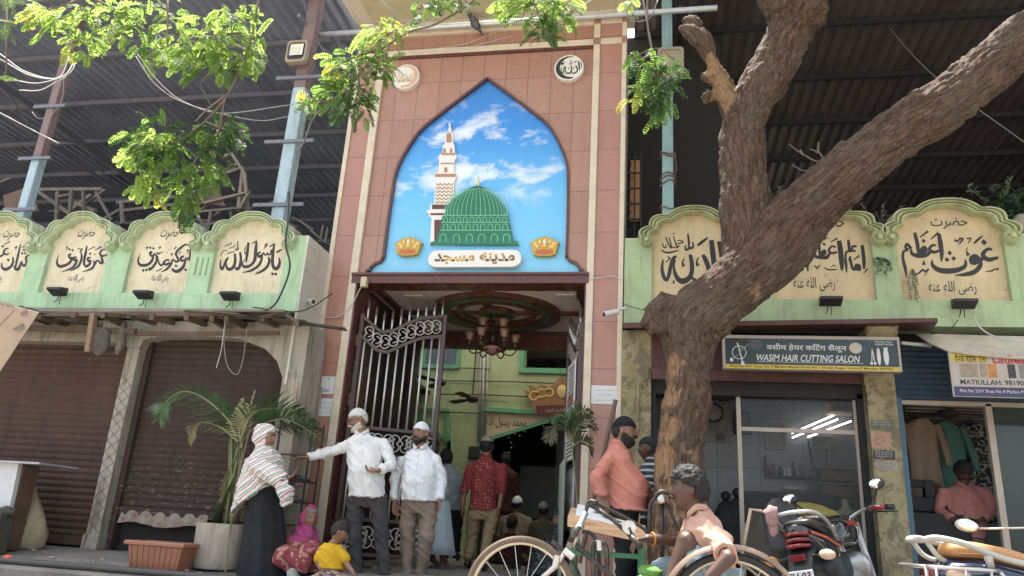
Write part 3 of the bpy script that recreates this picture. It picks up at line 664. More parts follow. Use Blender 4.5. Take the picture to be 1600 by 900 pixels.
m_wood_o=mat('old_grey_timber',(.12,.085,.06),.85,.35,12,.4,stretch=(1,1,6))
m_wood_l=mat('raw_timber',(.22,.15,.10),.8,.25,10,.3)
for k in range(16):
 b=MB();x=-9.0+k*.33+RND.uniform(-.1,.1)
 b.bar(V(x,YL+.0,2.60-RND.uniform(0,.05)),V(x+RND.uniform(-.1,.1),-.98-RND.uniform(0,.06),2.57-RND.uniform(0,.05)),.05,.06);b.build('joist',m_wood_o,rt)
b=MB()
b.bar(V(-9.5,-.95,2.55),V(-3.93,-.98,2.60),.05,.05);b.bar(V(-9.5,-.8,2.5),V(-5.7,-.75,2.45),.04,.06);b.bar(V(-5.75,-.72,2.43),V(-3.98,-.72,2.46),.03,.04)
b.build('timber_rail',m_wood_o,rt)
for k in range(30):
 b=MB();x=RND.uniform(-9,-3.95);y=RND.uniform(-1.0,-.65);a=RND.uniform(-.6,.6)
 b.bar(V(x,y,2.6+RND.uniform(-.03,.02)),V(x+RND.uniform(.3,.9),y+a*.3,2.58+RND.uniform(-.05,.03)),RND.uniform(.08,.2),.012);b.build('torn_board',mat('torn_board',(.10,.085,.07),.9,.4),rt)
b=MB();a=P(147,490,-1.0);c=P(138,550,-.95);b.bar(a,c,.06,.06);b.build('hanging_post',m_wood_l,rt,bevel=.004)
b=MB();c=P(160,535,-.8)
b.ell(c,(.09,.07,.16),12,9,fn=lambda p:p*(1+.25*noise.noise(p*14)));b.build('rag_bundle',mat('dusty_rag',(.13,.12,.105),.9,.4,14,.5),rt,smooth=True);b=MB();b.ell(P(190,530,-.75),(.05,.05,.2),12,9,fn=lambda p:p*(1+.3*noise.noise(p*12)));b.build('rag_bundle',mat('dusty_rag',(.13,.12,.105)),rt,smooth=True)
b=MB()
a=P(380,495,-.98);b.add([P(330,489,-1.05),P(400,495,-1.1),P(440,486,-1.08),P(468,502,-1.0),P(466,510,-.7),P(440,500,-.62),P(330,498,-.62)],[(0,1,5,6),(1,2,5),(2,3,4,5)])
b.build('torn_sheet',mat('torn_tin',(.24,.21,.18),.7,.3),rt)
def flood(px,py,Y,label,group,grp_s=1.0):
 c=P(px,py,Y);t=thing('flood_lamp',label,'lamp',c,group)
 b=MB();s_=.085*grp_s
 b.add([c+V(x*s_*1.15,y,z) for x,y,z in((-1,-.1,.03),(1,-.1,.03),(1,.02,.05),(-1,.02,.05),(-1,-.1,-.0),(1,-.1,-.0),(1,.02,-.05),(-1,.02,-.05))],[(0,1,2,3),(7,6,5,4),(0,4,5,1),(1,5,6,2),(2,6,7,3),(3,7,4,0)])
 b.build('lamp_housing',mat('black_metal',(.02,.02,.022),.45,.3),t,bevel=.008)
 b=MB();b.tube([c+V(-.02,.02,-.03),c+V(-.025,.03,-.09),c+V(-.05,.0,-.13)],.005,6);b.tube([c+V(.01,.02,-.03),c+V(.012,.03,-.14)],.004,6);b.build('cable',mat('black_rubber',(.018,.018,.018),.6),t)
 return t
for px,py,l in((93,456,'black flood lamp on the mint ledge, under the panel farthest left of three lamps'),(227,461,'black flood lamp on the mint ledge with two wires hanging below, middle of three'),(362,463,'black flood lamp on the mint ledge nearest the red gateway')):
 flood(px,py,-.72,l,'flood lamps on the left ledge')
YR=-.05
rb=thing('shop_row','green shop row on the right with lobed panels above the salon and tailor','building',(2,YR,.13))
zr0=P(1300,508,YR).z;zr1=P(1300,470,YR).z;zrs=P(1080,377,YR).z;XR=XR0+.012
zr0=2.79
b=MB()
b.box((XR,YR+.09,zr0),(9,YR+.28,zrs+.03));b.box((XR,YR-.03,zr0),(9,YR+.09,zr1))
PR=[('allah',1087,1018,1154,334,None,None),('azam',1287,1206,1368,331,(1296,350,.3,.17),(1272,444,.42,.16)),('gaus',1482,1407,1578,324,(1483,349,.36,.13),(1488,450,.45,.15))]
edges=[XR]
for k,apx,xl,xr,*_ in PR:edges+=[P(xl,440,YR).x,P(xr,440,YR).x]
edges.append(9)
for i in range(0,len(edges)-1,2):
 b.box((edges[i],YR,zr1),(edges[i+1],YR+.09,zrs+.0))
b.box((XR,YR-.002,zrs),(edges[1]-.12,YR+.28,zrs+.045));b.box((edges[-2]+.15,YR-.002,zrs),(9,YR+.28,zrs+.05))
b.build('parapet_wall',m_mint_r,rb)
MR=(m_mint_r,m_mould_r,m_cpan_r)
for key,apx,xl,xr,zi,hz,ra in PR:
 a,c=P(xl,440,YR).x,P(xr,440,YR).x
 panel(rb,MR,(a+c)/2,zrs,(c-a)/2*.99,P(apx,zi,YR).z-zrs,zr1,YR,key,hz,ra)
c_=4.95
panel(rb,MR,c_,zrs,.6,.42,zr1,YR,None)
for px,py,l in((1297,471,'black flood lamp on the green ledge under the panel half hidden by the tree'),(1505,475,'black flood lamp on the green ledge above the tailor board')):
 flood(px,py,YR-.12,l,'flood lamps on the right ledge',1.1)
def corrugated(x0,x1,y0,y1,z,rise,per,amp):
 b=MB();n=int((x1-x0)/per*6);R=[]
 for i in range(n+1):
  x=x0+(x1-x0)*i/n;dz=amp*max(-.75,min(.75,math.sin(2*math.pi*(x-x0)/per)*1.15))
  R.append([V(x,y,z+dz+rise*(y-y0)) for y in(y0,(y0+y1)/2,y1)])
 b.loft(R,closed=False);return b
m_tinL=mat('hazy_blue_grey_tin',(.21,.23,.30),.5,.2,1.2,.05,dirt=(.06,.065,.095),dscale=.8,damt=.6)  # bluish lightness is partly lens haze put into the tin colour
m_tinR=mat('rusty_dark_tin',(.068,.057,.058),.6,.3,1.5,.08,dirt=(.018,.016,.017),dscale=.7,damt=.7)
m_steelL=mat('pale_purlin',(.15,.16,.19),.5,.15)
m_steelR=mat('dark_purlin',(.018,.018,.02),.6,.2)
def shed(name,label,x0,x1,y0,y1,z,rise,mt,ms,ny,back):
 t=thing(name,label,'shed roof',((x0+x1)/2,y0,z))
 corrugated(x0,x1,y0,y1,z,rise,.17,.028).build('tin_sheet',mt,t,smooth=True)
 for k in range(ny):
  b=MB();y=y0+.25+k*(y1-y0-.4)/(ny-1);zz=z+rise*(y-y0)-.07
  b.box((x0,y-.03,zz-.05),(x1,y+.03,zz+.035));b.build('purlin',ms,t)
 for k in range(4):
  b=MB();x=x0+.6+k*(x1-x0-1.2)/3
  b.bar(V(x,y0,z-.2),V(x,y1,z-.2+rise*(y1-y0)),.06,.1);
  for j in range(8):
   yy=y0+j*(y1-y0)/8;b.bar(V(x,yy,z-.2+rise*(yy-y0)),V(x,yy+(y1-y0)/16,z-.62+rise*(yy-y0)),.025);b.bar(V(x,yy+(y1-y0)/16,z-.62+rise*(yy-y0)),V(x,yy+(y1-y0)/8,z-.2+rise*(yy-y0+(y1-y0)/8)),.025)
  b.bar(V(x,y0+.3,z-.62),V(x,y1,z-.62+rise*(y1-y0)),.04,.05);b.build('truss',ms,t)
 b=MB();b.box((x0,y1,2.9),(x1,y1+.1,z+rise*(y1-y0)+.1));b.build('end_wall',back,t)
 return t
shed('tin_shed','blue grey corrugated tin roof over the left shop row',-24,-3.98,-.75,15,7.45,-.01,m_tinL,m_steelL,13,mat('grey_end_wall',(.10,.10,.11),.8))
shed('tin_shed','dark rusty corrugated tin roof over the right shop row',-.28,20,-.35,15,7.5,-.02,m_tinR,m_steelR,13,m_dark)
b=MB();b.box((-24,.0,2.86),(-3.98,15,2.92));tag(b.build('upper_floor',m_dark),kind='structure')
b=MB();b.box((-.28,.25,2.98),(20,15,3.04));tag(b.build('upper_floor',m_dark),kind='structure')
m_bpost=stained('pale_blue_post',(.34,.45,.50),(.14,.12,.11),drip=.5)
m_gpost=stained('blue_green_post',(.22,.34,.34),(.1,.12,.12),drip=.3)
m_rpost=stained('red_primer_post',(.20,.14,.135),(.12,.09,.08),drip=.4)
def post(label,x,y,z0,zm,z1,w,ml,mu,braces):
 t=thing('steel_post',label,'post',(x,y,z0),'steel posts carrying the tin roofs')
 b=MB();b.box((x-w/2,y-w/2,z0),(x+w/2,y+w/2,zm));b.build('painted_shaft',ml,t,bevel=.01)
 if zm<z1:b=MB();b.box((x-w/2+.003,y-w/2+.003,zm),(x+w/2-.003,y+w/2-.003,z1));b.build('primed_shaft',mu,t,bevel=.01)
 for z in braces:
  b=MB();b.box((x-w*2.0,y-w/2-.03,z-.02),(x+w*2.0,y-w/2-.002,z+.025));b.build('cross_bracket',m_steelL,t)
 return t
post('pale blue steel post with a flood lamp at its top, left of the gateway',-4.50,-.2,2.9,5.85,7.4,.165,m_bpost,m_rpost,(4.18,5.05,5.98))
post('thin two-tone steel post at the far left, grey blue below and red above',-8.18,-.2,2.9,5.0,7.4,.125,m_bpost,m_rpost,(4.2,4.95,5.75))
post('blue green steel post right of the gateway, roped near its foot',.16,.3,2.98,7.3,7.4,.13,m_gpost,m_gpost,())
# ================================================================== gate leaves
def PV(px,py,p0,p1):
 """photo pixel -> point on the upright plane through plan points p0, p1"""
 d=C_R*((px-800)/FPX)-C_U*((py-450)/FPX)+C_F
 n=V(-(p1[1]-p0[1]),p1[0]-p0[0],0);t=(V(p0[0],p0[1],0)-CAM).dot(n)/d.dot(n)
 return CAM+d*t
m_iron=mat('brown_iron',(.085,.055,.05),.5,.3,12,.1)
m_bar=mat('brushed_steel_bar',(.62,.62,.60),.35,.15,14,.05,metal=.5)
m_scroll=mat('pewter_scroll',(.42,.40,.38),.4,.2,12,metal=.4)
def gate(label,h,f,prof_u,prof_l,tips):
 t=thing('iron_gate_leaf',label,'gate',(h[0],h[1],.13),'open leaves of the iron gate')
 H,F=V(h[0],h[1],0),V(f[0],f[1],0);L=(F-H).length;d=(F-H)/L;nn=V(-d.y,d.x,0)
 at=lambda u,z,o=0:H+d*(u*L)+V(0,0,z)+nn*o
 pu=lambda u:float(np.interp(u,*prof_u));pl=lambda u:float(np.interp(u,*prof_l))
 b=MB();us=np.linspace(.0,1,25)
 for fn in(pu,pl):b.loft([[at(u,fn(u)-.02,-.02),at(u,fn(u)+.02,-.02),at(u,fn(u)+.02,.02),at(u,fn(u)-.02,.02)] for u in us])
 for z in(1.60,1.30,.60,.24):b.bar(at(0,z),at(1,z),.03,.035)
 b.bar(at(0,.17),at(0,pu(0)+.05),.045,.045);b.bar(at(1,.17),at(1,pu(1)+.02),.04,.04);b.build('frame',m_iron,t)
 n=10
 for k in range(n):
  u=(k+.55)/n;b=MB();top=pu(u)+float(np.interp(u,*tips))
  b.tube([at(u,1.60),at(u,pl(u))],.0125,8);b.tube([at(u,pu(u)),at(u,top-.05)],.0125,8);b.tube([at(u,.6),at(u,1.3)],.0125,8)
  bb=b.build('bar',m_bar,t,smooth=True)
  b=MB();b.lathe([(.012,-.07),(.022,-.06),(.012,-.045),(.02,-.03),(.016,0),(.004,.05),(.001,.06)],at(u,top),'z',8);b.build('spear_tip',m_iron,bb,smooth=True)
 def scroll(u,z,s,hgt):
  pts=[]
  for i in range(26):
   a=i/25*math.pi*3.1;r=s*(.22+.78*i/25)
   pts.append((r*math.cos(a),r*math.sin(a)))
  return pts
 def cscroll(mb,uc,zc,r,m=1,fl=1):
  P1=[]
  for i in range(30):
   q=i/29;a=-math.pi*.5+q*math.pi*1.9;rr=r*(1-.62*q);P1.append(at(uc+m*(rr*math.cos(a))/L,zc+fl*(r*.42+rr*math.sin(a)),.0))
  mb.tube(P1,.009,5)
 b=MB()
 for k in range(n-1):
  u=(k+1.05)/n;zc=(pu(u)+pl(u))/2
  cscroll(b,u-.02,zc,.075,1,1);cscroll(b,u-.02,zc,.075,1,-1)
 b.build('scrollwork',m_scroll,t,smooth=True)
 for zc,r in((1.45,.085),(.42,.10)):
  b=MB()
  for k in range(5):
   u=(k+.5)/5
   for fl in(1,-1):cscroll(b,u-.047,zc,r,1,fl);cscroll(b,u+.047,zc,r,-1,fl)
  b.build('scrollwork',m_scroll,t,smooth=True)
 for z in(2.6,1.9,.5):b=MB();b.box(at(0,z)+V(-.05,-.03,-.07),at(0,z)+V(.0,.03,.07));b.build('hinge',m_iron,t,bevel=.006)
 return t
h,f=(-3.40,.12),(-2.50,.52)
zz=lambda x,y:PV(540+x/3.215,420+y/3.215,h,f).z
U=[(100,250),(130,280),(180,320),(240,312),(300,280),(380,250),(490,240)];LW=[(95,350),(150,408),(210,420),(290,382),(380,348),(490,340)]
ux=lambda pts:[max(0,min(1,(PV(540+x/3.215,420+y/3.215,h,f)-V(h[0],h[1],0)).dot((V(f[0],f[1],0)-V(h[0],h[1],0)).normalized())/((V(f[0],f[1],0)-V(h[0],h[1],0)).length))) for x,y in pts]
pu=(ux(U),[zz(*q) for q in U]);pl_=(ux(LW),[zz(*q) for q in LW])
tips=([0,1],[.22,.2])
gate('iron gate leaf swung open behind the bearded man in white, steel bars and scrolls',h,f,pu,pl_,tips)
g2=gate('iron gate leaf seen almost edge on at the right jamb, hung with a notice sheet',(-.80,.12),(-1.03,.98),([0,.35,.6,1],[2.80,2.62,2.72,2.95]),([0,.35,.6,1],[2.5,2.3,2.4,2.62]),tips)
m_paper=mat('printed_paper',(.62,.61,.60),.7,.06)
b=MB();x0,y0,x1,y1=-.83,.18,-.97,.7
b.add([V(x0-.03,y0,1.35),V(x1-.03,y1,1.35),V(x1-.03,y1,2.45),V(x0-.03,y0,2.45),V(x0-.02,y0,1.35),V(x1-.02,y1,1.35),V(x1-.02,y1,2.45),V(x0-.02,y0,2.45)],[(0,1,2,3),(7,6,5,4),(0,4,5,1),(1,5,6,2),(2,6,7,3),(3,7,4,0)])
nts=tag(b.build('notice_sheet',m_paper),'tall printed notice sheet hung on the right gate leaf','notice')
b=MB();dd=(V(x1,y1,0)-V(x0,y0,0)).normalized()
for k in range(26):
 z=2.4-k*.04
 if k in(9,10,17,18):continue
 b.bar(V(x0-.033,y0,z)+dd*.05,V(x0-.033,y0,z)+dd*(.35+.12*RND.random()),.004,.012,mi=0)
b.build('print_lines',m_blackp,nts)
for z,m_ in((2.02,mat('rust_photo',(.35,.14,.09),.6)),(1.70,mat('blue_photo',(.15,.2,.4),.6))):b=MB();b.bar(V(x0-.034,y0,z)+dd*.06,V(x0-.034,y0,z)+dd*.46,.004,.09);b.build('print_photo',m_,nts)
b=MB();R=[]
for i in range(61):
 t_=i/60;x,y=-.885-.14*t_,.2+.8*t_;o=.018*math.sin(i*2.1);R.append([V(x-.05+o,y,z) for z in(.16,1.35)])
b.loft(R,closed=False);tag(b.build('folding_grille',mat('pale_green_grille',(.40,.45,.36),.6,.12),smooth=True),'pale ribbed folding grille gathered in front of the right gate leaf','grille')
# ================================================================== chandelier
ch=thing('chandelier','bronze chandelier with frosted amber bell shades under the ceiling ring','chandelier',(-2.09,1.4,3.3))
cc=V(-2.09,1.4,2.86);m_bronze=mat('aged_bronze',(.10,.065,.045),.4,.3,metal=.6);m_shade=mat('amber_frosted_glass',(.30,.17,.13),.35,.2,9)
b=MB();b.lathe([(.004,.47),(.05,.46),(.05,.45),(.012,.43),(.008,.42),(.008,.30),(.03,.26),(.012,.22),(.04,.17),(.055,.12),(.03,.07),(.06,.03),(.1,.02),(.12,-.01),(.001,-.02)],cc,'z',14);b.build('stem',m_bronze,ch,smooth=True)
b=MB();b.lathe([(.13,.0),(.125,-.03),(.09,-.075),(.03,-.105),(.001,-.11)],cc,'z',18);b.build('bowl',m_shade,ch,smooth=True)
for tier,n,r,z,s_ in((0,6,.30,.0,1),(1,4,.19,.17,.9)):
 for k in range(n):
  a=2*math.pi*(k+.4*tier+.2)/n;d=V(math.cos(a),math.sin(a),0);e=cc+d*r+V(0,0,z+.03)
  b=MB();b.tube([cc+d*.03+V(0,0,z+.05),cc+d*r*.5+V(0,0,z-.07),cc+d*r*.85+V(0,0,z-.09),e+d*.02+V(0,0,-.05),e],.010,6,smooth_n=4);ell_=V(0,0,.0)
  b.lathe([(.001,-.02),(.028,-.01),(.035,.0),(.03,.03),(.036,.06)],e,'z',10);ar=b.build('arm',m_bronze,ch,smooth=True)
  b=MB();b.lathe([(.034,.05),(.05,.08),(.052,.11),(.075,.15),(.07,.15),(.046,.11),(.03,.06)],e,'z',14,cap=False);b.build('bell_shade',m_shade,ar,smooth=True)
# ================================================================== courtyard and prayer hall
YG=5.0
m_gw=stained('yellow_green_wall',(.40,.44,.24),(.28,.3,.17),drip=.4)
m_gtrim=mat('sea_green_trim',(.13,.34,.19),.55,.15)
hall=thing('prayer_hall_front','yellow green hall front across the courtyard with sea green window frames','building',(-2.6,YG,.13))
gp=lambda px,py,Y=YG:P(px,py,Y)
wl=(gp(694,524),gp(713,571));wr=(gp(822,527),gp(905,577));dr=(gp(748,690),gp(930,640))
DX0,DX1=gp(752,700).x,.3;DZ=gp(865,652).z
b=MB();y0,y1=YG,YG+.2
ZW=6.6  # unseen upper wall raised to keep sun off the floor
b.box((-5,y0,.13),(DX0,y1,wr[1].z));
b.box((-5,y0,wr[1].z),(wr[0].x,y1,wr[0].z));b.box((-5,y0,wr[0].z),(.9,y1,ZW));b.box((DX0,y0,DZ+.0),(.9,y1,wr[1].z));b.box((-.2,y0,wr[1].z),(.9,y1,wr[0].z));b.box((.3,y0,.13),(.9,y1,DZ))
b.build('wall',m_gw,hall)
b=MB();b.prism([(DX0,gp(756,683).z),(gp(868,655).x,DZ),(DX0,DZ)],front,y0,y1);b.prism([(.3,DZ-.3),(.3,DZ),(gp(880,650).x,DZ)],front,y0,y1);b.build('arch_spandrel',m_gw,hall)
def frame(mb,x0,z0,x1,z1,w,Y):
 mb.box((x0-w,Y-.05,z0-w),(x0,Y-.002,z1+w));mb.box((x1,Y-.05,z0-w),(x1+w,Y-.002,z1+w));mb.box((x0,Y-.05,z0-w),(x1,Y-.002,z0));mb.box((x0,Y-.05,z1),(x1,Y-.002,z1+w))
b=MB();frame(b,wl[0].x-.3,wl[1].z,wl[1].x,wl[0].z,.07,YG);wf=b.build('window_frame',m_gtrim,hall)
b=MB();b.box((wl[0].x-.3,YG-.03,wl[1].z),(wl[1].x,YG-.004,wl[0].z));b.build('window_pane',mat('dark_pane',(.05,.06,.05),.15,.3),wf)
b=MB();frame(b,wr[0].x,wr[1].z,-.2,wr[0].z,.09,YG);b.build('window_frame',m_gtrim,hall)
b=MB()
for(a,c) in(((655,640),(700,641)),((700,641),(703,720)),((648,645),(700,690)),((703,690),(700,760))):
 p,q=gp(*a),gp(*c);b.bar(p+V(0,-.03,0),q+V(0,-.03,0),.07,.05)
p=[gp(750,760),gp(753,690),gp(868,655),gp(905,668)]
for i in range(3):b.bar(p[i]+V(0,-.04,0),p[i+1]+V(0,-.04,0),.06,.06)
b.bar(gp(752,643)+V(0,-.03,0),gp(752,700)+V(0,-.03,0),.10,.06);b.bar(gp(752,640)+V(0,-.045,0),gp(900,648)+V(0,-.045,0),.06,.07)
b.build('green_moulding',m_gtrim,hall)
b=MB();b.prism([(gp(759,645).x,gp(759,645).z),(gp(895,652).x,gp(895,652).z),(gp(870,656).x,gp(870,656).z+.01),(gp(758,686).x,gp(758,686).z)],front,YG-.012,YG-.004);bs=b.build('spandrel_board',mat('peach_board',(.58,.44,.30),.5,.06),hall)
b=MB();c=gp(791,661);write(b,arabic('محمد رسول الله'),(c.x,YG-.0135,c.z),w=gp(824,660).x-gp(760,660).x,h=.19,bold=.012);b.build('board_lettering',m_ink,bs)
b=MB();b.box((-9,YG+.2,3.1),(2,12,3.25));b.box((-9,11.9,.13),(2,12,3.1));b.box((-9.1,YG+.2,.13),(-9,12,3.1));b.box((1.9,YG+.2,.13),(2,12,3.1));b.build('hall_inside',mat('hall_inside_grey',(.12,.12,.11),.8),hall)
for q in(((-2.9,8.8,.9),(-2.0,8.85,2.0)),((-1.7,8.8,.5),(-.9,8.85,1.9))):b=MB();b.box(*q);b.build('hall_cabinet',mat('pale_blue_cabinet',(.34,.36,.36),.5),hall)
for x in(-3.35,-1.85,-.8):b=MB();b.box((x-.07,7.2,.13),(x+.07,7.35,3.1));b.build('hall_column',mat('grey_green_column',(.2,.24,.2),.5),hall)
m_bulb=emis('fairy_bulb',(1,.95,.8),.05)
b=MB()
for i in range(44):
 a=i/43;p=V(-3.6+3.8*a,5.9,2.45+.16*math.sin(a*37)) if i<26 else V(-2.65+.06*math.sin(i),5.9,.9+(i-26)*.09)
 b.ell(p,.011,6,4)
tag(b.build('fairy_lights',m_bulb,None),'string of tiny pale bulbs hanging inside the dark hall doorway','string lights',kind='stuff')
b=MB();b.box((wr[0].x-.6,YG+2.4,wr[1].z-.6),(1.2,YG+2.5,5));b.box((wr[0].x-.6,YG+.2,wr[0].z+.35),(1.2,YG+2.5,wr[0].z+.45));b.box((wr[0].x-.7,YG+.2,wr[1].z-.7),(wr[0].x-.6,YG+2.5,5));b.box((wr[0].x-.6,YG+1.4,wr[0].z-.05),(1.2,YG+1.6,wr[0].z+.3));b.build('upper_room',mat('upper_room_grey',(.30,.29,.25),.8),hall)
b=MB();b.box((-4.9,2.62,.13),(-4.7,YG,3.6));tag(b.build('courtyard_wall',m_gw),'yellow green courtyard side wall, left of the hall front','wall')
b=MB();b.box((.75,2.62,.13),(.9,YG,4.9));tag(b.build('courtyard_wall',m_gw),'yellow green courtyard side wall, right of the hall front','wall')
m_pipe=mat('grey_pvc_pipe',(.36,.36,.33),.5,.15)
pp=thing('pipe_bundle','grey pipes and conduits crossing the yellow green hall front','pipes',(-2.8,YG,2.5))
for x in(752,757,763):b=MB();b.tube([gp(x,540,YG-.06),gp(x-5,690,YG-.06)],.028 if x==757 else.018,7);b.build('downpipe',m_pipe,pp,smooth=True)
for y,x0,x1,dy in((595,690,868,4),(616,688,830,4),(575,715,765,2),(644,690,752,2)):b=MB();b.tube([gp(x0,y,YG-.07),gp((x0+x1)/2,y+dy*.2,YG-.07),gp(x1,y+dy,YG-.07)],.011,5);b.build('conduit',mat('black_cable',(.03,.03,.03),.6),pp)
b=MB();frame(b,gp(735,705).x,gp(735,716).z,gp(752,705).x,gp(735,700).z,.02,YG);b.box(gp(735,716),gp(752,700)+V(0,-.1,0));b.build('meter_box',m_blackp,pp)
cr=thing('crown_signboard','crown shaped gold and maroon board above the hall doorway','sign',gp(850,640,YG-.1))
Yc=YG-.12;q=[(838,648),(826,622),(817,610),(828,612),(826,602),(838,607),(845,600),(858,604),(866,600),(870,592),(878,590),(886,594),(890,602),(900,604),(912,601),(925,612),(918,624),(910,650)]
b=MB();b.prism([(gp(*k,Yc).x,gp(*k,Yc).z) for k in q],front,Yc,Yc+.04);cb_=b.build('crown_panel',mat('crown_red_gold',(.36,.16,.08),.45,.45,14),cr)
b=MB();b.prism([(gp(*k,Yc).x,gp(*k,Yc).z) for k in((837,634),(912,632),(909,651),(839,649))],front,Yc-.004,Yc-.001);b.build('crown_band',mat('maroon_band',(.12,.03,.035),.5),cb_)
b=MB();write(b,arabic('بسم الله الرحمن الرحيم'),(gp(873,642,Yc).x,Yc-.006,gp(873,642,Yc).z),w=.42,h=.09);b.build('crown_lettering',mat('pale_gold',(.75,.55,.2),.3),cb_)
b=MB()
for k,(u,v) in enumerate(((834,618),(846,614),(858,613),(899,614),(912,617))):
 c=gp(u,v,Yc);annulus(b,V(0,0,0),.06,.085,-.005,.0,18);b.v[-19*4:]=[tuple(V(c.x,Yc-.006,c.z)+V(p[0],p[2],p[1])) for p in b.v[-19*4:]]
c=gp(878,612,Yc);b.ell((c.x,Yc-.01,c.z),(.085,.02,.12),14,8)
b.build('crown_jewel',mat('pale_gold',(.75,.55,.2)),cb_)
def fan(label,c,top,r,ph,mt=None):
 t=thing('ceiling_fan',label,'fan',c,'ceiling fans of the mosque');mt=mt or mat('dark_brown_fan',(.035,.026,.022),.5,.2)
 b=MB();b.tube([c+V(0,0,.05),V(c.x,c.y,top)],.012,6);b.build('rod',mt,t)
 b=MB();b.lathe([(.02,.07),(.08,.05),(.1,.02),(.1,-.02),(.05,-.05),(.001,-.06)],c,'z',14);b.build('motor',mt,t,smooth=True)
 for k in range(3):
  a=ph+2*math.pi*k/3;d=V(math.cos(a),math.sin(a),0);n=V(-d.y,d.x,.25).normalized()
  b=MB();rs=[]
  for u,wv in((.09,.03),(.2,.035),(.24,.055),(r*.7,.062),(r*.97,.06),(r,.03)):rs.append([c+d*u+n*wv+V(0,0,.006),c+d*u-n*wv+V(0,0,.006),c+d*u-n*wv,c+d*u+n*wv])
  b.loft(rs);b.build('blade',mt,t)
fan('dark ceiling fan on a long rod below the chandelier',gp(738,624,3.6),4.9,.58,.35)
fan('dark ceiling fan half hidden by the free edge of the left gate leaf',gp(688,598,4.2),4.9,.58,.1)
fan('small dark fan in the upper room, nearer the top of the window',gp(846,538,6.2),wr[0].z+.36,.5,.15)
fan('small dark fan in the upper room, lower in the window',gp(864,571,7.0),wr[0].z+.36,.5,.4)
for y,l in((3.55,'steel beam across the courtyard carrying the nearer fan'),(4.15,'steel beam across the courtyard carrying the farther fan')):b=MB();b.box((-4.8,y,4.86),(.8,y+.1,4.96));tag(b.build('roof_beam',m_steelR),l,'beam')
s=NT('translucent_sheet');s.col((.6,.6,.55));tl=s.n('ShaderNodeBsdfTranslucent');tl.inputs['Color'].default_value=(.92,.93,.88,1);mx=s.n('ShaderNodeMixShader');mx.inputs[0].default_value=.85;s.l(s.b.outputs[0],mx.inputs[1]);s.l(tl.outputs[0],mx.inputs[2]);s.l(mx.outputs[0],s.o.inputs[0]);m_fib=s.m
b=MB();b.loft([[V(x,2.62,5.2),V(x,YG,5.28),V(x,YG,5.29),V(x,2.62,5.21)] for x in(-4.9,.9)]);tag(b.build('courtyard_diffuser',m_fib),'added unseen translucent sheet over the mosque courtyard, softening the sun','roof')  # unseen sheet added to stop sun patches and diffuse the daylight
# ================================================================== salon and tailor shop fronts
m_yel=None
s=NT('peeling_yellow_paint');v=s.obj();n1=s.noise(v,4,8,.7,.3)
a=s.ramp(n1,[(.3,(.20,.165,.075)),(.6,(.33,.285,.165)),(.8,(.42,.37,.24))])
pk=s.ramp(s.noise(v,5.5,10,.78,.5),[(.50,0.),(.54,1.)]);a=s.mix(s.math('MULTIPLY',pk,.75),a,(.13,.10,.07))
gk=s.ramp(s.noise(s.obj(loc=(3,1,2)),7,7,.7),[(.62,0.),(.66,.7)]);a=s.mix(gk,a,(.17,.24,.14))
s.col(a);s.rough(.8);s.bump(s.mix(.5,pk,s.noise(v,40,5)),.4,.008);m_yel=s.m
m_maroon=mat('maroon_fascia',(.085,.03,.026),.6,.3,8,dirt=(.14,.1,.08),damt=.4)
m_alu=mat('dusty_aluminium',(.42,.36,.29),.45,.15,8,.1,metal=.15)
m_stile=tile_mat('salon_dimmed_tile',(.27,.265,.265),(.24,.235,.235),(.11,.11,.11),0,.13,.25,.3,.18)  # white tile darkened, the dim room's shade put into its colour
m_black=mat('soot_black',(.016,.015,.016),.7,.3)
sl_=thing('salon_shop','tiled barber salon behind a glass front under the dark green board','shop',(1,.1,.13))
b=MB();b.box((-.335,-.06,.13),(-.03,.3,2.7));b.box((-.33,-.05,2.42),(.8,.1,2.72));pw=b.build('peeling_wall',m_yel,sl_)
b=MB();b.tube([P(1010,570,-.09),P(1012,590,-.09),P(998,598,-.09),P(996,680,-.09)],.012,6);b.tube([P(985,600,-.08),P(1003,612,-.09),P(1010,600,-.08)],.008,6);b.build('old_pipe',m_yel,pw)
b=MB();b.add([V(-.34,-.05,2.79),V(2.75,-.05,2.79),V(2.62,-.62,2.72),V(-.30,-.42,2.70),V(-.34,-.05,2.74),V(2.75,-.05,2.745),V(2.62,-.62,2.68),V(-.30,-.42,2.645)],[(0,1,2,3),(7,6,5,4),(0,4,5,1),(1,5,6,2),(2,6,7,3),(3,7,4,0)]);b.build('awning_board',m_maroon,sl_)
b=MB();b.box((-.03,-.06,2.26),(2.06,.1,2.66));b.box((-.02,-.10,2.18),(2.05,-.04,2.30));b.build('fascia',m_maroon,sl_)
b=MB();b.box((-.03,.02,2.05),(2.06,.3,2.26));b.box((-.03,.0,.13),(.02,.25,2.1));b.box((2.01,.02,.13),(2.10,.25,2.1));b.build('shutter_box',m_black,sl_)
b=MB();Yb=1.55
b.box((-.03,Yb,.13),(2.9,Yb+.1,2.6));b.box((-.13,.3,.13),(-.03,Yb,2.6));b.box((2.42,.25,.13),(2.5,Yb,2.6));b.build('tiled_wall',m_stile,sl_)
b=MB();b.box((-.13,.1,2.58),(2.5,Yb+.1,2.7));b.build('salon_ceiling',m_dark,sl_)
fx=[P(1153,620,.1).x,P(1334,620,.1).x]
b=MB();b.box((fx[0]-.022,.08,.13),(fx[0]+.022,.13,2.06));b.box((fx[1]-.02,.08,.13),(fx[1]+.02,.13,2.06));z=P(1240,673,.1).z;b.box((fx[0]+.022,.085,z-.022),(fx[1]-.02,.125,z+.022));b.box((fx[0]+.02,.085,.5),(fx[1]-.02,.125,.55));b.build('window_frame',m_alu,sl_,bevel=.004)
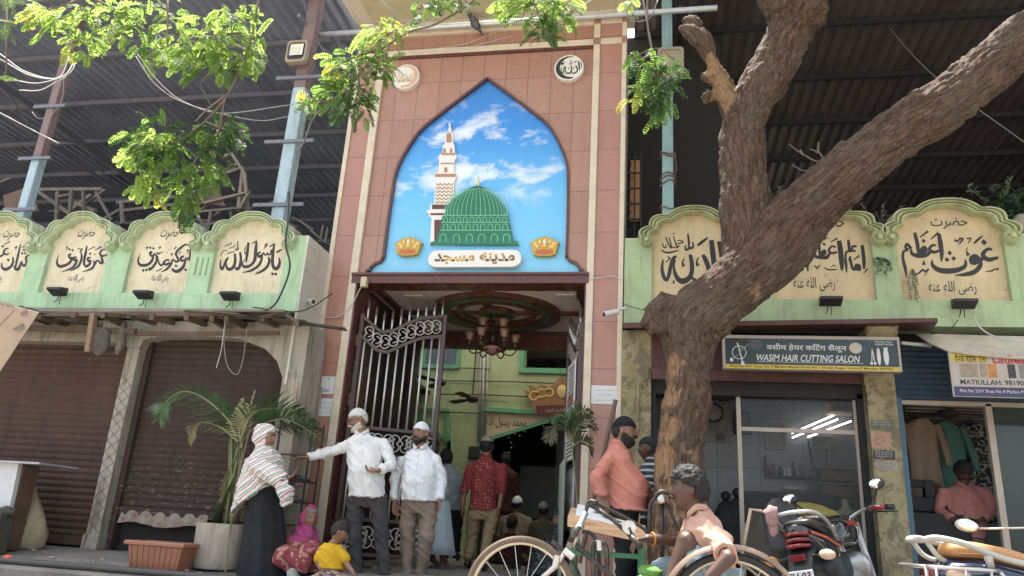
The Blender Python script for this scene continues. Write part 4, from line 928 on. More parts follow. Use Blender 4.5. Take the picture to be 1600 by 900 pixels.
b=MB();b.box((fx[1]+.03,.1,.13),(fx[1]+.075,.16,2.05));b.build('tile_strip',tile_mat('jamb_tile',(.5,.47,.42),(.46,.44,.4),(.15,.13,.12),0,0,3,.2),sl_)
b=MB();b.add([V(fx[0]+.02,.105,.55),V(fx[1]-.02,.105,.55),V(fx[1]-.02,.105,2.05),V(fx[0]+.02,.105,2.05)],[(0,1,2,3)]);b.build('window_pane',glass('window_glass',(.05,.055,.055),.03,.30),sl_)  # dark pane tint dims the salon, shade put into the glass
c=P(1115,645,Yb-.03);t=thing('wall_clock','round black rimmed wall clock on the salon tiles beside the tree','clock',c)
r_=.115;b=MB();b.lathe([(r_,.03),(r_,-.02),(r_*.9,-.03),(r_*.84,-.015),(r_*.84,.03)],c,'y',32);b.build('rim',m_blackp,t,auto=40)
b=MB();b.lathe([(r_*.84,0),(.001,0)],c+V(0,-.005,0),'y',32,cap=False);b.build('dial',mat('grey_dial',(.35,.33,.29),.4,.05),t)
b=MB()
for k in range(12):a=k*math.pi/6;p=c+V(math.sin(a)*r_*.7,-.008,math.cos(a)*r_*.7);b.box(p-V(.006,0,.006),p+V(.006,.002,.006))
for a,l in((-1.65,.075),(1.1,.05)):b.bar(c+V(0,-.011,0),c+V(math.sin(a)*l,-.011,math.cos(a)*l),.008,.003)
b.build('hands_and_marks',m_blackp,t)
c=P(1132,626,1.1);b=MB();b.lathe([(.07,0),(.06,.01),(.03,.05),(.02,.1),(.012,.14),(.012,.45)],c,'z',16);tag(b.build('pendant_lamp',m_black,smooth=True),'black bell shaped pendant lamp hanging above the salon clock','lamp')
c=P(1126,683,Yb-.01);b=MB();b.prism([(c.x+.07*(1 if i%2==0 else.72)*math.sin(i*math.pi/5),c.z+.055*(1 if i%2==0 else.72)*math.cos(i*math.pi/5)) for i in range(10)],front,Yb-.02,Yb-.003);tag(b.build('wall_plaque',mat('grey_plaque',(.12,.11,.10),.5)),'small grey star shaped plaque on the tiles under the clock','plaque')
def pic(px0,py0,px1,py1,Y,label,mt,mf,w=.02,cat='picture'):
 a,c=P(px0,py0,Y),P(px1,py1,Y);t=thing('framed_picture',label,cat,(a.x,Y,c.z))
 b=MB();b.box((a.x,Y-.012,c.z),(c.x,Y,a.z));b.build('picture_sheet',mt,t)
 b=MB();frame(b,a.x,c.z,c.x,a.z,w,Y);b.build('picture_frame',mf,t)
m_pale=mat('faded_picture',(.34,.33,.26),.5,.3,9)
pic(1148,646,1170,677,Yb-.01,'brown framed board on the salon tiles, behind the glass upright',mat('brown_board',(.12,.075,.05),.6),m_blackp)
pic(1196,660,1225,700,Yb-.01,'pale framed picture on the salon tiles, left of the tube reflections',m_pale,mat('pale_frame',(.4,.39,.35),.5))
pic(1268,684,1300,700,Yb-.01,'pale framed picture below the tube reflections in the salon',m_pale,mat('pale_frame',(.4,.39,.35),.5))
b=MB();a,c=P(1297,622,1.2),P(1330,650,1.5);b.box(a,c);tag(b.build('cardboard_box',mat('cardboard',(.28,.19,.12),.8,.15),bevel=.006),'brown cardboard box high in the salon corner above the tube reflections','box')
m_tube_glow=emis('reflected_tube_glow',(.95,.98,1),3)  # glowing tubes stand in for tube lamp reflections in a mirror
for a,c,l in(((1238,684),(1309,655),'glowing tube standing for a lamp reflection in the salon, the brightest and longest of three'),((1262,683),(1330,658),'glowing tube standing for a lamp reflection, lowest of three at the right upright'),((1237,677),(1304,648),'thin glowing tube standing for a lamp reflection in the salon, uppermost of three')):
 p,q=P(*a,Yb-.06),P(*c,Yb-.06);t=thing('tube_reflection',l,'lamp',p,'tube lamp reflections in the salon');b=MB();b.tube([p,q],.008,8);b.build('tube',m_tube_glow,t)
 b=MB();b.bar(p+V(0,.03,.0),q+V(0,.03,.0),.022,.02);b.build('added_batten',m_alu,t)
p,q=P(1196,743,Yb-.08),P(1256,746,Yb-.08);t=thing('wall_shelf','dark wall shelf in the salon holding a row of bottles','shelf',p)
b=MB();b.box((p.x,Yb-.14,p.z-.02),(q.x+.15,Yb-.002,p.z));b.build('board',m_blackp,t);b=MB();b.box((p.x,Yb-.14,p.z),(p.x+.012,Yb,p.z+.22));b.build('side_board',m_blackp,t)
BC=[(.25,.03,.06),(.35,.1,.15),(.3,.3,.28),(.05,.05,.05),(.4,.4,.4),(.5,.5,.48),(.1,.1,.1),(.45,.47,.45),(.12,.2,.18)]
names=['dark red bottle','pink bottle','grey bottle','black bottle','pale grey carton','white carton','tall black bottle','white jar','dark green bottle']
for k in range(9):
 x=p.x+.03+k*(q.x-p.x-.0)/9;hh_=RND.uniform(.09,.2);c=V(x,Yb-.08,p.z)
 b=MB()
 if k in(4,5):b.box(c+V(-.02,-.02,.001),c+V(.02,.02,hh_*.8))
 else:b.lathe([(.018,.001),(.019,hh_*.6),(.009,hh_*.75),(.009,hh_*.9),(.011,hh_*.9),(.011,hh_)],c,'z',10)
 tag(b.build('bottle' if k not in(4,5) else 'carton',mat('bottle_%d'%k,BC[k],.3,.1),smooth=k not in(4,5)),names[k]+' on the salon wall shelf, '+('first' if k==0 else 'last' if k==8 else 'between the others')+' of the row from the left' if k in(0,8) else names[k]+' standing in the row on the salon wall shelf','bottle' if k not in(4,5) else 'carton','bottles on the salon shelf')
c=V(1.25,.95,.13);t=thing('barber_chair','dark padded barber chair behind the salon glass','chair',c)
b=MB();b.box(c+V(-.26,-.25,.42),c+V(.26,.25,.54));b.build('seat',m_black,t,bevel=.03)
b=MB();b.box(c+V(-.24,.2,.5),c+V(.24,.32,1.05));b.build('backrest',m_black,t,bevel=.04)
b=MB();b.lathe([(.26,0),(.26,.03),(.05,.06),(.05,.42)],c,'z',18);b.build('pedestal',m_alu,t,auto=40)
for sg_ in(-1,1):b=MB();b.box(c+V(sg_*.27,-.22,.62),c+V(sg_*.33,.22,.68));b.build('armrest',m_alu,t,bevel=.015)
a,c_2=P(1205,712,Yb-.02),P(1330,690,Yb-.02)
t=thing('drawer_rack','brown wooden rack with pale shelf tops in the salon corner','rack',P(1300,790,1.0))
b=MB()
for k,(y0_,y1_) in enumerate(((734,752),(758,778))):
 b=MB();a,c=P(1285,y0_,1.0),P(1335,y1_,1.0);b.box((a.x,1.0,c.z),(c.x,1.35,a.z));b.build('drawer',mat('brown_wood',(.16,.075,.04),.5,.25),t,bevel=.006)
for y_ in(729,754,781):b=MB();a,c=P(1277,y_,.96),P(1338,y_+4,.96);b.box((a.x,.96,c.z),(c.x,1.4,a.z));b.build('shelf_top',mat('cream_edge',(.42,.36,.28),.6),t)
b=MB();c=P(1322,800,.75)
b.lathe([(.11,-.45),(.12,-.1),(.1,0.),(.04,.05),(.03,.12),(.04,.13)],c,'z',16);tag(b.build('plastic_can',mat('yellowish_plastic',(.42,.40,.24),.35,.1),smooth=True),'tall yellowish plastic can in the salon window','can')
b=MB();b.tube([P(1263,690,.9),P(1277,765,.8)],.012,7);tag(b.build('metal_rod',m_blackp),'dark rod leaning behind the salon glass','rod')
b=MB();a,c=P(1213,765,.9),P(1300,900,1.3);b.box((a.x,.85,c.z),(c.x,1.3,a.z-.02));tag(b.build('barber_counter',m_black,bevel=.01),'black counter at the foot of the salon wall','counter')
b=MB();b.ell(P(1240,763,.9),(.14,.08,.035),12,7,fn=lambda p:p*(1+.3*noise.noise(p*20)));tag(b.build('crumpled_cloth',mat('grey_cloth',(.33,.33,.32),.9),smooth=True),'crumpled grey cloth lying on the black salon counter','cloth')
A,B_,D=P(1128,523,-.46),P(1406,526,-.46),P(1131,577,-.46)
X0,X1,Z1,Z0=(A.x+D.x)/2,(B_.x+P(1410,580,-.46).x)/2,(A.z+B_.z)/2,(D.z+P(1410,580,-.46).z)/2
sg=thing('salon_signboard','dark green hair salon board with white lettering and a yellow address strip','sign',((X0+X1)/2,-.46,Z0))
b=MB();b.box((X0,-.455,Z0),(X1,-.36,Z1));b.build('sign_box',mat('dusty_sign_edge',(.36,.31,.27),.7,.15),sg,bevel=.006)
W_,H_=X1-X0,Z1-Z0;sx=lambda u:X0+u*W_;sz_=lambda v:Z1-v*H_
b=MB();b.box((sx(.015),-.4585,sz_(.86)),(sx(.985),-.4555,sz_(.1)));fc=b.build('sign_face',mat('dark_green_print',(.022,.036,.036),.4,.15),sg)
b=MB();b.box((sx(.015),-.4585,sz_(.985)),(sx(.985),-.4555,sz_(.862)));ys=b.build('address_strip',mat('yellow_print',(.52,.37,.05),.5,.1),sg)
m_let=mat('white_print',(.55,.55,.52),.5,.08)
b=MB();yy=-.4595
write(b,'वसीम हेयर क\u093fट\u0902ग सैलून',(sx(.48),yy,sz_(.36)),w=W_*.45,h=H_*.24,bold=.012)
write(b,'WASIM HAIR CUTTING SALON',(sx(.485),yy,sz_(.66)),w=W_*.58,h=H_*.2,bold=.015,shear=.25)
b.box((sx(.2),yy,sz_(.785)),(sx(.79),yy+.001,sz_(.775)))
write(b,'Wasim bhai\n9594776768',(sx(.912),yy,sz_(.19)),w=W_*.10,h=H_*.13)
b.build('sign_lettering',m_let,fc)
b=MB();write(b,'Plot No 25/v Shop No 5 Madina Masjid Road No 1 Shivaji Nagar Govandi Mumbai 400043',(sx(.495),yy,sz_(.925)),w=W_*.91,h=H_*.085,bold=.012);b.build('address_lettering',m_blackp,ys)
b=MB();cx,cz,rr_=sx(.095),sz_(.52),H_*.2
for k in range(28):
 a0,a1=2*math.pi*k/28,2*math.pi*(k+1)/28
 b.add([V(cx+rr_*math.cos(q_)*s_,yy,cz+rr_*math.sin(q_)*s_) for q_,s_ in((a0,1),(a1,1),(a1,.9),(a0,.9))],[(0,1,2,3)])
b.bar(V(cx-.06,yy-.001,cz-.07),V(cx+.07,yy-.001,cz+.06),.014,.002);b.bar(V(cx+.03,yy-.001,cz-.10),V(cx-.015,yy-.001,cz+.10),.012,.002);b.bar(V(cx+.0,yy-.002,cz+.02),V(cx+.09,yy-.002,cz+.075),.035,.002)
for dx,dz in((-.075,-.075),(.03,-.11)):b.ell((cx+dx,yy,cz+dz),(.018,.002,.022),10,4)
cx=sx(.845);b.bar(V(cx-.012,yy,sz_(.72)),V(cx,yy,sz_(.33)),.008,.002);b.bar(V(cx+.012,yy,sz_(.72)),V(cx,yy,sz_(.33)),.008,.002)
for dx in(-.016,.016):b.ell((cx+dx,yy,sz_(.77)),(.013,.002,.016),10,4)
for u,w_ in((.878,.017),(.918,.024)):b.ell((sx(u),yy,sz_(.57)),(w_,.003,H_*.25),12,8)
b.box((sx(.905),yy-.004,sz_(.36)),(sx(.931),yy,sz_(.32)));b.build('sign_emblem',m_let,fc)
b=MB();b.ell((sx(.755),yy,sz_(.34)),(.06,.004,.055),12,8);b.build('printed_machine',mat('cream_print',(.42,.38,.3),.5),fc)
b=MB();b.box((sx(.15),yy,sz_(.42)),(sx(.225),yy+.0005,sz_(.14)));b.build('printed_photo',mat('grey_print',(.07,.08,.085),.5,.5,30),fc)
b=MB();b.ell((sx(.80),yy-.001,sz_(.38)),(.022,.003,.035),8,6);b.build('printed_blue_spot',mat('blue_print',(.03,.06,.16),.5),fc)
PX0,PX1=P(1352,600,-.1).x,P(1402,640,-.1).x
pl2=thing('yellow_pillar','peeling yellow pillar with torn posters between the salon and the tailor','pillar',((PX0+PX1)/2,-.1,.13))
b=MB();b.box((PX0,-.12,.13),(PX1,.25,2.5));b.add([V(PX0-.02,-.12,2.16),V(PX1,-.12,2.3),V(PX1,-.4,2.7),V(PX0-.02,-.4,2.7),V(PX0-.02,-.0,2.16),V(PX1,-.0,2.3),V(PX1,-.0,2.7),V(PX0-.02,.0,2.7)],[(0,1,2,3),(7,6,5,4),(0,4,5,1),(1,5,6,2),(2,6,7,3),(3,7,4,0)]);b.build('shaft',m_yel,pl2,bevel=.01)
for(x0,y0_,x1,y1_,c,txt,tc,nm) in((1361,655,1397,672,(.13,.14,.1),'',None,'dark'),(1360,674,1394,701,(.42,.25,.17),arabic('تاج'),(.3,.05,.05),'pink'),(1364,702,1399,718,(.05,.045,.05),'OPEN',(.4,.38,.34),'black'),(1367,720,1404,736,(.36,.30,.25),'',None,'buff')):
 a,c_2=P(x0,y0_,-.124),P(x1,y1_,-.124)
 b=MB();n_=7;q=[(a.x+(c_2.x-a.x)*k/n_,a.z+RND.uniform(-.012,.006)) for k in range(n_+1)]+[(c_2.x-(c_2.x-a.x)*k/n_,c_2.z+RND.uniform(-.006,.014)) for k in range(n_+1)]
 b.prism(q,front,-.126,-.1215);po=b.build('torn_poster',mat('poster_'+nm,c,.7,.35,18),pl2)
 if txt and nm!='black':b=MB();write(b,txt,((a.x+c_2.x)/2-.01,-.1275,(a.z+c_2.z)/2),w=(c_2.x-a.x)*.55,h=(a.z-c_2.z)*.6);b.build('poster_lettering',mat('poster_ink_'+nm,tc,.6),po)
 elif nm!='pink':
  b=MB()
  for k in range(2 if nm=='dark' else 3):
   z=a.z-(a.z-c_2.z)*(.25+.25*k);x=a.x+.02
   while x<c_2.x-.03:wv=RND.uniform(.008,.025);b.box((x,-.1285,z-.008),(x+wv,-.127,z+.008));x+=wv+.008
  b.build('poster_marks',mat('poster_grey_mark',(.25,.23,.2) if nm!='buff' else(.1,.08,.07),.7),po)
ta=thing('tailor_shop','dim tailor shop with a blue shutter box and cream door frames','shop',(3.2,.1,.13))
m_blue=mat('dark_blue_shutter',(.03,.055,.085),.5,.25,5)
x0=PX1+.005;b=MB();zb,zt_=P(1450,624,.05).z,2.62
R=[]
for k in range(40):R.append((zb+(zt_-zb)*k/39,.05-.012*(k%4 in(1,2))))
b.loft([[V(x,y,z) for z,y in R] for x in(x0,6)],closed=False);b.box((x0,.06,zb),(6,.3,zt_));b.build('shutter_box',m_blue,ta)
b=MB();b.box((x0,.0,.13),(x0+.075,.2,zb));b.build('door_post',mat('blue_post_paint',(.05,.12,.17),.5,.25,7),ta)
b=MB();fxx=P(1552,700,.1).x
b.box((fxx-.03,.08,.13),(fxx+.03,.14,zb-.02));b.box((x0+.08,.08,zb-.05),(6,.14,zb-.004));b.box((4.6,.08,.13),(4.66,.14,zb-.05));b.build('door_frame',m_alu,ta,bevel=.004)
b=MB();b.box((fxx+.03,.11,.13),(4.6,.115,zb-.05));b.build('door_pane',glass('dark_glass',(.06,.08,.075),.05,.55),ta)
b=MB();b.box((x0,2.2,.13),(6,2.3,2.7));b.box((x0-.0,.25,.13),(x0+.05,2.2,2.7));b.box((6,.2,.13),(6.1,2.3,2.7));b.box((x0,.2,2.62),(6,2.3,2.7));b.build('tailor_room',mat('dim_green_wall',(.10,.12,.11),.7,.2),ta)
b=MB()
for k in range(5):b.tube([P(1415,632+k*5,.35+k*.28),P(1600,640+k*4,.35+k*.28)],.008,5)
b.build('hanging_rail',m_alu,ta)
def garment(label,px,py,Y,w,L,mt,sleeve=True,seed=0):
 c=P(px,py,Y);t=thing('hanging_garment',label,'garment',c,'clothes hanging in the tailor shop');b=MB();R=[];n=26
 for k,(u,ww) in enumerate(((0,.25),(.03,.5),(.1,.95),(.25,.8),(.5,.75),(.75,.85),(1,.95))):
  R.append([c+V(ww*w/2*math.cos(a)+.02*math.sin(a*5+seed),.05*math.sin(a)*(1+.5*math.sin(5*a+seed+u*2)),-u*L) for a in[2*math.pi*i/n for i in range(n)]])
 b.loft(R,cap=False);b.build('body',mt,t,smooth=True)
 if sleeve:
  for sgn in(-1,1):
   b=MB();b.tube([c+V(sgn*w*.42,0,-.06*L),c+V(sgn*w*.55,-.01,-.3*L),c+V(sgn*w*.62,0,-.5*L)],[.06,.065,.055],10,smooth_n=4,cap=False,flat=.5);b.build('sleeve',mt,t,smooth=True)
 b=MB();b.tube([c+V(-.15,0,-.03),c+V(0,0,.02),c+V(.15,0,-.03)],.006,5);b.tube([c+V(0,0,.02),c+V(0,0,.12)],.004,5);b.build('hanger',m_blackp,t)
garment('peach long shirt on a hanger, nearest the blue post',1438,655,1.15,.40,1.0,mat('peach_cloth',(.36,.27,.2),.8,.15),True,0)
garment('sea green long shirt on a hanger between two other garments',1473,660,1.3,.48,1.05,mat('sea_green_cloth',(.10,.24,.2),.8,.15),True,2)
s=NT('black_floral_cloth');s.col(s.ramp(s.noise(s.obj(),28,3,.5),[(.5,(.015,.015,.016)),(.56,(.3,.3,.28))]));s.rough(.8)
garment('black garment with a white floral print, beside the tailor door upright',1516,660,1.4,.44,1.1,s.m,False,4)
fan('dark fan under the ceiling of the tailor shop',P(1482,646,.8),2.62,.42,.3)
b=MB();a,c=P(1420,800,.45),P(1500,900,.9);b.box((a.x,.45,c.z),(c.x,.9,a.z));tag(b.build('sewing_table',m_black,bevel=.01),'black sewing table at the foot of the tailor','table')
b=MB();c=P(1440,780,.6);b.box(c+V(-.2,0,-.12),c+V(.15,.12,.02));b.box(c+V(.05,.02,.02),c+V(.15,.12,.2));b.box(c+V(-.2,.03,.12),c+V(.15,.11,.2));b.lathe([(.06,0),(.06,.03)],c+V(.17,.06,.12),'y',14);tag(b.build('sewing_machine',m_black,bevel=.012),'black sewing machine on the table beside the tailor','sewing machine')
b=MB();b.ell(P(1575,780,.7),(.22,.15,.12),14,8,fn=lambda p:p*(1+.3*noise.noise(p*9)));tag(b.build('folded_cloth',mat('teal_cloth',(.06,.14,.15),.9),smooth=True),'heap of teal cloth behind the tailor glass door','cloth')
b=MB();m_canv=mat('dirty_canvas',(.50,.44,.34),.85,.18,5,.2,dirt=(.2,.13,.07),dscale=2.5,damt=.45)
g_=[[P(1430,521,-.06),P(1478,546,-.68)],[P(1480,522,-.06),P(1510,552,-.72)],[P(1540,524,-.06),P(1570,558,-.70)],[P(1640,526,-.06),P(1660,562,-.74)],[P(1900,530,-.06),P(1900,575,-.70)]]
b.loft([[p,(p+q)/2+V(0,0,-.02),q,q+V(0,.01,-.012),(p+q)/2+V(0,0,-.032),p+V(0,0,-.012)] for p,q in g_]);tag(b.build('canvas_awning',m_canv),'dirty cream canvas awning sloping out above the tailor banner','awning')
b=MB();p,q=P(1408,536,-.3),P(1455,541,-.25);b.bar(p,q,.025,.03);tag(b.build('slotted_angle',mat('pale_slotted_steel',(.42,.4,.36),.5)),'pale slotted steel bar between the salon board and the awning','bar')
A,D=P(1479,546,-.66),P(1491,618,-.66);X0=(A.x+D.x)/2;Z1,Z0=P(1540,549,-.66).z,P(1540,621,-.66).z;X1=X0+1.28
bn=thing('tailor_banner','white ladies tailor banner with red heading and blue bottom strip','banner',((X0+X1)/2,-.66,Z0))
W_,H_=X1-X0,Z1-Z0;sx=lambda u:X0+u*W_;sz_=lambda v:Z1-v*H_
b=MB();b.box((X0,-.665,Z0),(X1,-.65,Z1));b.build('banner_frame',mat('pale_edge',(.4,.37,.33),.7),bn)
b=MB();b.box((X0+.012,-.668,sz_(.78)),(X1-.012,-.6655,Z1-.01));fc=b.build('banner_face',mat('grey_white_print',(.40,.35,.31),.6,.1,4),bn)
b=MB();b.box((X0+.012,-.668,sz_(.985)),(X1-.012,-.6655,sz_(.782)));bsx=b.build('blue_strip',mat('navy_print',(.05,.045,.11),.6),bn);yy=-.669
b=MB();b.box((sx(.015),-.6688,sz_(.25)),(sx(.25),-.6682,sz_(.05)));b.build('yellow_patch',mat('yellow_print',(.52,.37,.05)),fc)
b=MB();write(b,'रौनक लेडीस  टेलर',(sx(.14),yy-.0005,sz_(.16)),w=W_*.21,h=H_*.19,bold=.012);write(b,'MATIULLAH: 981906',(sx(.27),yy,sz_(.68)),w=W_*.43,h=H_*.11,bold=.02);b.build('black_lettering',m_blackp,fc)
b=MB();write(b,'Ladies',(sx(.385),yy,sz_(.17)),w=W_*.205,h=H_*.2,bold=.03);b.build('red_lettering',mat('red_print',(.42,.05,.05),.6),fc)
b=MB();write(b,'Plot No 25/V Shop No 4 Madina Masjid Road',(sx(.31),yy,sz_(.88)),w=W_*.53,h=H_*.09);b.build('white_lettering',m_let,bsx)
m_ph=[mat('buff_photo',(.32,.25,.18),.6,.4,22),mat('orange_photo',(.45,.2,.05),.6,.3,15),mat('black_photo',(.04,.04,.045),.6),mat('grey_photo',(.2,.2,.18),.6)]
for u0,u1,mi in((.06,.18,0),(.245,.30,1),(.19,.24,0),(.37,.42,2),(.44,.48,3),(.6,.8,0)):b=MB();b.box((sx(u0),yy+.0003,sz_(.58)),(sx(u1),yy+.001,sz_(.28)));b.build('printed_photo',m_ph[mi],fc)
# ================================================================== things along the left pavement
def pave_z(y):return float(np.interp(y,[-1.75,-.6,0],[.02,.13,.13]))
m_terra=mat('terracotta_plastic',(.26,.105,.062),.45,.12,6,.05)
c=V(-4.38,-1.45,pave_z(-1.45))
t=thing('planter_box','empty rectangular terracotta planter on the pavement in front of the scratched shutter','planter',c,rz=.12)
def rect_ring(x,y,z,n=1):return[c+V(sx_*x,sy_*y,z) for sx_,sy_ in((-1,-1),(1,-1),(1,1),(-1,1))]
b=MB();b.loft([rect_ring(.235,.10,0),rect_ring(.27,.125,.21),rect_ring(.27,.125,.212),rect_ring(.25,.105,.212),rect_ring(.235,.09,.06)]);b.build('trough',m_terra,t,bevel=.006)
b=MB();b.loft([rect_ring(.275,.13,.205),rect_ring(.30,.155,.21),rect_ring(.30,.155,.235),rect_ring(.29,.145,.245),rect_ring(.255,.11,.245),rect_ring(.25,.105,.20)],cap=False);b.build('rim',m_terra,t,bevel=.004)
b=MB()
for k in range(9):b.bar(c+V(-.21+k*.052,-.103,.01),c+V(-.235+k*.0585,-.127,.2),.008,.006)
b.build('ribs',m_terra,t)
m_drum=stained('stained_concrete_drum',(.36,.33,.28),(.16,.13,.1),drip=.7)
dc=V(-3.99,-1.12,pave_z(-1.12))
t=thing('palm_pot','stained old concrete drum holding a palm, behind the woman in black','pot',dc)
b=MB();b.lathe([(.23,0),(.25,.02),(.262,.36),(.266,.40),(.25,.40),(.24,.33),(.001,.32)],dc,'z',28);b.build('drum',m_drum,t,auto=45)
b=MB();b.lathe([(.24,.33),(.1,.36),(.001,.365)],dc,'z',14);b.build('soil',mat('dry_soil',(.10,.07,.045),.95,.3,20,.6),t)
m_palm=mat('palm_leaf',(.045,.105,.035),.45,.35,7,.1);m_palm_y=mat('yellowed_palm_leaf',(.22,.20,.09),.6,.3,8);m_stemp=mat('palm_stem',(.16,.17,.07),.6,.3,9)
def frond(parent,pts,ll,n,mt,ms,droop=.4,seed=0,nm='frond'):
 rn=random.Random(seed);q=[V(*p) for p in catmull([list(p) for p in pts],10)]
 b=MB();b.tube(q,[max(.003,.012*(1-.8*i/len(q))) for i in range(len(q))],6);f=b.build(nm,ms,parent)
 b=MB();L=[0]
 for i in range(1,len(q)):L.append(L[-1]+(q[i]-q[i-1]).length)
 n=int(n*1.5)
 for k in range(n):
  u=.22+.78*k/(n-1);d_=u*L[-1];i=max(1,min(len(q)-1,int(np.searchsorted(L,d_))));
  p=q[i-1].lerp(q[i],(d_-L[i-1])/max(1e-6,L[i]-L[i-1]));tg=(q[i]-q[i-1]).normalized()
  side=tg.cross(V(0,0,1));side=side.normalized() if side.length>.1 else V(1,0,0);up=side.cross(tg).normalized()
  ln=1.25*ll*math.sin(math.pi*min(.97,.18+u*.72))*rn.uniform(.85,1.1)
  for sg_ in(-1,1):
   dr=(side*sg_*.5+up*(.75 if sg_>0 else-.45)+tg*.55+V(rn.uniform(-.1,.1),rn.uniform(-.1,.1),rn.uniform(-.1,.1))).normalized()
   w_=.010;a0=p;a1=p+dr*ln*.5;a2=p+dr*ln+V(0,0,-droop*ln*.35);nn=dr.cross(up).normalized()
   b.add([a0-nn*w_*.5,a0+nn*w_*.5,a1+nn*w_+V(0,0,-droop*ln*.12),a2,a1-nn*w_+V(0,0,-droop*ln*.12)],[(0,1,2,4),(4,2,3)])
 b.build('leaflets',mt,f,fixn=False);return f
pr=thing('potted_palm','areca palm with arching fronds growing from the concrete drum','palm',dc+V(0,0,.35))
b=MB();base=dc+V(.05,0,.33)
for k in range(7):
 a=k*.9;e=P(372+RND.uniform(-14,14),655+RND.uniform(-20,25),-1.1+RND.uniform(-.08,.08));b.tube([base+V(.06*math.cos(a),.06*math.sin(a),0),(base+e)/2+V(.02*math.cos(a),.02,0),e],[.016,.013,.008],6)
b.build('stems',m_stemp,pr,smooth=True)
PF=[([(372,690),(355,655),(318,622),(285,612),(258,630),(249,655)],.22,30,m_palm,.9),([(378,690),(400,668),(440,655),(475,668),(503,690)],.22,26,m_palm,.55),([(375,690),(392,650),(425,638),(462,648),(492,664)],.22,24,m_palm,.5),([(372,690),(345,668),(318,660),(302,668),(297,690)],.10,14,m_palm_y,1.0),([(376,700),(385,665),(392,635),(398,612)],.10,12,m_palm_y,.6),([(370,720),(360,760),(345,800),(335,830)],.17,18,m_palm,.9),([(372,700),(362,735),(356,765),(354,790)],.12,12,m_palm_y,1.2),([(374,700),(360,660),(352,640),(330,640)],.16,16,m_palm,.7),([(380,760),(372,800),(366,830)],.10,10,m_palm_y,1),([(378,700),(372,655),(378,625)],.12,12,m_palm_y,.4)]
for k,(pp_,ll,n,mt_,dr) in enumerate(PF):
 pts=[P(x,y,-1.1+.05*math.sin(k*2+i)-(.04*i if k in(0,3) else-.03*i)) for i,(x,y) in enumerate(pp_)]
 frond(pr,pts,ll,n,mt_,m_stemp,dr,k)
b=MB();b.tube([P(352,895,-1.45),P(366,770,-1.25),P(398,640,-1.05)],.007,6);tag(b.build('bamboo_stake',mat('bamboo_cane',(.16,.12,.07),.6)),'thin cane leaning past the concrete drum into the palm','stake')
m_wire=mat('rusty_black_wire',(.035,.028,.025),.5,.3)
RX0,RX1,RY0,RY1=-3.80,-3.44,-.72,-.46;rk=thing('shoe_rack','thin black metal shoe rack against the red pilaster','rack',(-3.62,-.6,.13))
b=MB()
for x in(RX0,RX1):
 for y in(RY0,RY1):b.bar(V(x,y,.13),V(x,y,1.52),.016)
b.build('upright',m_wire,rk)
lv=[P(480,y,-.6).z for y in(668,713,753,786,822)]
for z in lv:
 b=MB();
 for y in(RY0,RY1):b.bar(V(RX0,y,z),V(RX1,y,z),.014)
 for x in(RX0,RX1):b.bar(V(x,RY0,z),V(x,RY1,z),.014)
 for k in range(5):b.bar(V(RX0,RY0+.04+k*.045,z+.002),V(RX1,RY0+.04+k*.045,z+.002),.007)
 b.build('wire_shelf',m_wire,rk)
def sandal(c,a,col,label,grp='footwear at the mosque door',s_=1.0,strap=True):
 t=thing('sandal',label,'sandal',c,grp);R=Matrix.Rotation(a,4,'Z');T=Matrix.Translation(c)@R
 out=[(.038*s_*math.cos(q)*(1+.15*math.sin(q)),.125*s_*math.sin(q)) for q in np.linspace(0,2*math.pi,20)[:-1]]
 b=MB();b.prism(out,lambda x,y,d:T@V(x,y,d),0,.022*s_);b.build('sole',col,t,bevel=.004)
 b=MB()
 for sg_ in(-1,1):b.tube([T@V(sg_*.038*s_,-.0,.02),T@V(sg_*.03*s_,.03*s_,.055*s_),T@V(0,.075*s_,.03*s_)],.008*s_,6,smooth_n=3,flat=.6)
 b.build('strap',col,t,smooth=True)
m_sand=mat('black_rubber_sandal',(.02,.018,.018),.6,.3);m_sandb=mat('brown_leather_sandal',(.07,.04,.028),.5,.3)
sandal(V(-3.68,-.6,lv[2]+.01),1.2,m_sand,'dark sandal on the third shelf of the rack, nearer the woman');sandal(V(-3.56,-.6,lv[2]+.01),1.4,m_sand,'dark sandal on the third shelf of the rack, nearer the old man')
sandal(V(-3.68,-.6,lv[3]+.01),1.5,m_sandb,'dark brown slipper on the fourth shelf of the rack, left of its pair');sandal(V(-3.57,-.6,lv[3]+.01),1.3,m_sandb,'dark brown slipper on the fourth shelf of the rack, right of its pair')
sandal(V(-3.65,-.6,lv[0]+.01),1.5,m_sand,'dark shoe on the top shelf of the rack under the palm');
for k,(x,y,l) in enumerate(((-3.02,-.28,'black slipper on the step by the old man, left one'),(-2.9,-.3,'black slipper on the step between the two men in white'),(-1.75,2.0,'lone dark slipper on the passage floor behind the front wheel'),(-1.45,2.6,'dark slipper far back on the passage floor beside the veiled woman'),(-1.9,2.9,'dark slipper far back on the passage floor behind the man in red'))):sandal(V(x,y,.135),.4+k,m_sand,l)
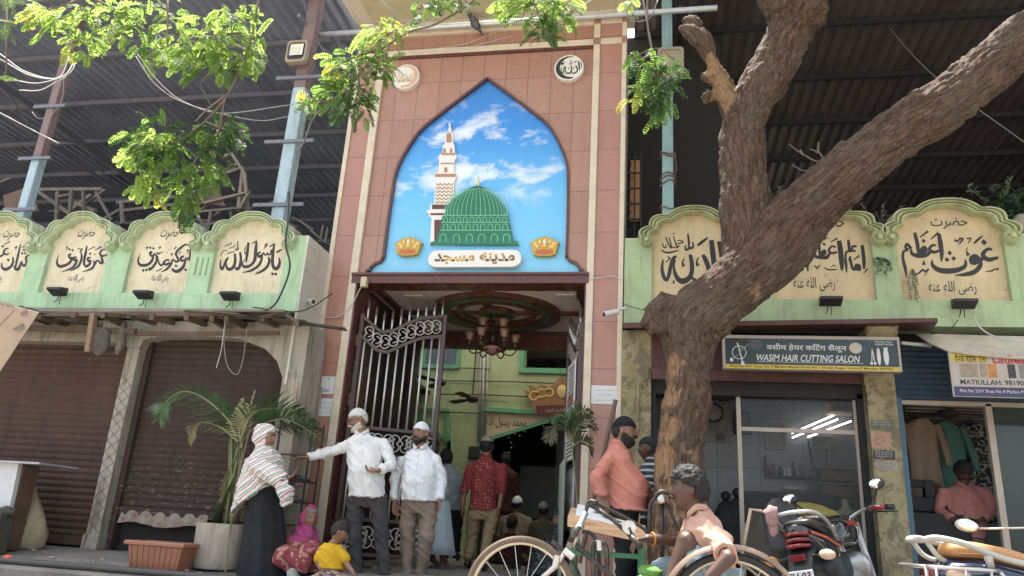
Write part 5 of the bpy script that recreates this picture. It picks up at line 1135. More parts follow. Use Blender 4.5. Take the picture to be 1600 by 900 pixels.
def notice(px0,py0,px1,py1,Y,label,lines,big=None):
 a,c=P(px0,py0,Y),P(px1,py1,Y);t=thing('paper_notice',label,'notice',((a.x+c.x)/2,Y,c.z),'paper notices on the pilasters')
 b=MB();b.box((a.x,Y-.003,c.z),(c.x,Y,a.z));b.build('sheet',mat('white_paper',(.62,.62,.63),.7,.04),t)
 b=MB();w_=c.x-a.x;h_=a.z-c.z
 for k,(txt,v,hw_) in enumerate(lines):write(b,txt,((a.x+c.x)/2+(w_*.03 if k else 0),Y-.0042,a.z-h_*v),w=w_*hw_,h=h_*(.13 if k<2 else.07))
 if big:
  rn=random.Random(3)
  for i in range(3):
   b.box((a.x+w_*.2,Y-.0045,a.z-h_*(.72+.07*i)),(a.x+w_*(.6+.2*rn.random()),Y-.0035,a.z-h_*(.75+.07*i)))
  b.box((a.x+w_*.44,Y-.0045,a.z-h_*.16),(a.x+w_*.56,Y-.0035,a.z-h_*.08))
 b.build('notice_lettering',mat('grey_ink',(.16,.16,.18),.7),t)
U1,U2=arabic('مسجد مدينه يهان'),arabic('سلام عليكم')
notice(487,622,527,651,-.024,'white paper notice with Urdu lines on the left pilaster, lower of two',[(U1,.25,.7),(U2,.52,.55),('mobile phone band kare',.8,.8)])
notice(503,588,521,616,-.024,'small white paper slip on the left pilaster, above the Urdu notice',[],big=True)
notice(924,602,966,632,-.024,'white paper notice with Urdu lines on the right pilaster by the leaning pole',[(U1,.25,.7),(U2,.52,.5),('mobile phone band kare',.8,.8)])
def cctv(c,d,label):
 t=thing('cctv_camera',label,'camera',c,'security cameras');d=V(d).normalized()
 b=MB();b.tube([c,c+d*.16],.032,14);b.tube([c+d*.15,c+d*.17],.036,14);b.build('body',mat('white_plastic',(.6,.58,.55),.4,.06),t,auto=40)
 b=MB();b.tube([c+d*.165,c+d*.1725],.026,12);b.build('lens',m_blackp,t)
 b=MB();b.tube([c+d*.05,c+d*.02+V(.04*(1 if d.x<0 else-1),.06,.05),c+V(.08*(1 if d.x<0 else-1),.07,.06)],.016,8);b.build('bracket',mat('white_plastic',(.6,.58,.55)),t)
cctv(P(965,487,-.22),(-.85,-.5,-.35),'white security camera on the right pilaster beside the green ledge')
cctv(P(480,470,-.38),(.75,-.6,-.25),'white security camera on the tiled return left of the gateway')
b=MB();c=P(569,441,-.09);b.box(c+V(-.035,-.03,-.06),c+V(.035,.05,.06));tag(b.build('junction_box',mat('cream_plastic_box',(.52,.45,.3),.5),bevel=.006),'cream junction box at the left end of the lintel','box')
m_wb=mat('black_cable',(.03,.03,.03),.6);m_ww=mat('pale_cable',(.5,.5,.47),.6,.1);m_wg=mat('grey_cable',(.2,.2,.2),.6)
def wire(label,pts,r,mt,n=6,sag=0):
 q=[P(*p) for p in pts];b=MB();b.tube(q,r,5,smooth_n=n);return tag(b.build('cable',mt,smooth=True),label,'cable','loose cables')
wire('thick black cable running down over the mint panel nearest the gateway',[(452,300,-.25),(450,345,-.68),(446,380,-.72),(453,415,-.72),(443,450,-.72),(425,480,-.72),(392,492,-.95)],.011,m_wb)
wire('pale wire drooping from the lintel box across the left pilaster',[(567,442,-.12),(550,475,-.06),(530,494,-.05),(508,495,-.06),(488,478,-.3)],.005,m_ww)
wire('black wire crossing the tiled return left of the gateway',[(395,480,-.7),(460,487,-.7),(490,478,-.6),(520,458,-.3)],.007,m_wb)
wire('pale rope loop hanging in front of the scratched shutter',[(355,500,-.95),(350,530,-.95),(355,570,-.95),(370,585,-.95),(380,560,-.95),(386,510,-.95)],.005,m_wg)
wire('short pale rope end beside the hanging loop',[(352,500,-.96),(346,545,-.96),(338,575,-.96)],.004,m_ww)
for k,(pts,l) in enumerate((([(0,84,-1.5),(40,112,-1.4),(90,122,-1.3),(108,90,-1.2)],'upper bundle cable at the far left post'),([(0,92,-1.5),(48,118,-1.4),(95,122,-1.3),(116,103,-1.2),(104,85,-1.2)],'second bundle cable looping at the far left post'),([(20,125,-1.5),(60,130,-1.4),(100,118,-1.3),(114,100,-1.2)],'lowest bundle cable curving up beside the far left post'),([(30,141,-1.4),(62,141,-1.35),(88,128,-1.3),(103,121,-1.25)],'short pale cable under the bundle at the far left post'))):wire(l,pts,.007,m_ww)
wire('pale cable slanting down across the far left post',[(0,176,-1.6),(45,200,-1.5),(92,224,-1.4)],.006,m_ww)
wire('thin grey cable hanging in a loop beside the far left post',[(100,122,-1.3),(97,155,-1.3),(80,180,-1.3),(60,185,-1.3),(50,175,-1.3)],.005,m_wg)
wire('pale wire from the fern leaves to the pale blue post',[(215,85,-2.6),(250,130,-2.2),(290,160,-1.6),(350,177,-1.0),(458,163,-.35)],.005,m_ww)
wire('second pale wire from the fern leaves to the pale blue post',[(212,88,-2.6),(246,135,-2.2),(300,165,-1.6),(400,188,-.9),(450,182,-.35)],.005,m_ww)
wire('grey cable curving from the pale blue post up to the tree spray',[(463,238,-.35),(475,222,-.5),(487,190,-.8),(505,165,-1.2)],.011,m_wg)
wire('pale wire slanting across the cream canopy soffit',[(596,0,-1.8),(615,25,-1.2),(634,48,-.2)],.007,m_ww)
wire('thin wire sagging across the top row of red tiles',[(640,80,-.12),(720,70,-.12),(776,50,-.12)],.003,m_ww);wire('second thin wire sagging across the top row of red tiles',[(620,80,-.12),(700,80,-.12),(800,56,-.12)],.003,m_ww)
wire('grey stay wire slanting across the dark right roof',[(1355,0,1.5),(1450,110,1.2),(1600,222,.9)],.006,m_wg)
wire('black cable drooping over the cream canvas awning',[(1520,496,-.2),(1535,515,-.3),(1560,528,-.5),(1600,535,-.6)],.008,m_ww)
wire('thin wire from the green ledge to the slotted bar',[(1497,500,-.2),(1480,518,-.2),(1455,522,-.2)],.005,m_wb)
wire('thin wire across the green ledge left of the tree',[(972,474,-.12),(1000,483,-.12),(1035,485,-.12)],.004,m_wb);wire('wire pinned across the right pilaster',[(920,437,-.06),(955,431,-.06),(970,437,-.06)],.005,m_ww)
wire('cable hanging from the canopy to the spray of leaves on the right',[(1005,0,-1.4),(1012,40,-1.4),(1020,85,-1.4)],.010,m_wg);wire('cable loop at the right end of the steel tube',[(1028,0,-1.4),(1015,28,-1.4),(990,33,-1.4),(978,20,-1.4)],.006,m_wg);wire('cable loop hanging across the cream canopy',[(856,0,-1.5),(875,11,-1.5),(905,10,-1.5),(930,-4,-1.5)],.008,m_ww)
b=MB()
for z0 in(4.62,4.68,4.72,5.02,4.99,4.3):b.tube([V(.16+.075*math.cos(a)*1.2,.3+.075*math.sin(a)*1.2,z0+.03*math.sin(a*2+z0*9)) for a in np.linspace(0,2*math.pi,13)],.008,5)
b.tube([V(.24,.22,5.0),V(.26,.22,4.8),V(.23,.22,4.65)],.007,5);tag(b.build('rope',mat('brown_rope',(.14,.08,.055),.9,.3)),'brown rope wound round the blue green post','rope')
def bigflood(c,w_,h_,label,lit):
 t=thing('flood_lamp',label,'lamp',c,'flood lamps on the steel posts')
 def rr(wx,hz,y,r=.05):return[c+V(sx_*(wx-r)+r*math.cos(a),y,sz2*(hz-r)+r*math.sin(a)) for sx_,sz2,a0 in((1,-1,-math.pi/2),(1,1,0),(-1,1,math.pi/2),(-1,-1,math.pi)) for a in np.linspace(a0,a0+math.pi/2,5)]
 b=MB();b.loft([rr(w_,h_,.04),rr(w_,h_,-.03),rr(w_*.93,h_*.93,-.045),rr(w_*.8,h_*.8,-.045),rr(w_*.78,h_*.78,-.02)]);b.build('casing',mat('buff_casing',(.30,.25,.18),.5,.15),t,bevel=.004)
 if lit:
  b=MB();b.box(c+V(-w_*.75,-.022,-h_*.75),c+V(w_*.75,-.02,h_*.75));b.build('backing',m_blackp,t)
  b=MB();b.loft([[c+V(sx_*w_*.62,-.04,h_*.1+sz2*h_*.5) for sx_,sz2 in((-1,-1),(1,-1),(1,1),(-1,1))],[c+V(sx_*w_*.32,-.024,h_*.12+sz2*h_*.26) for sx_,sz2 in((-1,-1),(1,-1),(1,1),(-1,1))]],cap=False);b.build('reflector',mat('silver_reflector',(.65,.62,.52),.25,.05,metal=.5),t)
  b=MB();b.box(c+V(-w_*.32,-.026,-h_*.14),c+V(w_*.32,-.0235,h_*.38));b.build('diode_plate',mat('pale_yellow_plate',(.62,.55,.38),.4),t)
 b=MB();b.bar(c+V(0,.04,0),c+V(0,.2,-.02),.03);b.build('bracket',m_steelR,t)
bigflood(P(465,82,-.42),.145,.165,'square flood lamp with a silver reflector at the top of the pale blue post',True)
bigflood(P(1048,97,.1),.16,.2,'square flood lamp at the blue green post behind a hanging spray',False)
w0,w1=P(984,250,1.5),P(998,352,1.5);gwn=thing('grille_window','narrow orange wall strip behind a black grille, right of the gateway','window',w0)
b=MB();b.box((-.70,1.2,2.9),(.9,1.3,7.4));tag(b.build('dark_partition',m_dark),'dark partition wall behind the blue green post','wall')
a,c=P(985,250,1.15),P(999,345,1.15);b=MB();b.box((a.x,1.16,c.z),(c.x,1.19,a.z));b.build('orange_board',mat('orange_cream_board',(.55,.28,.13),.7,.2),gwn)  # plain orange board behind the grille
b=MB()
for k in range(5):z=c.z+(a.z-c.z)*k/4;b.bar(V(a.x-.05,1.1,z),V(c.x+.02,1.1,z),.02)
for x in(a.x-.04,(a.x+c.x)/2,c.x+.02):b.bar(V(x,1.1,c.z-.3),V(x,1.1,a.z+.1),.018)
b.build('grille',m_blackp,gwn)
b=MB();rn=random.Random(5)
for k in range(90):
 z=rn.uniform(4.0,6.6);p=V(-.31+rn.uniform(-.02,.05),.35,z);s_=rn.uniform(.012,.025);d=V(rn.uniform(-1,1),rn.uniform(-1,0),rn.uniform(-1,1)).normalized()*s_;e=d.orthogonal().normalized()*s_*.6;b.add([p-d,p+e,p+d,p-e],[(0,1,2,3)])
tag(b.build('ivy_strand',mat('dark_ivy_leaf',(.02,.035,.018),.5,.4),fixn=False),'thin dark creeper hanging beside the right edge of the gateway','creeper')
m_junk=mat('grey_old_wood',(.14,.125,.11),.85,.35,9,.3);m_junk2=mat('pale_old_wood',(.21,.18,.15),.85,.3,9,.3)
def jframe(label,pts,segs,w_,mt,y=.4,extra=None):
 q=[P(px,py,y+dy) for px,py,dy in pts];c=q[0];t=thing('broken_furniture',label,'furniture',c,'broken furniture heaped on the upper floor')
 b=MB()
 for i,j in segs:b.bar(q[i],q[j],w_,w_*.8)
 b.build('wooden_frame',mt,t)
 if extra:b=MB();b.add([q[k] for k in extra]+[q[k]+V(0,.02,.0) for k in extra],[(0,1,2,3),(7,6,5,4),(0,4,5,1),(1,5,6,2),(2,6,7,3),(3,7,4,0)]);b.build('board',mat('brown_board2',(.14,.09,.065),.8,.3),t)
jframe('upturned broken chair frame leaning against the foliage',[(350,245,0),(362,240,0),(382,270,0),(372,330,0),(388,330,.1),(310,285,0),(380,262,.1),(303,300,.1),(340,290,.1),(390,300,0),(318,318,0),(352,322,.0)],[(0,1),(1,2),(5,6),(2,4),(6,3),(7,8),(10,9),(5,10),(3,9)],.045,m_junk2,.5,(7,8,11,10))
jframe('long grey rail frame lying along the parapet beside the chair frame',[(305,332,0),(378,325,0),(310,352,0),(385,345,0),(330,330,0),(325,360,0),(360,327,.1),(365,360,.1),(345,330,0),(320,350,.1)],[(0,1),(2,3),(4,5),(6,7),(0,5),(8,9)],.04,m_junk,.3)
jframe('grey ladder-like frame standing behind the second panel',[(90,300,0),(88,345,0),(112,297,0),(108,345,0),(90,308,0),(112,304,0),(130,298,.2),(132,330,.2),(150,300,.1),(175,345,.1)],[(0,1),(2,3),(4,5),(6,7),(8,9)],.045,m_junk,.4)
jframe('grey crate frame behind the third panel',[(190,315,0),(192,350,0),(183,317,0),(275,308,.1),(190,330,0),(275,320,.1),(160,345,.2),(188,328,.2)],[(0,1),(2,3),(4,5),(6,7)],.05,m_junk,.3)
jframe('pale broken plank heap behind the second panel',[(110,330,.3),(143,305,.3),(75,310,.4),(110,335,.4),(118,318,.2),(150,330,.2),(60,297,.6),(160,296,.6),(60,300,.5),(105,330,.5)],[(0,1),(2,3),(4,5),(6,7),(8,9)],.06,m_junk2,.5)
jframe('sheet of brown board leaning behind the far left post',[(5,305,0),(50,290,0),(60,330,0),(8,335,0),(0,285,.2),(20,278,.2)],[(4,5)],.04,m_junk,.6,(0,1,2,3))
jframe('tangle of thin rails behind the panel nearest the gateway',[(470,345,0),(500,372,0),(505,352,0),(500,378,0),(512,355,0),(508,380,0),(460,340,0),(525,350,0),(455,355,.1),(475,378,.1),(485,360,.2),(518,385,.2)],[(0,1),(2,3),(4,5),(8,9),(10,11)],.022,m_junk2,.2)
rn=random.Random(11)
for k in range(10):
 x=210+k*28+rn.uniform(-10,10) if k>2 else 15+k*60;y=330+rn.uniform(-15,12)
 pts=[(x,y,.3+.1*(k%4)),(x+rn.uniform(20,50),y+rn.uniform(-25,20),.5),(x-rn.uniform(0,15),y-25,.4),(x+rn.uniform(5,30),y+25,.6)]
 jframe('odd grey plank in the heap on the upper floor',pts,[(0,1)],.035,m_junk if k%2 else m_junk2,.4)
s=NT('flowered_cloth');v=s.obj();vo=s.n('ShaderNodeTexVoronoi',feature='F1');s.l(v,vo.inputs['Vector']);vo.inputs['Scale'].default_value=9
a=s.ramp(vo.outputs['Distance'],[(.12,(.18,.06,.08)),(.2,(.25,.21,.165)),(.34,(.15,.09,.08)),(.38,(.25,.21,.17))]);a=s.mix(s.ramp(s.noise(v,4,5),[(.45,0.),(.65,.6)]),a,(.26,.2,.15));s.col(a);s.rough(.9);m_flower=s.m
a,c=P(192,795,-.42),P(320,845,-.42);b=MB();R=[]
for i in range(61):
 u=i/60;x=a.x+(c.x-a.x)*u;R.append([V(x,-.42+.03*math.sin(u*38)*kk-.05*kk,a.z+.01+(c.z+.11-a.z+.02*math.sin(u*9))*kk) for kk in(0,.35,.7,1)])
b.loft(R,closed=False);tag(b.build('flowered_cloth',m_flower,smooth=True),'faded flowered cloth hanging below the half raised shutter','cloth')
for px,py,r_,m_,l in((205,838,.1,0,'red cloth bundle under the half raised shutter, beside the netted pier'),(228,842,.09,0,'red cloth bundle under the half raised shutter, beside the dark bundles'),(255,838,.12,1,'dark cloth bundle under the flowered cloth, behind the terracotta planter'),(300,836,.1,1,'dark cloth bundle under the flowered cloth, next to the concrete drum')):
 b=MB();b.ell(P(px,py,-.2)+V(0,0,.02),(r_*1.2,r_*.8,r_*.8),14,9,fn=lambda p:p*(1+.3*noise.noise(p*15)));tag(b.build('cloth_bundle',mat('dark_rag',(.06,.05,.05),.9,.3) if m_ else mat('red_rag',(.22,.07,.06),.9,.3),smooth=True),l,'bundle','bundles under the raised shutter')
m_lam=mat('white_laminate',(.52,.54,.55),.4,.06,4,.03,dirt=(.25,.2,.15),dscale=4,damt=.3)
t=thing('stall_counter','white stall counter with a thin grey top, cut off by the left frame edge','counter',(-6.7,-1.2,.1))
A,D=P(0,723,-1.25),P(31,797,-1.25)
b=MB();b.prism([(-7.6,A.z),(P(29,725,-1.25).x,A.z),(P(14,797,-1.25).x,D.z),(-7.6,D.z)],front,-1.25,-1.2);b.build('front_panel',m_lam,t)
b=MB();b.box((-7.6,-1.2,.1),(P(38,730,-1.2).x,-1.0,A.z-.01));b.build('side_panel',mat('brown_ply',(.11,.065,.045),.6,.25),t)
b=MB();b.box((-7.6,-1.35,A.z+.0),(P(70,715,-1.3).x,-.8,A.z+.018));b.build('counter_top',mat('grey_steel_top',(.36,.36,.36),.4,metal=.3),t)
a=P(22,800,-1.3);b=MB();b.box((-7.6,-1.45,.06),(a.x,-1.27,a.z));b.ell((a.x-.05,-1.35,a.z),(.1,.07,.05),10,6,fn=lambda p:p*(1+.5*noise.noise(p*30)));tag(b.build('rusted_box',mat('dark_rusted_metal',(.06,.055,.045),.8,.35,9,.3),bevel=.012),'dark rusted metal box in front of the white counter','box')
c=P(32,855,-.85);b=MB();H_=.62
R=[]
for k,(u,r_) in enumerate(((0,.17),(.05,.2),(.25,.215),(.45,.19),(.65,.14),(.8,.09),(.9,.05),(.95,.04),(1,.055))):
 R.append([V(c.x+.03-u*.06+r_*math.cos(a)*(1+.1*math.sin(3*a+u*4)+.06*math.sin(9*a+u*17)),-.85+r_*.8*math.sin(a),.1+u*H_+.012*math.sin(5*a+u*20)) for a in np.linspace(0,2*math.pi,29)[:-1]])
b.loft(R);tag(b.build('cloth_sack',mat('buff_sack',(.32,.27,.18),.9,.2,12,.5,dirt=(.2,.15,.1),damt=.4),smooth=True),'tied buff cloth sack slumped on the pavement by the brown shutter','sack')
t=thing('tilted_poster','faded poster board tilted forward at the left edge above the counter','poster',P(20,520,-1.6))
q=[P(-60,458,-1.9),P(60,489,-1.55),P(-5,588,-1.35),P(-90,600,-1.5)];nn=(q[1]-q[0]).cross(q[2]-q[0]).normalized()
if nn.y>0:nn=-nn
b=MB();b.add([p for p in q]+[p-nn*.03 for p in q],[(0,1,2,3),(7,6,5,4),(0,4,5,1),(1,5,6,2),(2,6,7,3),(3,7,4,0)]);b.build('poster_board',mat('faded_buff_print',(.42,.33,.26),.6,.2,3),t)
nx=(q[1]-q[0]).normalized();ny=nn.cross(nx).normalized();ny=ny if ny.z>0 else-ny
def onp(px,py):
 d=C_R*((px-800)/FPX)-C_U*((py-450)/FPX)+C_F;return CAM+d*((q[0]-CAM).dot(nn)/d.dot(nn))+nn*.003
b=MB();c=onp(37,487);b.ell(c,(.035,.004,.05),12,6);c=onp(28,510);b.ell(c,(.06,.004,.05),12,6);b.build('printed_portrait',mat('brown_grey_print',(.2,.15,.12),.6),t)
b=MB();write(b,'MUMBAI',onp(8,475),w=.16,h=.035,xa=nx,ya=ny);p0,p1=onp(0,508),onp(22,485);b.bar(p0,p1,.004,.004);b.build('poster_lettering',mat('grey_brown_ink',(.15,.1,.08),.6),t)
b=MB();b.tube([V(-9,-1.72,.045),V(-5.5,-1.73,.05),V(-3.7,-1.74,.048),V(-2,-1.76,.045)],.03,8,smooth_n=6);tag(b.build('water_pipe',mat('black_pipe',(.05,.048,.045),.5,.3),smooth=True),'black water pipe lying along the pavement edge','pipe')
b=MB()
for k in range(40):
 x=RND.uniform(-6.8,-3.6);y=RND.uniform(-1.7,-.7);z=pave_z(y);s_=RND.uniform(.008,.03);b.ell((x,y,z+s_*.3),(s_,s_*.8,s_*.5),6,4,fn=lambda p:p*(1+.5*noise.noise(p*60)))
tag(b.build('litter',mat('litter_bits',(.35,.3,.25),.9,.6,30)),'scattered crumbs of litter on the left pavement','litter',kind='stuff')
b=MB();c=PZ(12,870,.12);b.ell(c,(.04,.03,.015),8,5);tag(b.build('red_scrap',mat('red_scrap_plastic',(.5,.08,.05))),'small red scrap on the pavement beside the rusted box','scrap')
c=P(742,36,-.14);t=thing('pigeon','grey pigeon perched on the steel tube above the arch','bird',c)
b=MB();m_pig=mat('slate_feathers',(.06,.065,.08),.6,.35,30)
ax=V(.5,-.1,-.85).normalized()
for s_,r_ in((-.10,.035),(-.06,.05),(0,.062),(.06,.05),(.1,.03)):b.ell(c+ax*s_,(r_,r_,r_),12,8)
b.ell(c-ax*.115+V(-.02,0,.035),.034,12,8);b.capsule(c-ax*.10,c-ax*.115+V(-.02,0,.03),.032,.026);b.capsule(c+ax*.08,c+ax*.24,.03,.014);me=remesh(b,.008,3);link('body',me,m_pig,t,True)
b=MB();p=c-ax*.115+V(-.05,-.01,.035);b.tube([p,p+V(-.025,-.005,-.006)],[.007,.001],6);b.build('beak',m_blackp,t)
b=MB();b.ell(c+ax*.03+V(.0,-.055,.0),(.03,.012,.10),10,8,M=Matrix.Rotation(-.5,3,'Y'));b.build('wing',mat('pale_slate_wing',(.12,.125,.14),.6,.3,30),t,smooth=True)
b=MB()
for dx in(-.015,.015):b.tube([c+ax*.05+V(dx,-.02,0),c+V(.03+dx,.0,-.10)],.005,5)
b.build('feet',mat('pink_foot',(.35,.12,.1)),t)
m_weed=mat('weed_leaf',(.05,.09,.045),.5,.4);m_weed2=mat('dusty_weed_leaf',(.10,.12,.09),.6,.3)
def weed(label,px,py,Y,h_,n,ls,mt,seed,spread=.35,grp='weeds on the right parapet'):
 c=P(px,py,Y);t=thing('weed_plant',label,'plant',c,grp);rn=random.Random(seed);b=MB();l=MB()
 for k in range(n):
  e=c+V(rn.uniform(-spread,spread),rn.uniform(-.15,.1),h_*rn.uniform(.5,1));mid=(c+e)/2+V(rn.uniform(-.05,.05),0,.04);q=[V(*p) for p in catmull([c,mid,e],6)];b.tube(q,.004,4)
  for p in q[2:]:
   for j in range(3):
    d=V(rn.uniform(-1,1),rn.uniform(-1,.6),rn.uniform(-.6,.8)).normalized();o=d.orthogonal().normalized()*ls*.3;l.add([p,p+d*ls*.5+o,p+d*ls,p+d*ls*.5-o],[(0,1,2,3)])
 s=b.build('stem',m_stemp,t);l.build('leaves',mt,t,fixn=False)
weed('wiry weed trailing between the two right panels',1375,385,.3,.55,14,.035,m_weed2,1);weed('leafy weed on the parapet right of the last panel',1560,350,.3,.45,9,.08,m_weed,2);weed('grass tuft on the panel half hidden by the tree',1228,325,.2,.2,8,.05,m_weed2,3,.12);weed('bushy weed at the right frame edge above the last panel',1592,355,.35,.4,9,.09,m_weed,4);weed('small weed hanging over the green pier between the right panels',1378,405,-.1,-.18,7,.03,m_weed,5,.12)
weed('thin creeper hanging on the left edge of the last panel',1425,420,-.08,-.4,6,.02,m_weed,6,.1)
c=P(1597,358,.3);b=MB();b.lathe([(.07,-.1),(.12,-.02),(.11,.08),(.05,.16),(.001,.18)],c,'z',16);tag(b.build('stone_finial',m_backpl,smooth=True),'grey stone finial at the right frame edge behind the last panel','finial')
b0=P(885,800,-.25);pr=thing('slim_palm','slim dusty palm beside the right gate jamb, behind the man in salmon','palm',b0)
b=MB();b.tube([P(905,860,-.3),P(902,780,-.3),P(893,690,-.3)],[.012,.01,.008],6);b.build('stem',m_stemp,pr)
for k,pp_ in enumerate(([(893,690),(880,668),(868,665),(858,690)],[(893,690),(885,655),(872,648),(862,658)],[(893,692),(905,665),(920,660),(932,672)],[(894,690),(898,655),(910,642),(925,648)],[(893,700),(905,690),(918,692),(926,706)],[(893,690),(890,660),(892,645)])):frond(pr,[P(x,y,-.3-.03*i) for i,(x,y) in enumerate(pp_)],.13,16,m_palm if k%2 else mat('dusty_palm_leaf',(.10,.10,.06),.6,.3),m_stemp,.6,20+k)
b=MB();b.tube([P(962,625,-.9),P(905,880,-1.0)],.022,9);tag(b.build('wooden_pole',mat('worn_brown_pole',(.13,.08,.06),.6,.3,9)),'worn brown pole leaning behind the man in salmon','pole')
# ================================================================== people
def skin_mat(name,c):
 if name in MATS:return MATS[name]
 s=NT(name);v=s.obj();a=s.ramp(s.noise(v,14,4),[(.3,mul(c,.85)),(.7,mul(c,1.12))]);s.col(a);s.rough(.5);s.b.inputs['Subsurface Weight'].default_value=.0
 s.bump(s.noise(v,120,4),.12,.002);MATS[name]=s.m;return s.m
SK={'mid':skin_mat('brown_skin',(.215,.11,.07)),'dark':skin_mat('dark_brown_skin',(.088,.043,.028)),'tan':skin_mat('tan_skin',(.36,.19,.12))}
def cloth(name,c,var=.08,bump=.35,rough=.85):
 if name in MATS:return MATS[name]
 s=NT(name);v=s.obj();n1=s.noise(v,6,5,.6);a=s.ramp(n1,[(.3,mul(c,1-var)),(.7,mul(c,1+var))]);s.col(a);s.rough(rough);s.b.inputs['Specular IOR Level'].default_value=.25
 n2=s.noise(s.obj((1,1,.55)),13,4,.55,.8);n3=s.noise(v,420,2);s.bump(s.mix(.12,n2,n3),bump,.03);MATS[name]=s.m;return s.m
m_hair=mat('black_hair',(.013,.011,.010),.75,.4,60,.6,bscale=160,bdist=.006)
m_eye=mat('dark_eye',(.018,.013,.011),.2,.1);m_eyew=mat('eye_white',(.33,.30,.27),.3,.05)
def headfn(p):
 """ellipsoid -> head; local x right, y forward, z up"""
 x,y,z=p
 if z<0:k=1-.30*min(1,(-z/.115))**1.6;x*=k;y=y*(1-.10*min(1,-z/.115)) if y<0 else y
 if y<0 and z<-.02:y*=1-.35*min(1,(-z-.02)/.09)
 if y>0:
  g=lambda cx,cz,sx_,sz2:math.exp(-((x-cx)/sx_)**2-((z-cz)/sz2)**2)
  y+=.024*g(0,-.018,.013,.02)+.010*g(0,.005,.010,.02)+.006*g(0,.034,.05,.011)+.007*g(0,-.058,.024,.009)-.004*g(0,-.047,.02,.005)+.010*g(0,-.092,.025,.016)
  y-=.010*(g(.031,.012,.015,.011)+g(-.031,.012,.015,.011));y+=.005*(g(.045,-.02,.02,.02)+g(-.045,-.02,.02,.02))
 return V(x,y,z)
HR=(.075,.094,.117)
class Fr:
 """local frame: face direction f (xy), tilt: pitch down, roll"""
 def __init__(s,f,down=0,roll=0):
  y=V(f[0],f[1],-down).normalized();x=y.cross(V(0,0,1)).normalized();z=x.cross(y)
  s.M=Matrix((x,y,z)).transposed()@Matrix.Rotation(roll,3,'Y')
 def __call__(s,*a):return s.M@V(*a)
def head_mesh(mb,C,fr,sc=1):
 mb.ell(C,tuple(r*sc for r in HR),36,26,M=fr.M,fn=lambda p:headfn(p/sc)*sc)
 for sg_ in(-1,1):mb.ell(C+fr(sg_*.078*sc,-.005*sc,.0),(.012*sc,.02*sc,.032*sc),8,6,M=fr.M)
def shell(C,fr,mask,sc=1,seg=40,rings=28,mi=0,mb=None):
 """skull-hugging layer: thick where mask > 0, sunk into the head elsewhere"""
 mb=mb or MB()
 def fn(p):
  q=headfn(p/sc);t=mask(q);n=V(q.x/HR[0]**2,q.y/HR[1]**2,q.z/HR[2]**2).normalized();return(q+n*(t if t>0 else-.02))*sc
 mb.ell(C,tuple(r*sc for r in HR),seg,rings,M=fr.M,fn=fn);return mb
def face(parent,C,fr,sc=1,glasses=False,hairm=None,stache=0,lip=None):
 for sg_ in(-1,1):
  b=MB();w=MB();w.ell(C+fr(sg_*.031*sc,.0745*sc,.011*sc),(.0135*sc,.0075*sc,.0048*sc),10,6,M=fr.M);b.ell(C+fr(sg_*.031*sc,.0800*sc,.011*sc),(.0062*sc,.004*sc,.0062*sc),8,6,M=fr.M);e_=w.build('eye',m_eyew,parent,smooth=True);b.build('iris',m_eye,e_ if parent.parent or 1 else None,smooth=True)
 b=MB()
 for sg_ in(-1,1):b.tube([C+fr(sg_*.013*sc,.0985*sc,.029*sc),C+fr(sg_*.031*sc,.0955*sc,.036*sc),C+fr(sg_*.052*sc,.078*sc,.030*sc)],[.004*sc,.005*sc,.003*sc],6,smooth_n=4,flat=.6)
 b.build('eyebrows',hairm or m_hair,parent,smooth=True)
 if stache:
  b=MB();b.tube([C+fr(-.036*sc,.083*sc,-.052*sc),C+fr(-.014*sc,.102*sc,-.042*sc),C+fr(.014*sc,.102*sc,-.042*sc),C+fr(.036*sc,.083*sc,-.052*sc)],[.004*sc,.009*sc*stache,.009*sc*stache,.004*sc],8,smooth_n=4);b.build('moustache',hairm or m_hair,parent,smooth=True)
 if lip:
  b=MB();b.tube([C+fr(-.024*sc,.088*sc,-.060*sc),C+fr(0,.1*sc,-.058*sc),C+fr(.024*sc,.088*sc,-.060*sc)],[.003*sc,.006*sc,.003*sc],6,smooth_n=4);b.build('lips',skin_mat('lip_skin',(.22,.09,.07)),parent,smooth=True)
 if glasses:
  b=MB()
  for sg_ in(-1,1):
   q=[C+fr(sg_*.033*sc+.025*sc*math.cos(a),.106*sc,.008*sc+.018*sc*math.sin(a)) for a in np.linspace(0,2*math.pi,17)];b.tube(q,.0032*sc,5,cap=False);b.tube([C+fr(sg_*.058*sc,.105*sc,.012*sc),C+fr(sg_*.082*sc,.0,.012*sc)],.003*sc,5)
  b.tube([C+fr(-.009*sc,.107*sc,.012*sc),C+fr(.009*sc,.107*sc,.012*sc)],.003*sc,5);b.build('spectacles',mat('maroon_frame',(.10,.03,.03),.3),parent)
def hand(mb,w,hd,pn,side=1,curl=.5,sc=1):
 hd=V(hd).normalized();pn=V(pn);pn=(pn-hd*pn.dot(hd)).normalized();s=hd.cross(pn)*side
 for k,(off,L) in enumerate(((-.033,.056),(-.011,.068),(.011,.074),(.033,.066))):
  kn=w+(hd*.088+s*off)*sc;mb.capsule(w+s*off*.55*sc+hd*.01*sc,kn,.0135*sc,.011*sc,8)
  c1=curl*(.6+.1*k);d1=hd*math.cos(c1)+pn*math.sin(c1);d2=hd*math.cos(c1*2.1)+pn*math.sin(c1*2.1);m_=kn+d1*L*.55*sc
  mb.capsule(kn,m_,.0092*sc,.0085*sc,8);mb.capsule(m_,m_+d2*L*.5*sc,.0085*sc,.0068*sc,8)
 t0=w+(hd*.025+s*.026)*sc;t1=t0+(hd*.03+s*.026+pn*.012)*sc;t2=t1+(hd*.032+s*.006+pn*.012*(1+curl))*sc
 mb.capsule(t0,t1,.014*sc,.011*sc,8);mb.capsule(t1,t2,.0105*sc,.0085*sc,8)
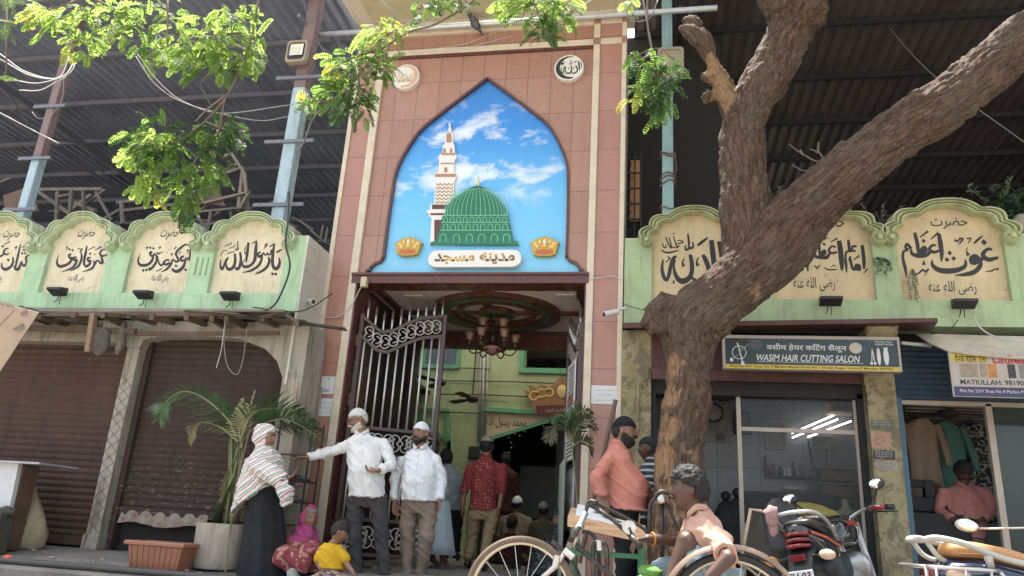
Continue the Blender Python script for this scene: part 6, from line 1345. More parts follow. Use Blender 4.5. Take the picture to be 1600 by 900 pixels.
def ellring(c,a,b2,wa,wb,n=28,off=0,fold=0,k=7,ph=0):
 return[c+a*(wa*math.cos(t)*(1+fold*math.cos(k*t+ph)))+b2*(wb*math.sin(t)*(1+fold*math.cos(k*t+ph))) for t in[2*math.pi*i/n for i in range(n)]]
def folds(seed,amp=.007):
 o=V(seed*3.1,seed*1.7,0)
 return lambda p,n:amp*.8*noise.noise((p+o)*8)+amp*1.3*(max(0,1-abs(noise.noise(V(p.x*6+o.x+p.z*4,p.y*6,p.z*9+p.x*5)))*3.2)**2-.25)+amp*.35*noise.noise((p+o)*26)
def person(label,Y,J,face_dir,skin='mid',height=1,shirt=None,trous=None,shoes=None,sleeves='long',hem=None,belly=0,group=None,down=0,roll=0,vox=.007,seed=1,hands=True,curl=.6,shw=None,base=None,palmR=None,palmL=None,legs=True,wide=1.0,amp=.012,plack=False,name='person'):
 """J: joint -> photo pixel (x, y) or (x, y, depth offset from Y)"""
 j={k:P(v[0],v[1],Y+(v[2] if len(v)>2 else 0)) for k,v in J.items()}
 s=height;t=thing(name,label,'person',base or V(j['pel'].x,j['pel'].y,.13),group)
 Rx=(j['shL']-j['shR']);Rx.z=0;Rx=Rx.normalized();up=(j['neck']-j['pel']).normalized();Fx=V(0,0,1).cross(Rx).normalized()*-1
 fd=V(face_dir[0],face_dir[1],0).normalized()
 if Fx.dot(fd)<-.2:Fx=-Fx
 fr=Fr(fd,down,roll);C=j['head']
 neck=C+(j['neck']-C).normalized()*.122*s;j['neck']=neck;pel=j['pel'];j['shL']-=up*.022;j['shR']-=up*.022;chest=neck.lerp(pel,.3);waist=neck.lerp(pel,.68)
 def torso(mb,g,lo):
  end=lo if lo is not None else pel
  prof=[(neck+up*.012,.060,.058),(neck-up*.025,.078,.07),(neck-up*.06,.115*wide,.088),(neck-up*.11,.155*wide,.105),(chest,.170*wide,.118),(waist,.150*wide+belly*.25,.112+belly),(pel,.158*wide+belly*.2,.115+belly*.6)]
  if lo is not None:prof.append((lo,.175*wide+belly*.2,.13+belly*.4))
  R=[ellring(c+Fx*(belly*.55 if c is waist else belly*.3 if c in(pel,lo) else 0),Rx,Fx,(a+g)*s,(b2+g)*s) for c,a,b2 in prof]
  for q_,dz_ in((R[0],.05),(R[1],.025)):
   for i_,p_ in enumerate(q_):q_[i_]=p_-up*dz_*max(0,(p_-neck).normalized().dot(Fx))
  mb.loft(R)
  for k in('shL','shR'):mb.capsule(neck-up*.075*s,j[k]-up*.012,(.058+g)*s,(.048+g)*s)
 b=MB();torso(b,-.012,None);b.capsule(neck-up*.04*s,C-fr(0,.012,.05)*s,.058*s,.052*s);head_mesh(b,C,fr,s)
 for sd in 'LR':
  if 'el'+sd not in j:continue
  sh,el,wr=j['sh'+sd],j['el'+sd],j['wr'+sd];b.capsule(sh,el,.048*s,.038*s);b.capsule(el,wr,.039*s,.027*s)
  if hands and 'ha'+sd in j:
   pn=(palmL if sd=='L' else palmR) or(Fx*.4-Rx*(1 if sd=='L' else-1)*.8)
   hand(b,wr,j['ha'+sd]-wr,pn,1 if sd=='L' else-1,curl,s*.95)
 if legs:
  for sd in 'LR':
   hp,kn,an=j['hip'+sd],j['kn'+sd],j['an'+sd];b.capsule(hp,kn,.082*s,.056*s);b.capsule(kn,an,.055*s,.036*s)
   tf=(j['to'+sd]-an) if 'to'+sd in j else Fx*.16*s;b.capsule(an-V(0,0,.03),an+tf-V(0,0,.045),.036*s,.028*s)
 link('body',remesh(b,vox,2),SK[skin],t,True)
 lo=None
 if hem:lo=P(hem[0],hem[1],Y+(hem[2] if len(hem)>2 else 0))
 if shirt:
  b=MB();torso(b,.008,lo)
  for sd in 'LR':
   if 'el'+sd not in j:continue
   sh,el,wr=j['sh'+sd],j['el'+sd],j['wr'+sd]
   if sleeves=='long':b.capsule(sh,el,.058*s,.050*s);b.tube([el-(wr-el).normalized()*.02,el,el.lerp(wr,.5),el.lerp(wr,.93),el.lerp(wr,.97)],[.03*s,.052*s,.048*s,.043*s,.040*s],14)
   elif sleeves=='half':b.tube([sh-(el-sh)*.05,sh,sh.lerp(el,.5),sh.lerp(el,.85)],[.03*s,.062*s,.062*s,.064*s],14)
   elif sleeves=='elbow':b.capsule(sh,el,.06*s,.053*s);b.tube([el,el.lerp(wr,.25)],[.052*s,.05*s],14)
  sh_=link('shirt',remesh(b,max(.010,vox),2,folds(seed,amp)),shirt,t,True)
  b=MB();cr_=[neck+up*.022*s+Rx*(.068*s*math.cos(a))+Fx*(.062*s*math.sin(a)+.012)+up*(-.052*s*max(0,math.sin(a))**1.5) for a in np.linspace(0,2*math.pi,25)]
  b.loft([[p+up*.014*s,p-up*.016*s+(p-neck).normalized()*.012*s,p-up*.02*s] for p in cr_[7:]+cr_[1:6]],closed=False,cap=False);b.build('collar',shirt,sh_,smooth=True)
 if trous and legs:
  b=MB();b.loft([ellring(pel+up*.06*s,Rx,Fx,.15*s*wide+belly*.2,.115*s+belly*.5),ellring(pel-up*.06*s,Rx,Fx,.17*s*wide,.125*s),ellring(pel-up*.13*s,Rx,Fx,.15*s*wide,.11*s)])
  for sd in 'LR':
   hp,kn,an=j['hip'+sd],j['kn'+sd],j['an'+sd];b.capsule(hp,kn,.092*s,.068*s);b.tube([kn-(an-kn)*.05,kn,kn.lerp(an,.4),kn.lerp(an,.9),kn.lerp(an,1.0)],[.045*s,.067*s,.062*s,.058*s,.061*s],14)
  link('trousers',remesh(b,max(.011,vox),2,folds(seed+5,amp*1.1)),trous,t,True)
 if shoes and legs:
  for sd in 'LR':
   an=j['an'+sd];tf=(j['to'+sd]-an) if 'to'+sd in j else Fx*.16*s;tf=V(tf.x,tf.y,0);b=MB();z0=an.z-.075
   d=tf.normalized();q=d.cross(V(0,0,1));R=[]
   for u,w_,h_ in((-.35,.03,.05),(-.2,.038,.07),(.2,.042,.075),(.6,.045,.055),(.95,.04,.04),(1.1,.018,.025)):
    c=V(an.x,an.y,z0)+tf*u;R.append([c-q*w_*s,c+q*w_*s,c+q*w_*s*.85+V(0,0,h_*s*.7),c+V(0,0,h_*s),c-q*w_*s*.85+V(0,0,h_*s*.7)])
   b.loft(R);b.build('shoe',shoes,t,smooth=True)
 if shirt and plack:
  from mathutils.bvhtree import BVHTree
  bv=BVHTree.FromPolygons([v_.co for v_ in sh_.data.vertices],[p_.vertices for p_ in sh_.data.polygons]);W=WORLD[t];Wi=W.inverted()
  def hit(p):
   h_=bv.ray_cast(Wi@(p+Fx*.6),(Wi.to_3x3()@-Fx));return W@h_[0] if h_[0] is not None else None
  e_=lo if lo is not None else pel;pts=[hit((neck-up*.075*s).lerp(e_+up*.015,u_)) for u_ in np.linspace(0,1,24)];pts=[p_ for p_ in pts if p_ is not None]
  b=MB();b.loft([[p_-Rx*.017+Fx*.001,p_-Rx*.015+Fx*.005,p_+Rx*.015+Fx*.005,p_+Rx*.017+Fx*.001] for p_ in pts],closed=False);b.build('placket',shirt,sh_,smooth=True)
  b=MB()
  for p_ in pts[2::4]:b.ell(p_+Fx*.0065,.006,8,5)
  b.build('buttons',m_wb2,sh_,smooth=True);pk=[[hit(neck-up*(.19+.12*v_)*s+Rx*(.05+.10*u_)*s) for u_ in np.linspace(0,1,6)] for v_ in np.linspace(0,1,6)]
  if all(all(q_) for q_ in pk):b=MB();b.loft([[p_+Fx*.005 for p_ in r_] for r_ in pk],closed=False);b.build('pocket',shirt,sh_,smooth=True)
 t_info=dict(t=t,j=j,C=C,fr=fr,s=s,Rx=Rx,Fx=Fx,up=up);return t_info
def nz(p,k=30,a=1):return a*noise.noise(V(p)*k)
def add_hair(i,mt=None,th=.014,line=.045,rough=.006,back=-.06,nm='hair'):
 def mask(q):
  lim=line if q.y>.02 else line-(.02-q.y)*1.6
  lim=max(lim,back);return th+nz(q,55,rough)+nz(q,120,rough*.5) if q.z>lim else-1
 shell(i['C'],i['fr'],mask,i['s']).build(nm,mt or m_hair,i['t'],smooth=True)
def add_cap(i,mt,low=.035,th=.010,top=0,tilt=.1):
 shell(i['C'],i['fr'],lambda q:th+top*max(0,q.z-.08) if q.z>low-q.y*(-tilt) else-1,i['s']).build('cap',mt,i['t'],smooth=True)
def add_beard(i,mt,th=.012,rough=.005,top=-.035,full=True):
 def mask(q):
  lim=-.067+min(.055,max(0,.088-q.y)*.72)
  if q.y<-.012 or q.z>lim:return-1
  return th*(1+.9*max(0,-q.z-.06)/.05)*min(1,.25+(lim-q.z)/.018)+nz(q,70,rough)
 shell(i['C'],i['fr'],mask,i['s']).build('beard',mt,i['t'],smooth=True)
def buttons(i,n=6):
 pass
m_wshirt=cloth('white_cotton_shirt',(.66,.67,.70),.04,.5);m_wshirt2=cloth('white_linen_shirt',(.67,.67,.66),.04,.5)
m_gtrou=cloth('charcoal_trousers',(.055,.052,.052),.1);m_btrou=cloth('taupe_trousers',(.20,.155,.125),.1);m_khaki=cloth('khaki_trousers',(.27,.20,.12),.12);m_blk=cloth('black_cloth',(.016,.016,.018),.15,.4)
m_cap=cloth('white_knit_cap',(.62,.63,.64),.06,.3);m_capg=cloth('grey_white_cap',(.50,.52,.48),.08,.35);m_capb=cloth('black_knit_cap',(.012,.012,.014),.2)
m_wb2=mat('white_beard',(.5,.47,.44),.8,.25,50,.5);m_shoe=mat('dark_leather_shoe',(.03,.025,.022),.4,.3)
i=person('bearded old man in a white shirt and grey cap, reaching out to the woman',-.75,dict(head=(560,657),neck=(568,680),shR=(541,694,-.02),shL=(600,690,.02),elR=(505,709,-.12),wrR=(481,714,-.22),haR=(459,714,-.26),elL=(612,727,-.02),wrL=(592,735,-.16),haL=(566,737,-.22),pel=(575,772),hipR=(556,783),hipL=(592,783),knR=(555,842),knL=(597,842),anR=(558,899),anL=(601,899),toR=(548,908,-.16),toL=(605,908,-.15)),(-.85,-.6),'mid',1,m_wshirt2,m_gtrou,m_shoe,hem=(575,778),belly=.05,down=.25,seed=2,vox=.0062,palmL=V(-.2,-.3,1),palmR=V(.2,.1,-1),curl=.75,plack=True)
add_cap(i,m_capg,.035,.012);add_beard(i,m_wb2,.012);face(i['t'],i['C'],i['fr'],1,True,m_wb2,1.0,True)
add_hair(i,m_wb2,.006,.09,.003,-.03)
old=i
i=person('man in a white shirt, white cap and taupe trousers standing by the gate bars',-.55,dict(head=(658,678),neck=(657,704),shR=(629,718),shL=(682,716),elR=(617,750,.03),wrR=(617,784,-.05),haR=(617,806,-.07),elL=(690,748,.03),wrL=(687,782,-.04),haL=(686,802,-.06),pel=(656,782),hipR=(640,790),hipL=(671,790),knR=(637,845),knL=(666,845,-.06),anR=(636,897),anL=(657,897,.04),toR=(628,905,-.15),toL=(655,906,-.15)),(-.32,-1),'mid',1,m_wshirt,m_btrou,m_shoe,hem=(656,783),belly=.055,seed=3,vox=.0065,curl=.5,plack=True)
add_cap(i,m_cap,.03,.010);add_beard(i,m_hair,.006,.003,-.045);face(i['t'],i['C'],i['fr'],1,False,None,1.0,True);add_hair(i,None,.006,.09,.003,-.02)
s=NT('red_dotted_shirt');v=s.obj();vo=s.n('ShaderNodeTexVoronoi',feature='F1');s.l(v,vo.inputs['Vector']);vo.inputs['Scale'].default_value=26;vo.inputs['Randomness'].default_value=.35
s.col(s.mix(s.ramp(vo.outputs['Distance'],[(.17,1.),(.22,0.)]),s.ramp(s.noise(v,5),[(.3,(.16,.018,.02)),(.7,(.24,.03,.03))]),(.5,.35,.34)));s.rough(.8);s.bump(s.noise(s.obj((1,1,.5)),14,4),.35,.03);m_redsh=s.m
i=person('man in a dotted red shirt and khaki trousers walking into the mosque',1.1,dict(head=(761,697),neck=(759,719),shL=(735,729),shR=(785,728),elL=(726,765,-.02),wrL=(722,790,-.04),haL=(720,806,-.04),elR=(785,765),wrR=(780,793,-.02),haR=(778,808,-.02),pel=(754,795),hipL=(742,802),hipR=(768,802),knL=(737,840,.06),knR=(762,842,-.02),anL=(731,873,.02),anR=(755,878,-.25),toL=(733,878,.2),toR=(757,884,-.1)),(.15,1),'mid',1,m_redsh,m_khaki,m_shoe,sleeves='elbow',hem=(754,797),seed=4,curl=.4,amp=.009)
add_hair(i,None,.012,.04,.004,-.075);add_cap(i,mat('tan_net_cap',(.30,.25,.19),.8,.2,40),.05,.016)
i=person('man in a grey shirt and black trousers just inside the gate, half hidden',1.6,dict(head=(697,716),neck=(703,735),shR=(688,742),shL=(720,742,.1),elR=(686,770),wrR=(690,795),haR=(692,806),elL=(723,770,.1),wrL=(720,795,.1),haL=(719,805,.1),pel=(704,792),hipR=(697,798),hipL=(713,798),knR=(696,830),knL=(712,830),anR=(697,862),anL=(713,862),toR=(694,868,.15),toL=(716,868,.15)),(-.6,.8),'mid',1,cloth('grey_shirt',(.30,.32,.33)),m_blk,m_shoe,hem=(704,797),seed=6,vox=.012,curl=.4)
add_hair(i,None,.012,.04,.005,-.07)
i=person('man in a pale blue lungi behind the man with taupe trousers',.75,dict(head=(676,700),neck=(678,722),shR=(664,732),shL=(694,732),elR=(660,765),wrR=(662,790),elL=(697,765),wrL=(694,790),pel=(680,790),hipR=(673,797),hipL=(688,797),knR=(674,838),knL=(689,838),anR=(676,870),anL=(692,870),toR=(686,876,-.05),toL=(700,876,-.05)),(.6,.8),'dark',.95,cloth('grey_shirt2',(.25,.26,.28)),None,None,hem=(680,797),seed=7,vox=.012,hands=False)
add_hair(i,None,.012,.04,.005,-.07);b=MB();R=[]
for k,py in enumerate((782,800,825,850,866)):R.append(ellring(P(681+k*.8,py,.75),V(1,0,0),V(0,1,0),.16+.012*k,.13+.012*k,36,fold=.05*k/4,k=9,ph=k*.3))
b.loft(R);b.build('lungi',cloth('pale_blue_cotton',(.36,.42,.46)),i['t'],smooth=True)
i=person('person in dark maroon clothes standing behind the man in red',4.5,dict(head=(790,718),neck=(790,736),shL=(775,742),shR=(806,742),elL=(772,768),wrL=(776,790),elR=(808,768),wrR=(806,790),pel=(790,790),hipL=(784,795),hipR=(797,795),knL=(784,825),knR=(797,825),anL=(784,865),anR=(797,865)),(.2,1),'dark',.95,cloth('dark_maroon_shirt',(.06,.02,.02)),cloth('dark_grey_trousers',(.05,.045,.045)),None,hem=(790,800),seed=8,vox=.013,hands=False)
add_hair(i,None,.012,.04,.005,-.07)
def sitter(label,Y,hx,hy,w_,shirt,cap,seed,zf=.13,low=None,name='person'):
 """someone sitting on the floor with folded legs, seen from behind"""
 C=P(hx,hy,Y);t=thing(name,label,'person',V(C.x,C.y,zf),'people sitting on the mosque floor');fr=Fr((.1,1));k=max(.6,(C.z-zf)/.80)
 b=MB();neck=C-V(0,0,.14);pel=V(C.x,C.y-.03,zf+.12)
 b.capsule(neck-V(0,0,.05),C-V(0,.0,.05),.056,.05);head_mesh(b,C,fr);b.loft([ellring(p,V(1,0,0),V(0,1,0),a,d) for p,a,d in((neck,.06,.06),(neck-V(0,0,.1),.16*w_,.1),(neck.lerp(pel,.5),.16*w_,.12),(pel,.18*w_,.15))])
 for sg_ in(-1,1):b.capsule(pel+V(sg_*.12,0,0),V(pel.x+sg_*.34,pel.y+.28,zf+.1),.09,.07);b.capsule(V(pel.x+sg_*.34,pel.y+.28,zf+.1),V(pel.x-sg_*.05,pel.y+.38,zf+.07),.06,.05)
 link('body',remesh(b,.013,2),SK['mid'],t,True)
 b=MB();b.loft([ellring(p,V(1,0,0),V(0,1,0),a,d) for p,a,d in((neck+V(0,0,.01),.065,.062),(neck-V(0,0,.06),.17*w_,.1),(neck-V(0,0,.14),.20*w_,.125),(neck.lerp(pel,.5),.19*w_,.14),(pel,.21*w_,.17),(pel-V(0,0,.10),.24*w_,.2))])
 for sg_ in(-1,1):b.capsule(neck+V(sg_*.17*w_,0,-.1),neck+V(sg_*.24*w_,.06,-.34),.062,.055);b.capsule(neck+V(sg_*.24*w_,.06,-.34),neck+V(sg_*.16*w_,.28,-.42),.054,.045)
 link('shirt',remesh(b,.013,2,folds(seed)),shirt,t,True)
 b=MB()
 for sg_ in(-1,1):b.capsule(pel+V(sg_*.12,0,-.01),V(pel.x+sg_*.34,pel.y+.28,zf+.1),.105,.085);b.capsule(V(pel.x+sg_*.34,pel.y+.28,zf+.1),V(pel.x-sg_*.05,pel.y+.38,zf+.07),.075,.065)
 link('trousers',remesh(b,.013,2,folds(seed+3)),cloth('dim_trousers',(.12,.1,.09)),t,True)
 i=dict(C=C,fr=fr,s=1,t=t);add_hair(i,None,.008,.045,.004,-.07)
 if cap:add_cap(i,cap,.02,.014)
 return t
sitter('man in a beige shirt and white cap sitting in the dark hall, back turned',4.1,808,788,1.15,cloth('beige_shirt',(.26,.20,.14)),m_cap,9)
sitter('man in a dark olive shirt sitting beside the man in beige, back to us',4.1,849,797,1.15,cloth('olive_shirt',(.075,.075,.045)),cloth('grey_cap',(.16,.15,.14)),10)
sitter('person in dark maroon sitting low on the floor before the man in beige',3.2,800,818,1.0,cloth('dark_maroon_cloth',(.05,.018,.016)),cloth('dark_maroon_cap',(.05,.018,.016)),11)
C=P(877,812,.9);t=thing('person','woman veiled in black patterned cloth sitting by the right gate jamb','person',V(C.x,C.y,.13),'people sitting on the mosque floor');fr=Fr((-.8,-.5),.1)
b=MB();head_mesh(b,C,fr);b.capsule(C-V(0,0,.2),C-V(0,0,.05),.08,.05);b.loft([ellring(V(C.x,C.y,z),V(1,0,0),V(0,1,0),a,a*.8) for z,a in((C.z-.14,.07),(C.z-.2,.15),(.4,.17),(.2,.22),(.14,.2))]);link('body',remesh(b,.012,2),SK['mid'],t,True)
b=shell(C,fr,lambda q:.018 if(q.y<.045 or q.z>.05 or q.z<-.05) else-1);b.loft([ellring(V(C.x-.02*k,C.y-.03*k,z),V(1,0,0),V(0,1,0),a,a*.9,30,fold=.05,k=7,ph=k) for k,(z,a) in enumerate(((C.z-.08,.09),(C.z-.16,.13),(C.z-.26,.17),(.42,.2),(.28,.24),(.15,.28)))])
s=NT('black_floral_veil');s.col(s.ramp(s.noise(s.obj(),24,3,.5),[(.55,(.012,.012,.014)),(.64,(.12,.12,.15))]));s.rough(.7);link('veil',remesh(b,.012,2,folds(12,.012)),s.m,t,True);face(t,C,fr)
YW=-1.2;C=P(416,683,YW);W0=P(412,900,YW);t=thing('person','woman in a black gown and striped head scarf holding out her hand','person',V(W0.x,YW,.06));fr=Fr((1,-.12),.12)
b=MB();head_mesh(b,C,fr,.97);ne=P(410,712,YW);b.capsule(ne,C-V(0,0,.05),.055,.05);pe=P(414,800,YW)
b.loft([ellring(p,V(0,1,0),V(1,0,0),a,d) for p,a,d in((ne+V(0,0,.02),.06,.06),(ne-V(0,0,.08),.15,.1),(ne.lerp(pe,.6),.14,.11),(pe,.16,.13),(V(pe.x,pe.y,.2),.12,.1))])
el,wr,ha=P(432,757,YW-.2),P(450,748,YW-.22),P(466,738,YW-.24);b.capsule(ne+V(0,-.15,-.08),el,.048,.038);b.capsule(el,wr,.038,.027);hand(b,wr,ha-wr,V(-.2,-.3,1),-1,.55,.9)
el2,wr2=P(436,760,YW+.15),P(455,757,YW+.05);b.capsule(ne+V(0,.15,-.08),el2,.045,.036);b.capsule(el2,wr2,.036,.026);hand(b,wr2,V(.7,-.3,-.2),V(0,-.3,1),1,.8,.9)
link('body',remesh(b,.0065,2),SK['mid'],t,True);face(t,C,fr,.97,lip=True)
b=MB();R=[]
for k,(py,a,d) in enumerate(((725,.16,.13),(765,.165,.15),(800,.19,.17),(835,.22,.19),(870,.25,.215),(900,.275,.23),(925,.29,.24))):
 c=P(414-.05*k,py,YW);R.append([c+V(d*math.cos(q),a*math.sin(q),0)*(1+.05*k/6*math.cos(6*q+.5*k*.3)+.035*k/6*math.cos(11*q+1)) for q in[2*math.pi*m/72 for m in range(72)]])
b.loft(R);b.capsule(P(436,762,YW-.2),P(452,757,YW-.21),.05,.05);b.build('gown',cloth('black_gown',(.018,.018,.021),.2,.4),t,smooth=True)
s=NT('striped_scarf');v=s.obj((1,.6,1),rot=(0,R_(38),0));sep=s.n('ShaderNodeSeparateXYZ');s.l(v,sep.inputs[0])
wv=s.math('ADD',s.math('MULTIPLY',sep.outputs[2],17.),s.math('MULTIPLY',s.noise(s.obj(),3.2,3),2.2));fr_=s.math('FRACT',wv)
a=s.ramp(fr_,[(0,(.60,.57,.54)),(.2,(.60,.57,.54)),(.22,(.34,.09,.13)),(.36,(.45,.13,.17)),(.4,(.60,.57,.54)),(.55,(.58,.55,.52)),(.58,(.10,.22,.17)),(.74,(.16,.30,.24)),(.78,(.62,.58,.55))]);s.col(a);s.rough(.9);s.bump(s.noise(s.obj((1,1,.5)),16,4),.4,.02);m_scarf=s.m
b=shell(C,fr,lambda q:.016 if(q.y<.052 or q.z>.058 or q.z<-.085) else-1,.97,44,30)
b.ell(C+V(-.03,0,.01),(.112,.092,.125),24,16,fn=lambda p:V(min(p.x,.055),p.y,p.z))
R=[]
for k,(u,a,d) in enumerate(((0,.075,.08),(.10,.10,.105),(.22,.18,.14),(.40,.215,.165),(.6,.225,.18),(.8,.23,.19),(1.,.235,.20))):
 row=[]
 for m in range(64):
  q=2*math.pi*m/64;drop=.46+.17*(-math.cos(q))+.05*(-math.sin(q));z=(C.z-.09)-u*drop
  row.append(V(ne.x-.00+d*math.cos(q)*(1.0+.25*u*(math.cos(q)>0))*(1+.035*u*math.cos(9*q+2*u))+.01,YW+a*math.sin(q)*(1+.035*u*math.cos(7*q)),z))
 R.append(row)
b.loft(R);b.tube([ne+V(.02,-.17,-.10),P(428,742,YW-.24),P(444,752,YW-.24)],[.085,.085,.075],16);b.tube([P(438,748,YW-.23),P(447,770,YW-.22),P(448,790,YW-.2)],[.06,.075,.055],14)
link('head_scarf',remesh(b,.011,3,folds(14,.010)),m_scarf,t,True)
YS=-1.0;C=P(484,809,YS);t=thing('person','elderly woman in a magenta scarf sitting on the ground beside the shoe rack','person',V(C.x,YS,.09));fr=Fr((.75,-.75),.12);zf=pave_z(YS)
b=MB();head_mesh(b,C,fr,.95);ne=C+V(-.03,.02,-.14);b.capsule(ne-V(0,0,.04),C-V(0,0,.05),.055,.05);pe=V(C.x-.02,YS+.03,zf+.12)
ax_=V(.7,.7,0);ay_=V(.7,-.7,0)
b.loft([ellring(p,ax_,ay_,a,d) for p,a,d in((ne,.06,.06),(ne-V(0,0,.09),.15,.1),(ne.lerp(pe,.6),.15,.13),(pe,.17,.16))])
k1,k2=V(C.x+.16,YS-.22,zf+.2),V(C.x-.05,YS-.32,zf+.14);b.capsule(pe,k1,.09,.07);b.capsule(pe,k2,.09,.07);el,wr=P(478,862,YS-.16),P(500,862,YS-.24);b.capsule(ne+V(-.1,-.1,-.1),el,.045,.037);b.capsule(el,wr,.036,.026);hand(b,wr,V(.9,-.1,-.1),V(0,0,-1),1,.7,.85)
link('body',remesh(b,.0065,2),SK['mid'],t,True);face(t,C,fr,.95,hairm=mat('grey_hair',(.18,.16,.15),.7,.3,40),lip=True);i=dict(C=C,fr=fr,s=.95,t=t);add_hair(i,mat('grey_hair',(.18,.16,.15)),.008,.06,.003,-.04)
s=NT('maroon_floral_dress');s.col(s.ramp(s.noise(s.obj(),17,4,.6),[(.52,(.21,.035,.05)),(.58,(.45,.28,.2)),(.66,(.3,.07,.08))]));s.rough(.85);s.bump(s.noise(s.obj(),12,4),.35,.02)
b=MB();b.loft([ellring(p,ax_,ay_,a,d) for p,a,d in((ne-V(0,0,.02),.08,.07),(ne-V(0,0,.09),.17,.115),(ne.lerp(pe,.6),.18,.16),(pe,.19,.18),(pe-V(0,0,.11),.24,.22))]);b.capsule(pe,k1,.13,.10);b.capsule(pe,k2,.13,.10);b.capsule(k1,V(C.x+.02,YS-.3,zf+.08),.09,.07);b.capsule(k2,V(C.x+.14,YS-.28,zf+.08),.09,.07);b.capsule(ne+V(-.1,-.1,-.1),el,.062,.055);b.capsule(el,el.lerp(wr,.7),.052,.042)
link('dress',remesh(b,.011,2,folds(15,.009)),s.m,t,True)
b=shell(C,fr,lambda q:.018 if(q.y<.03 or q.z>.085 or q.z<-.105) else-1,.95);R=[]
for k,(u,a,d) in enumerate(((0,.085,.10),(.2,.12,.12),(.4,.185,.15),(.7,.21,.18),(1.,.215,.20))):R.append(ellring(C+V(-.035-.02*u,.02,-.08-u*.40),ax_,ay_,a,d,48,fold=.05*u,k=8,ph=u*3))
b.loft(R);link('head_scarf',remesh(b,.011,3,folds(16,.012)),cloth('magenta_scarf',(.32,.055,.15),.15,.5),t,True)
b=MB();c=P(460,890,YS-.30);b.ell(c-V(0,0,.06),(.06,.07,.11),14,10,fn=lambda p:p*(1+.45*noise.noise(p*16)));tag(b.build('cloth_bag',cloth('white_bag_cloth',(.40,.42,.36),.1),smooth=True),'crumpled white cloth bag between the two women','bag')
YC=-1.4;C=P(531,831,YC);t=thing('person','small child in a yellow shirt seen from behind, sitting beside the seated woman','person',V(C.x,YC,.05));fr=Fr((.9,.25),.45);sc=.82;ne=P(519,851,YC)
b=MB();head_mesh(b,C,fr,sc);b.capsule(ne,C-V(0,0,.04),.04,.04);pe=P(518,892,YC);b.loft([ellring(p,V(1,.2,0).normalized(),V(-.2,1,0).normalized(),a,d) for p,a,d in((ne,.045,.045),(ne-V(0,0,.05),.09,.06),(pe,.1,.085))])
for pts,r in(((P(500,858,YC),P(497,880,YC-.02),P(505,893,YC-.05)),.026),((P(537,858,YC),P(541,880,YC-.03),P(551,893,YC-.08)),.026)):b.capsule(pts[0],pts[1],r*1.1,r);b.capsule(pts[1],pts[2],r,r*.8);hand(b,pts[2],pts[2]-pts[1],V(0,0,-1),1,.6,.55)
link('body',remesh(b,.006,2),SK['mid'],t,True);i=dict(C=C,fr=fr,s=sc,t=t);add_hair(i,mat('dark_brown_hair',(.018,.013,.011),.8,.4,50,.5),.012,.03,.005,-.07);face(t,C,fr,sc)
b=MB();b.loft([ellring(p,V(1,.2,0).normalized(),V(-.2,1,0).normalized(),a,d) for p,a,d in((ne+V(0,0,.008),.05,.05),(ne-V(0,0,.04),.10,.07),(ne.lerp(pe,.6),.108,.09),(pe+V(0,0,.02),.115,.1))]);b.capsule(ne+V(-.06,0,-.035),P(498,872,YC-.01),.048,.044);b.capsule(ne+V(.07,0,-.035),P(540,872,YC-.02),.048,.044);link('shirt',remesh(b,.008,2,folds(17,.006)),cloth('mustard_yellow_shirt',(.56,.33,.02),.1),t,True)
s=NT('patterned_trousers');s.col(s.ramp(s.noise(s.obj((1,1,3)),22,2,.5),[(.42,(.05,.04,.05)),(.5,(.35,.12,.12)),(.56,(.1,.25,.15)),(.62,(.4,.36,.3))]));s.rough(.9)
b=MB();b.ell(pe-V(0,0,.05),(.125,.11,.085),14,10);b.capsule(pe+V(.03,-.03,-.06),pe+V(.18,-.12,-.07),.07,.055);b.capsule(pe+V(-.05,-.03,-.06),pe+V(-.08,-.18,-.08),.07,.05);link('trousers',remesh(b,.01,2,folds(18,.006)),s.m,t,True)
m_salmon=cloth('salmon_shirt',(.50,.20,.155),.07,.45)
i=person('stout bearded man in a salmon shirt and black cap, seen from the side',-1.25,dict(head=(975,674),neck=(962,702),shR=(950,714,-.17),shL=(958,712,.17),elR=(930,748,-.22),wrR=(943,776,-.20),haR=(946,796,-.2),elL=(975,750,.2),wrL=(1000,772,.16),haL=(1012,775,.15),pel=(972,790),hipR=(970,800,-.09),hipL=(975,800,.09),knR=(972,850,-.1),knL=(984,850,.1),anR=(975,912,-.1),anL=(985,912,.1)),(1,-.12),'mid',1.06,m_salmon,m_blk,m_shoe,hem=(978,798),belly=.08,seed=20,vox=.0068,curl=.5,palmR=V(-.3,.9,0),wide=1.02)
add_cap(i,m_capb,.028,.012);add_beard(i,m_hair,.018,.006,-.03);face(i['t'],i['C'],i['fr'],1.06,False,None,1.1,True);add_hair(i,None,.010,.05,.004,-.06)
s=NT('navy_white_striped_shirt');sep=s.n('ShaderNodeSeparateXYZ');s.l(s.tc.outputs['Object'],sep.inputs[0]);s.col(s.ramp(s.math('FRACT',s.math('MULTIPLY',sep.outputs[2],17.)),[(.0,(.03,.04,.06)),(.6,(.03,.04,.06)),(.64,(.42,.44,.46)),(.95,(.42,.44,.46))],'LINEAR'));s.rough(.85)
i=person('boy in a striped shirt standing half behind the tree trunk',-.75,dict(head=(1013,702),neck=(1020,728),shR=(1014,742,-.14),shL=(1028,740,.14),elR=(1014,775,-.15),wrR=(1010,800,-.16),elL=(1030,775,.15),wrL=(1026,800,.15),pel=(1022,805),hipR=(1020,812,-.07),hipL=(1024,812,.07),knR=(1022,855,-.07),knL=(1026,855,.07),anR=(1026,905,-.07),anL=(1030,905,.07)),(-1,-.2),'dark',.92,s.m,m_blk,None,sleeves='half',hem=(1022,812),seed=21,vox=.008,hands=False)
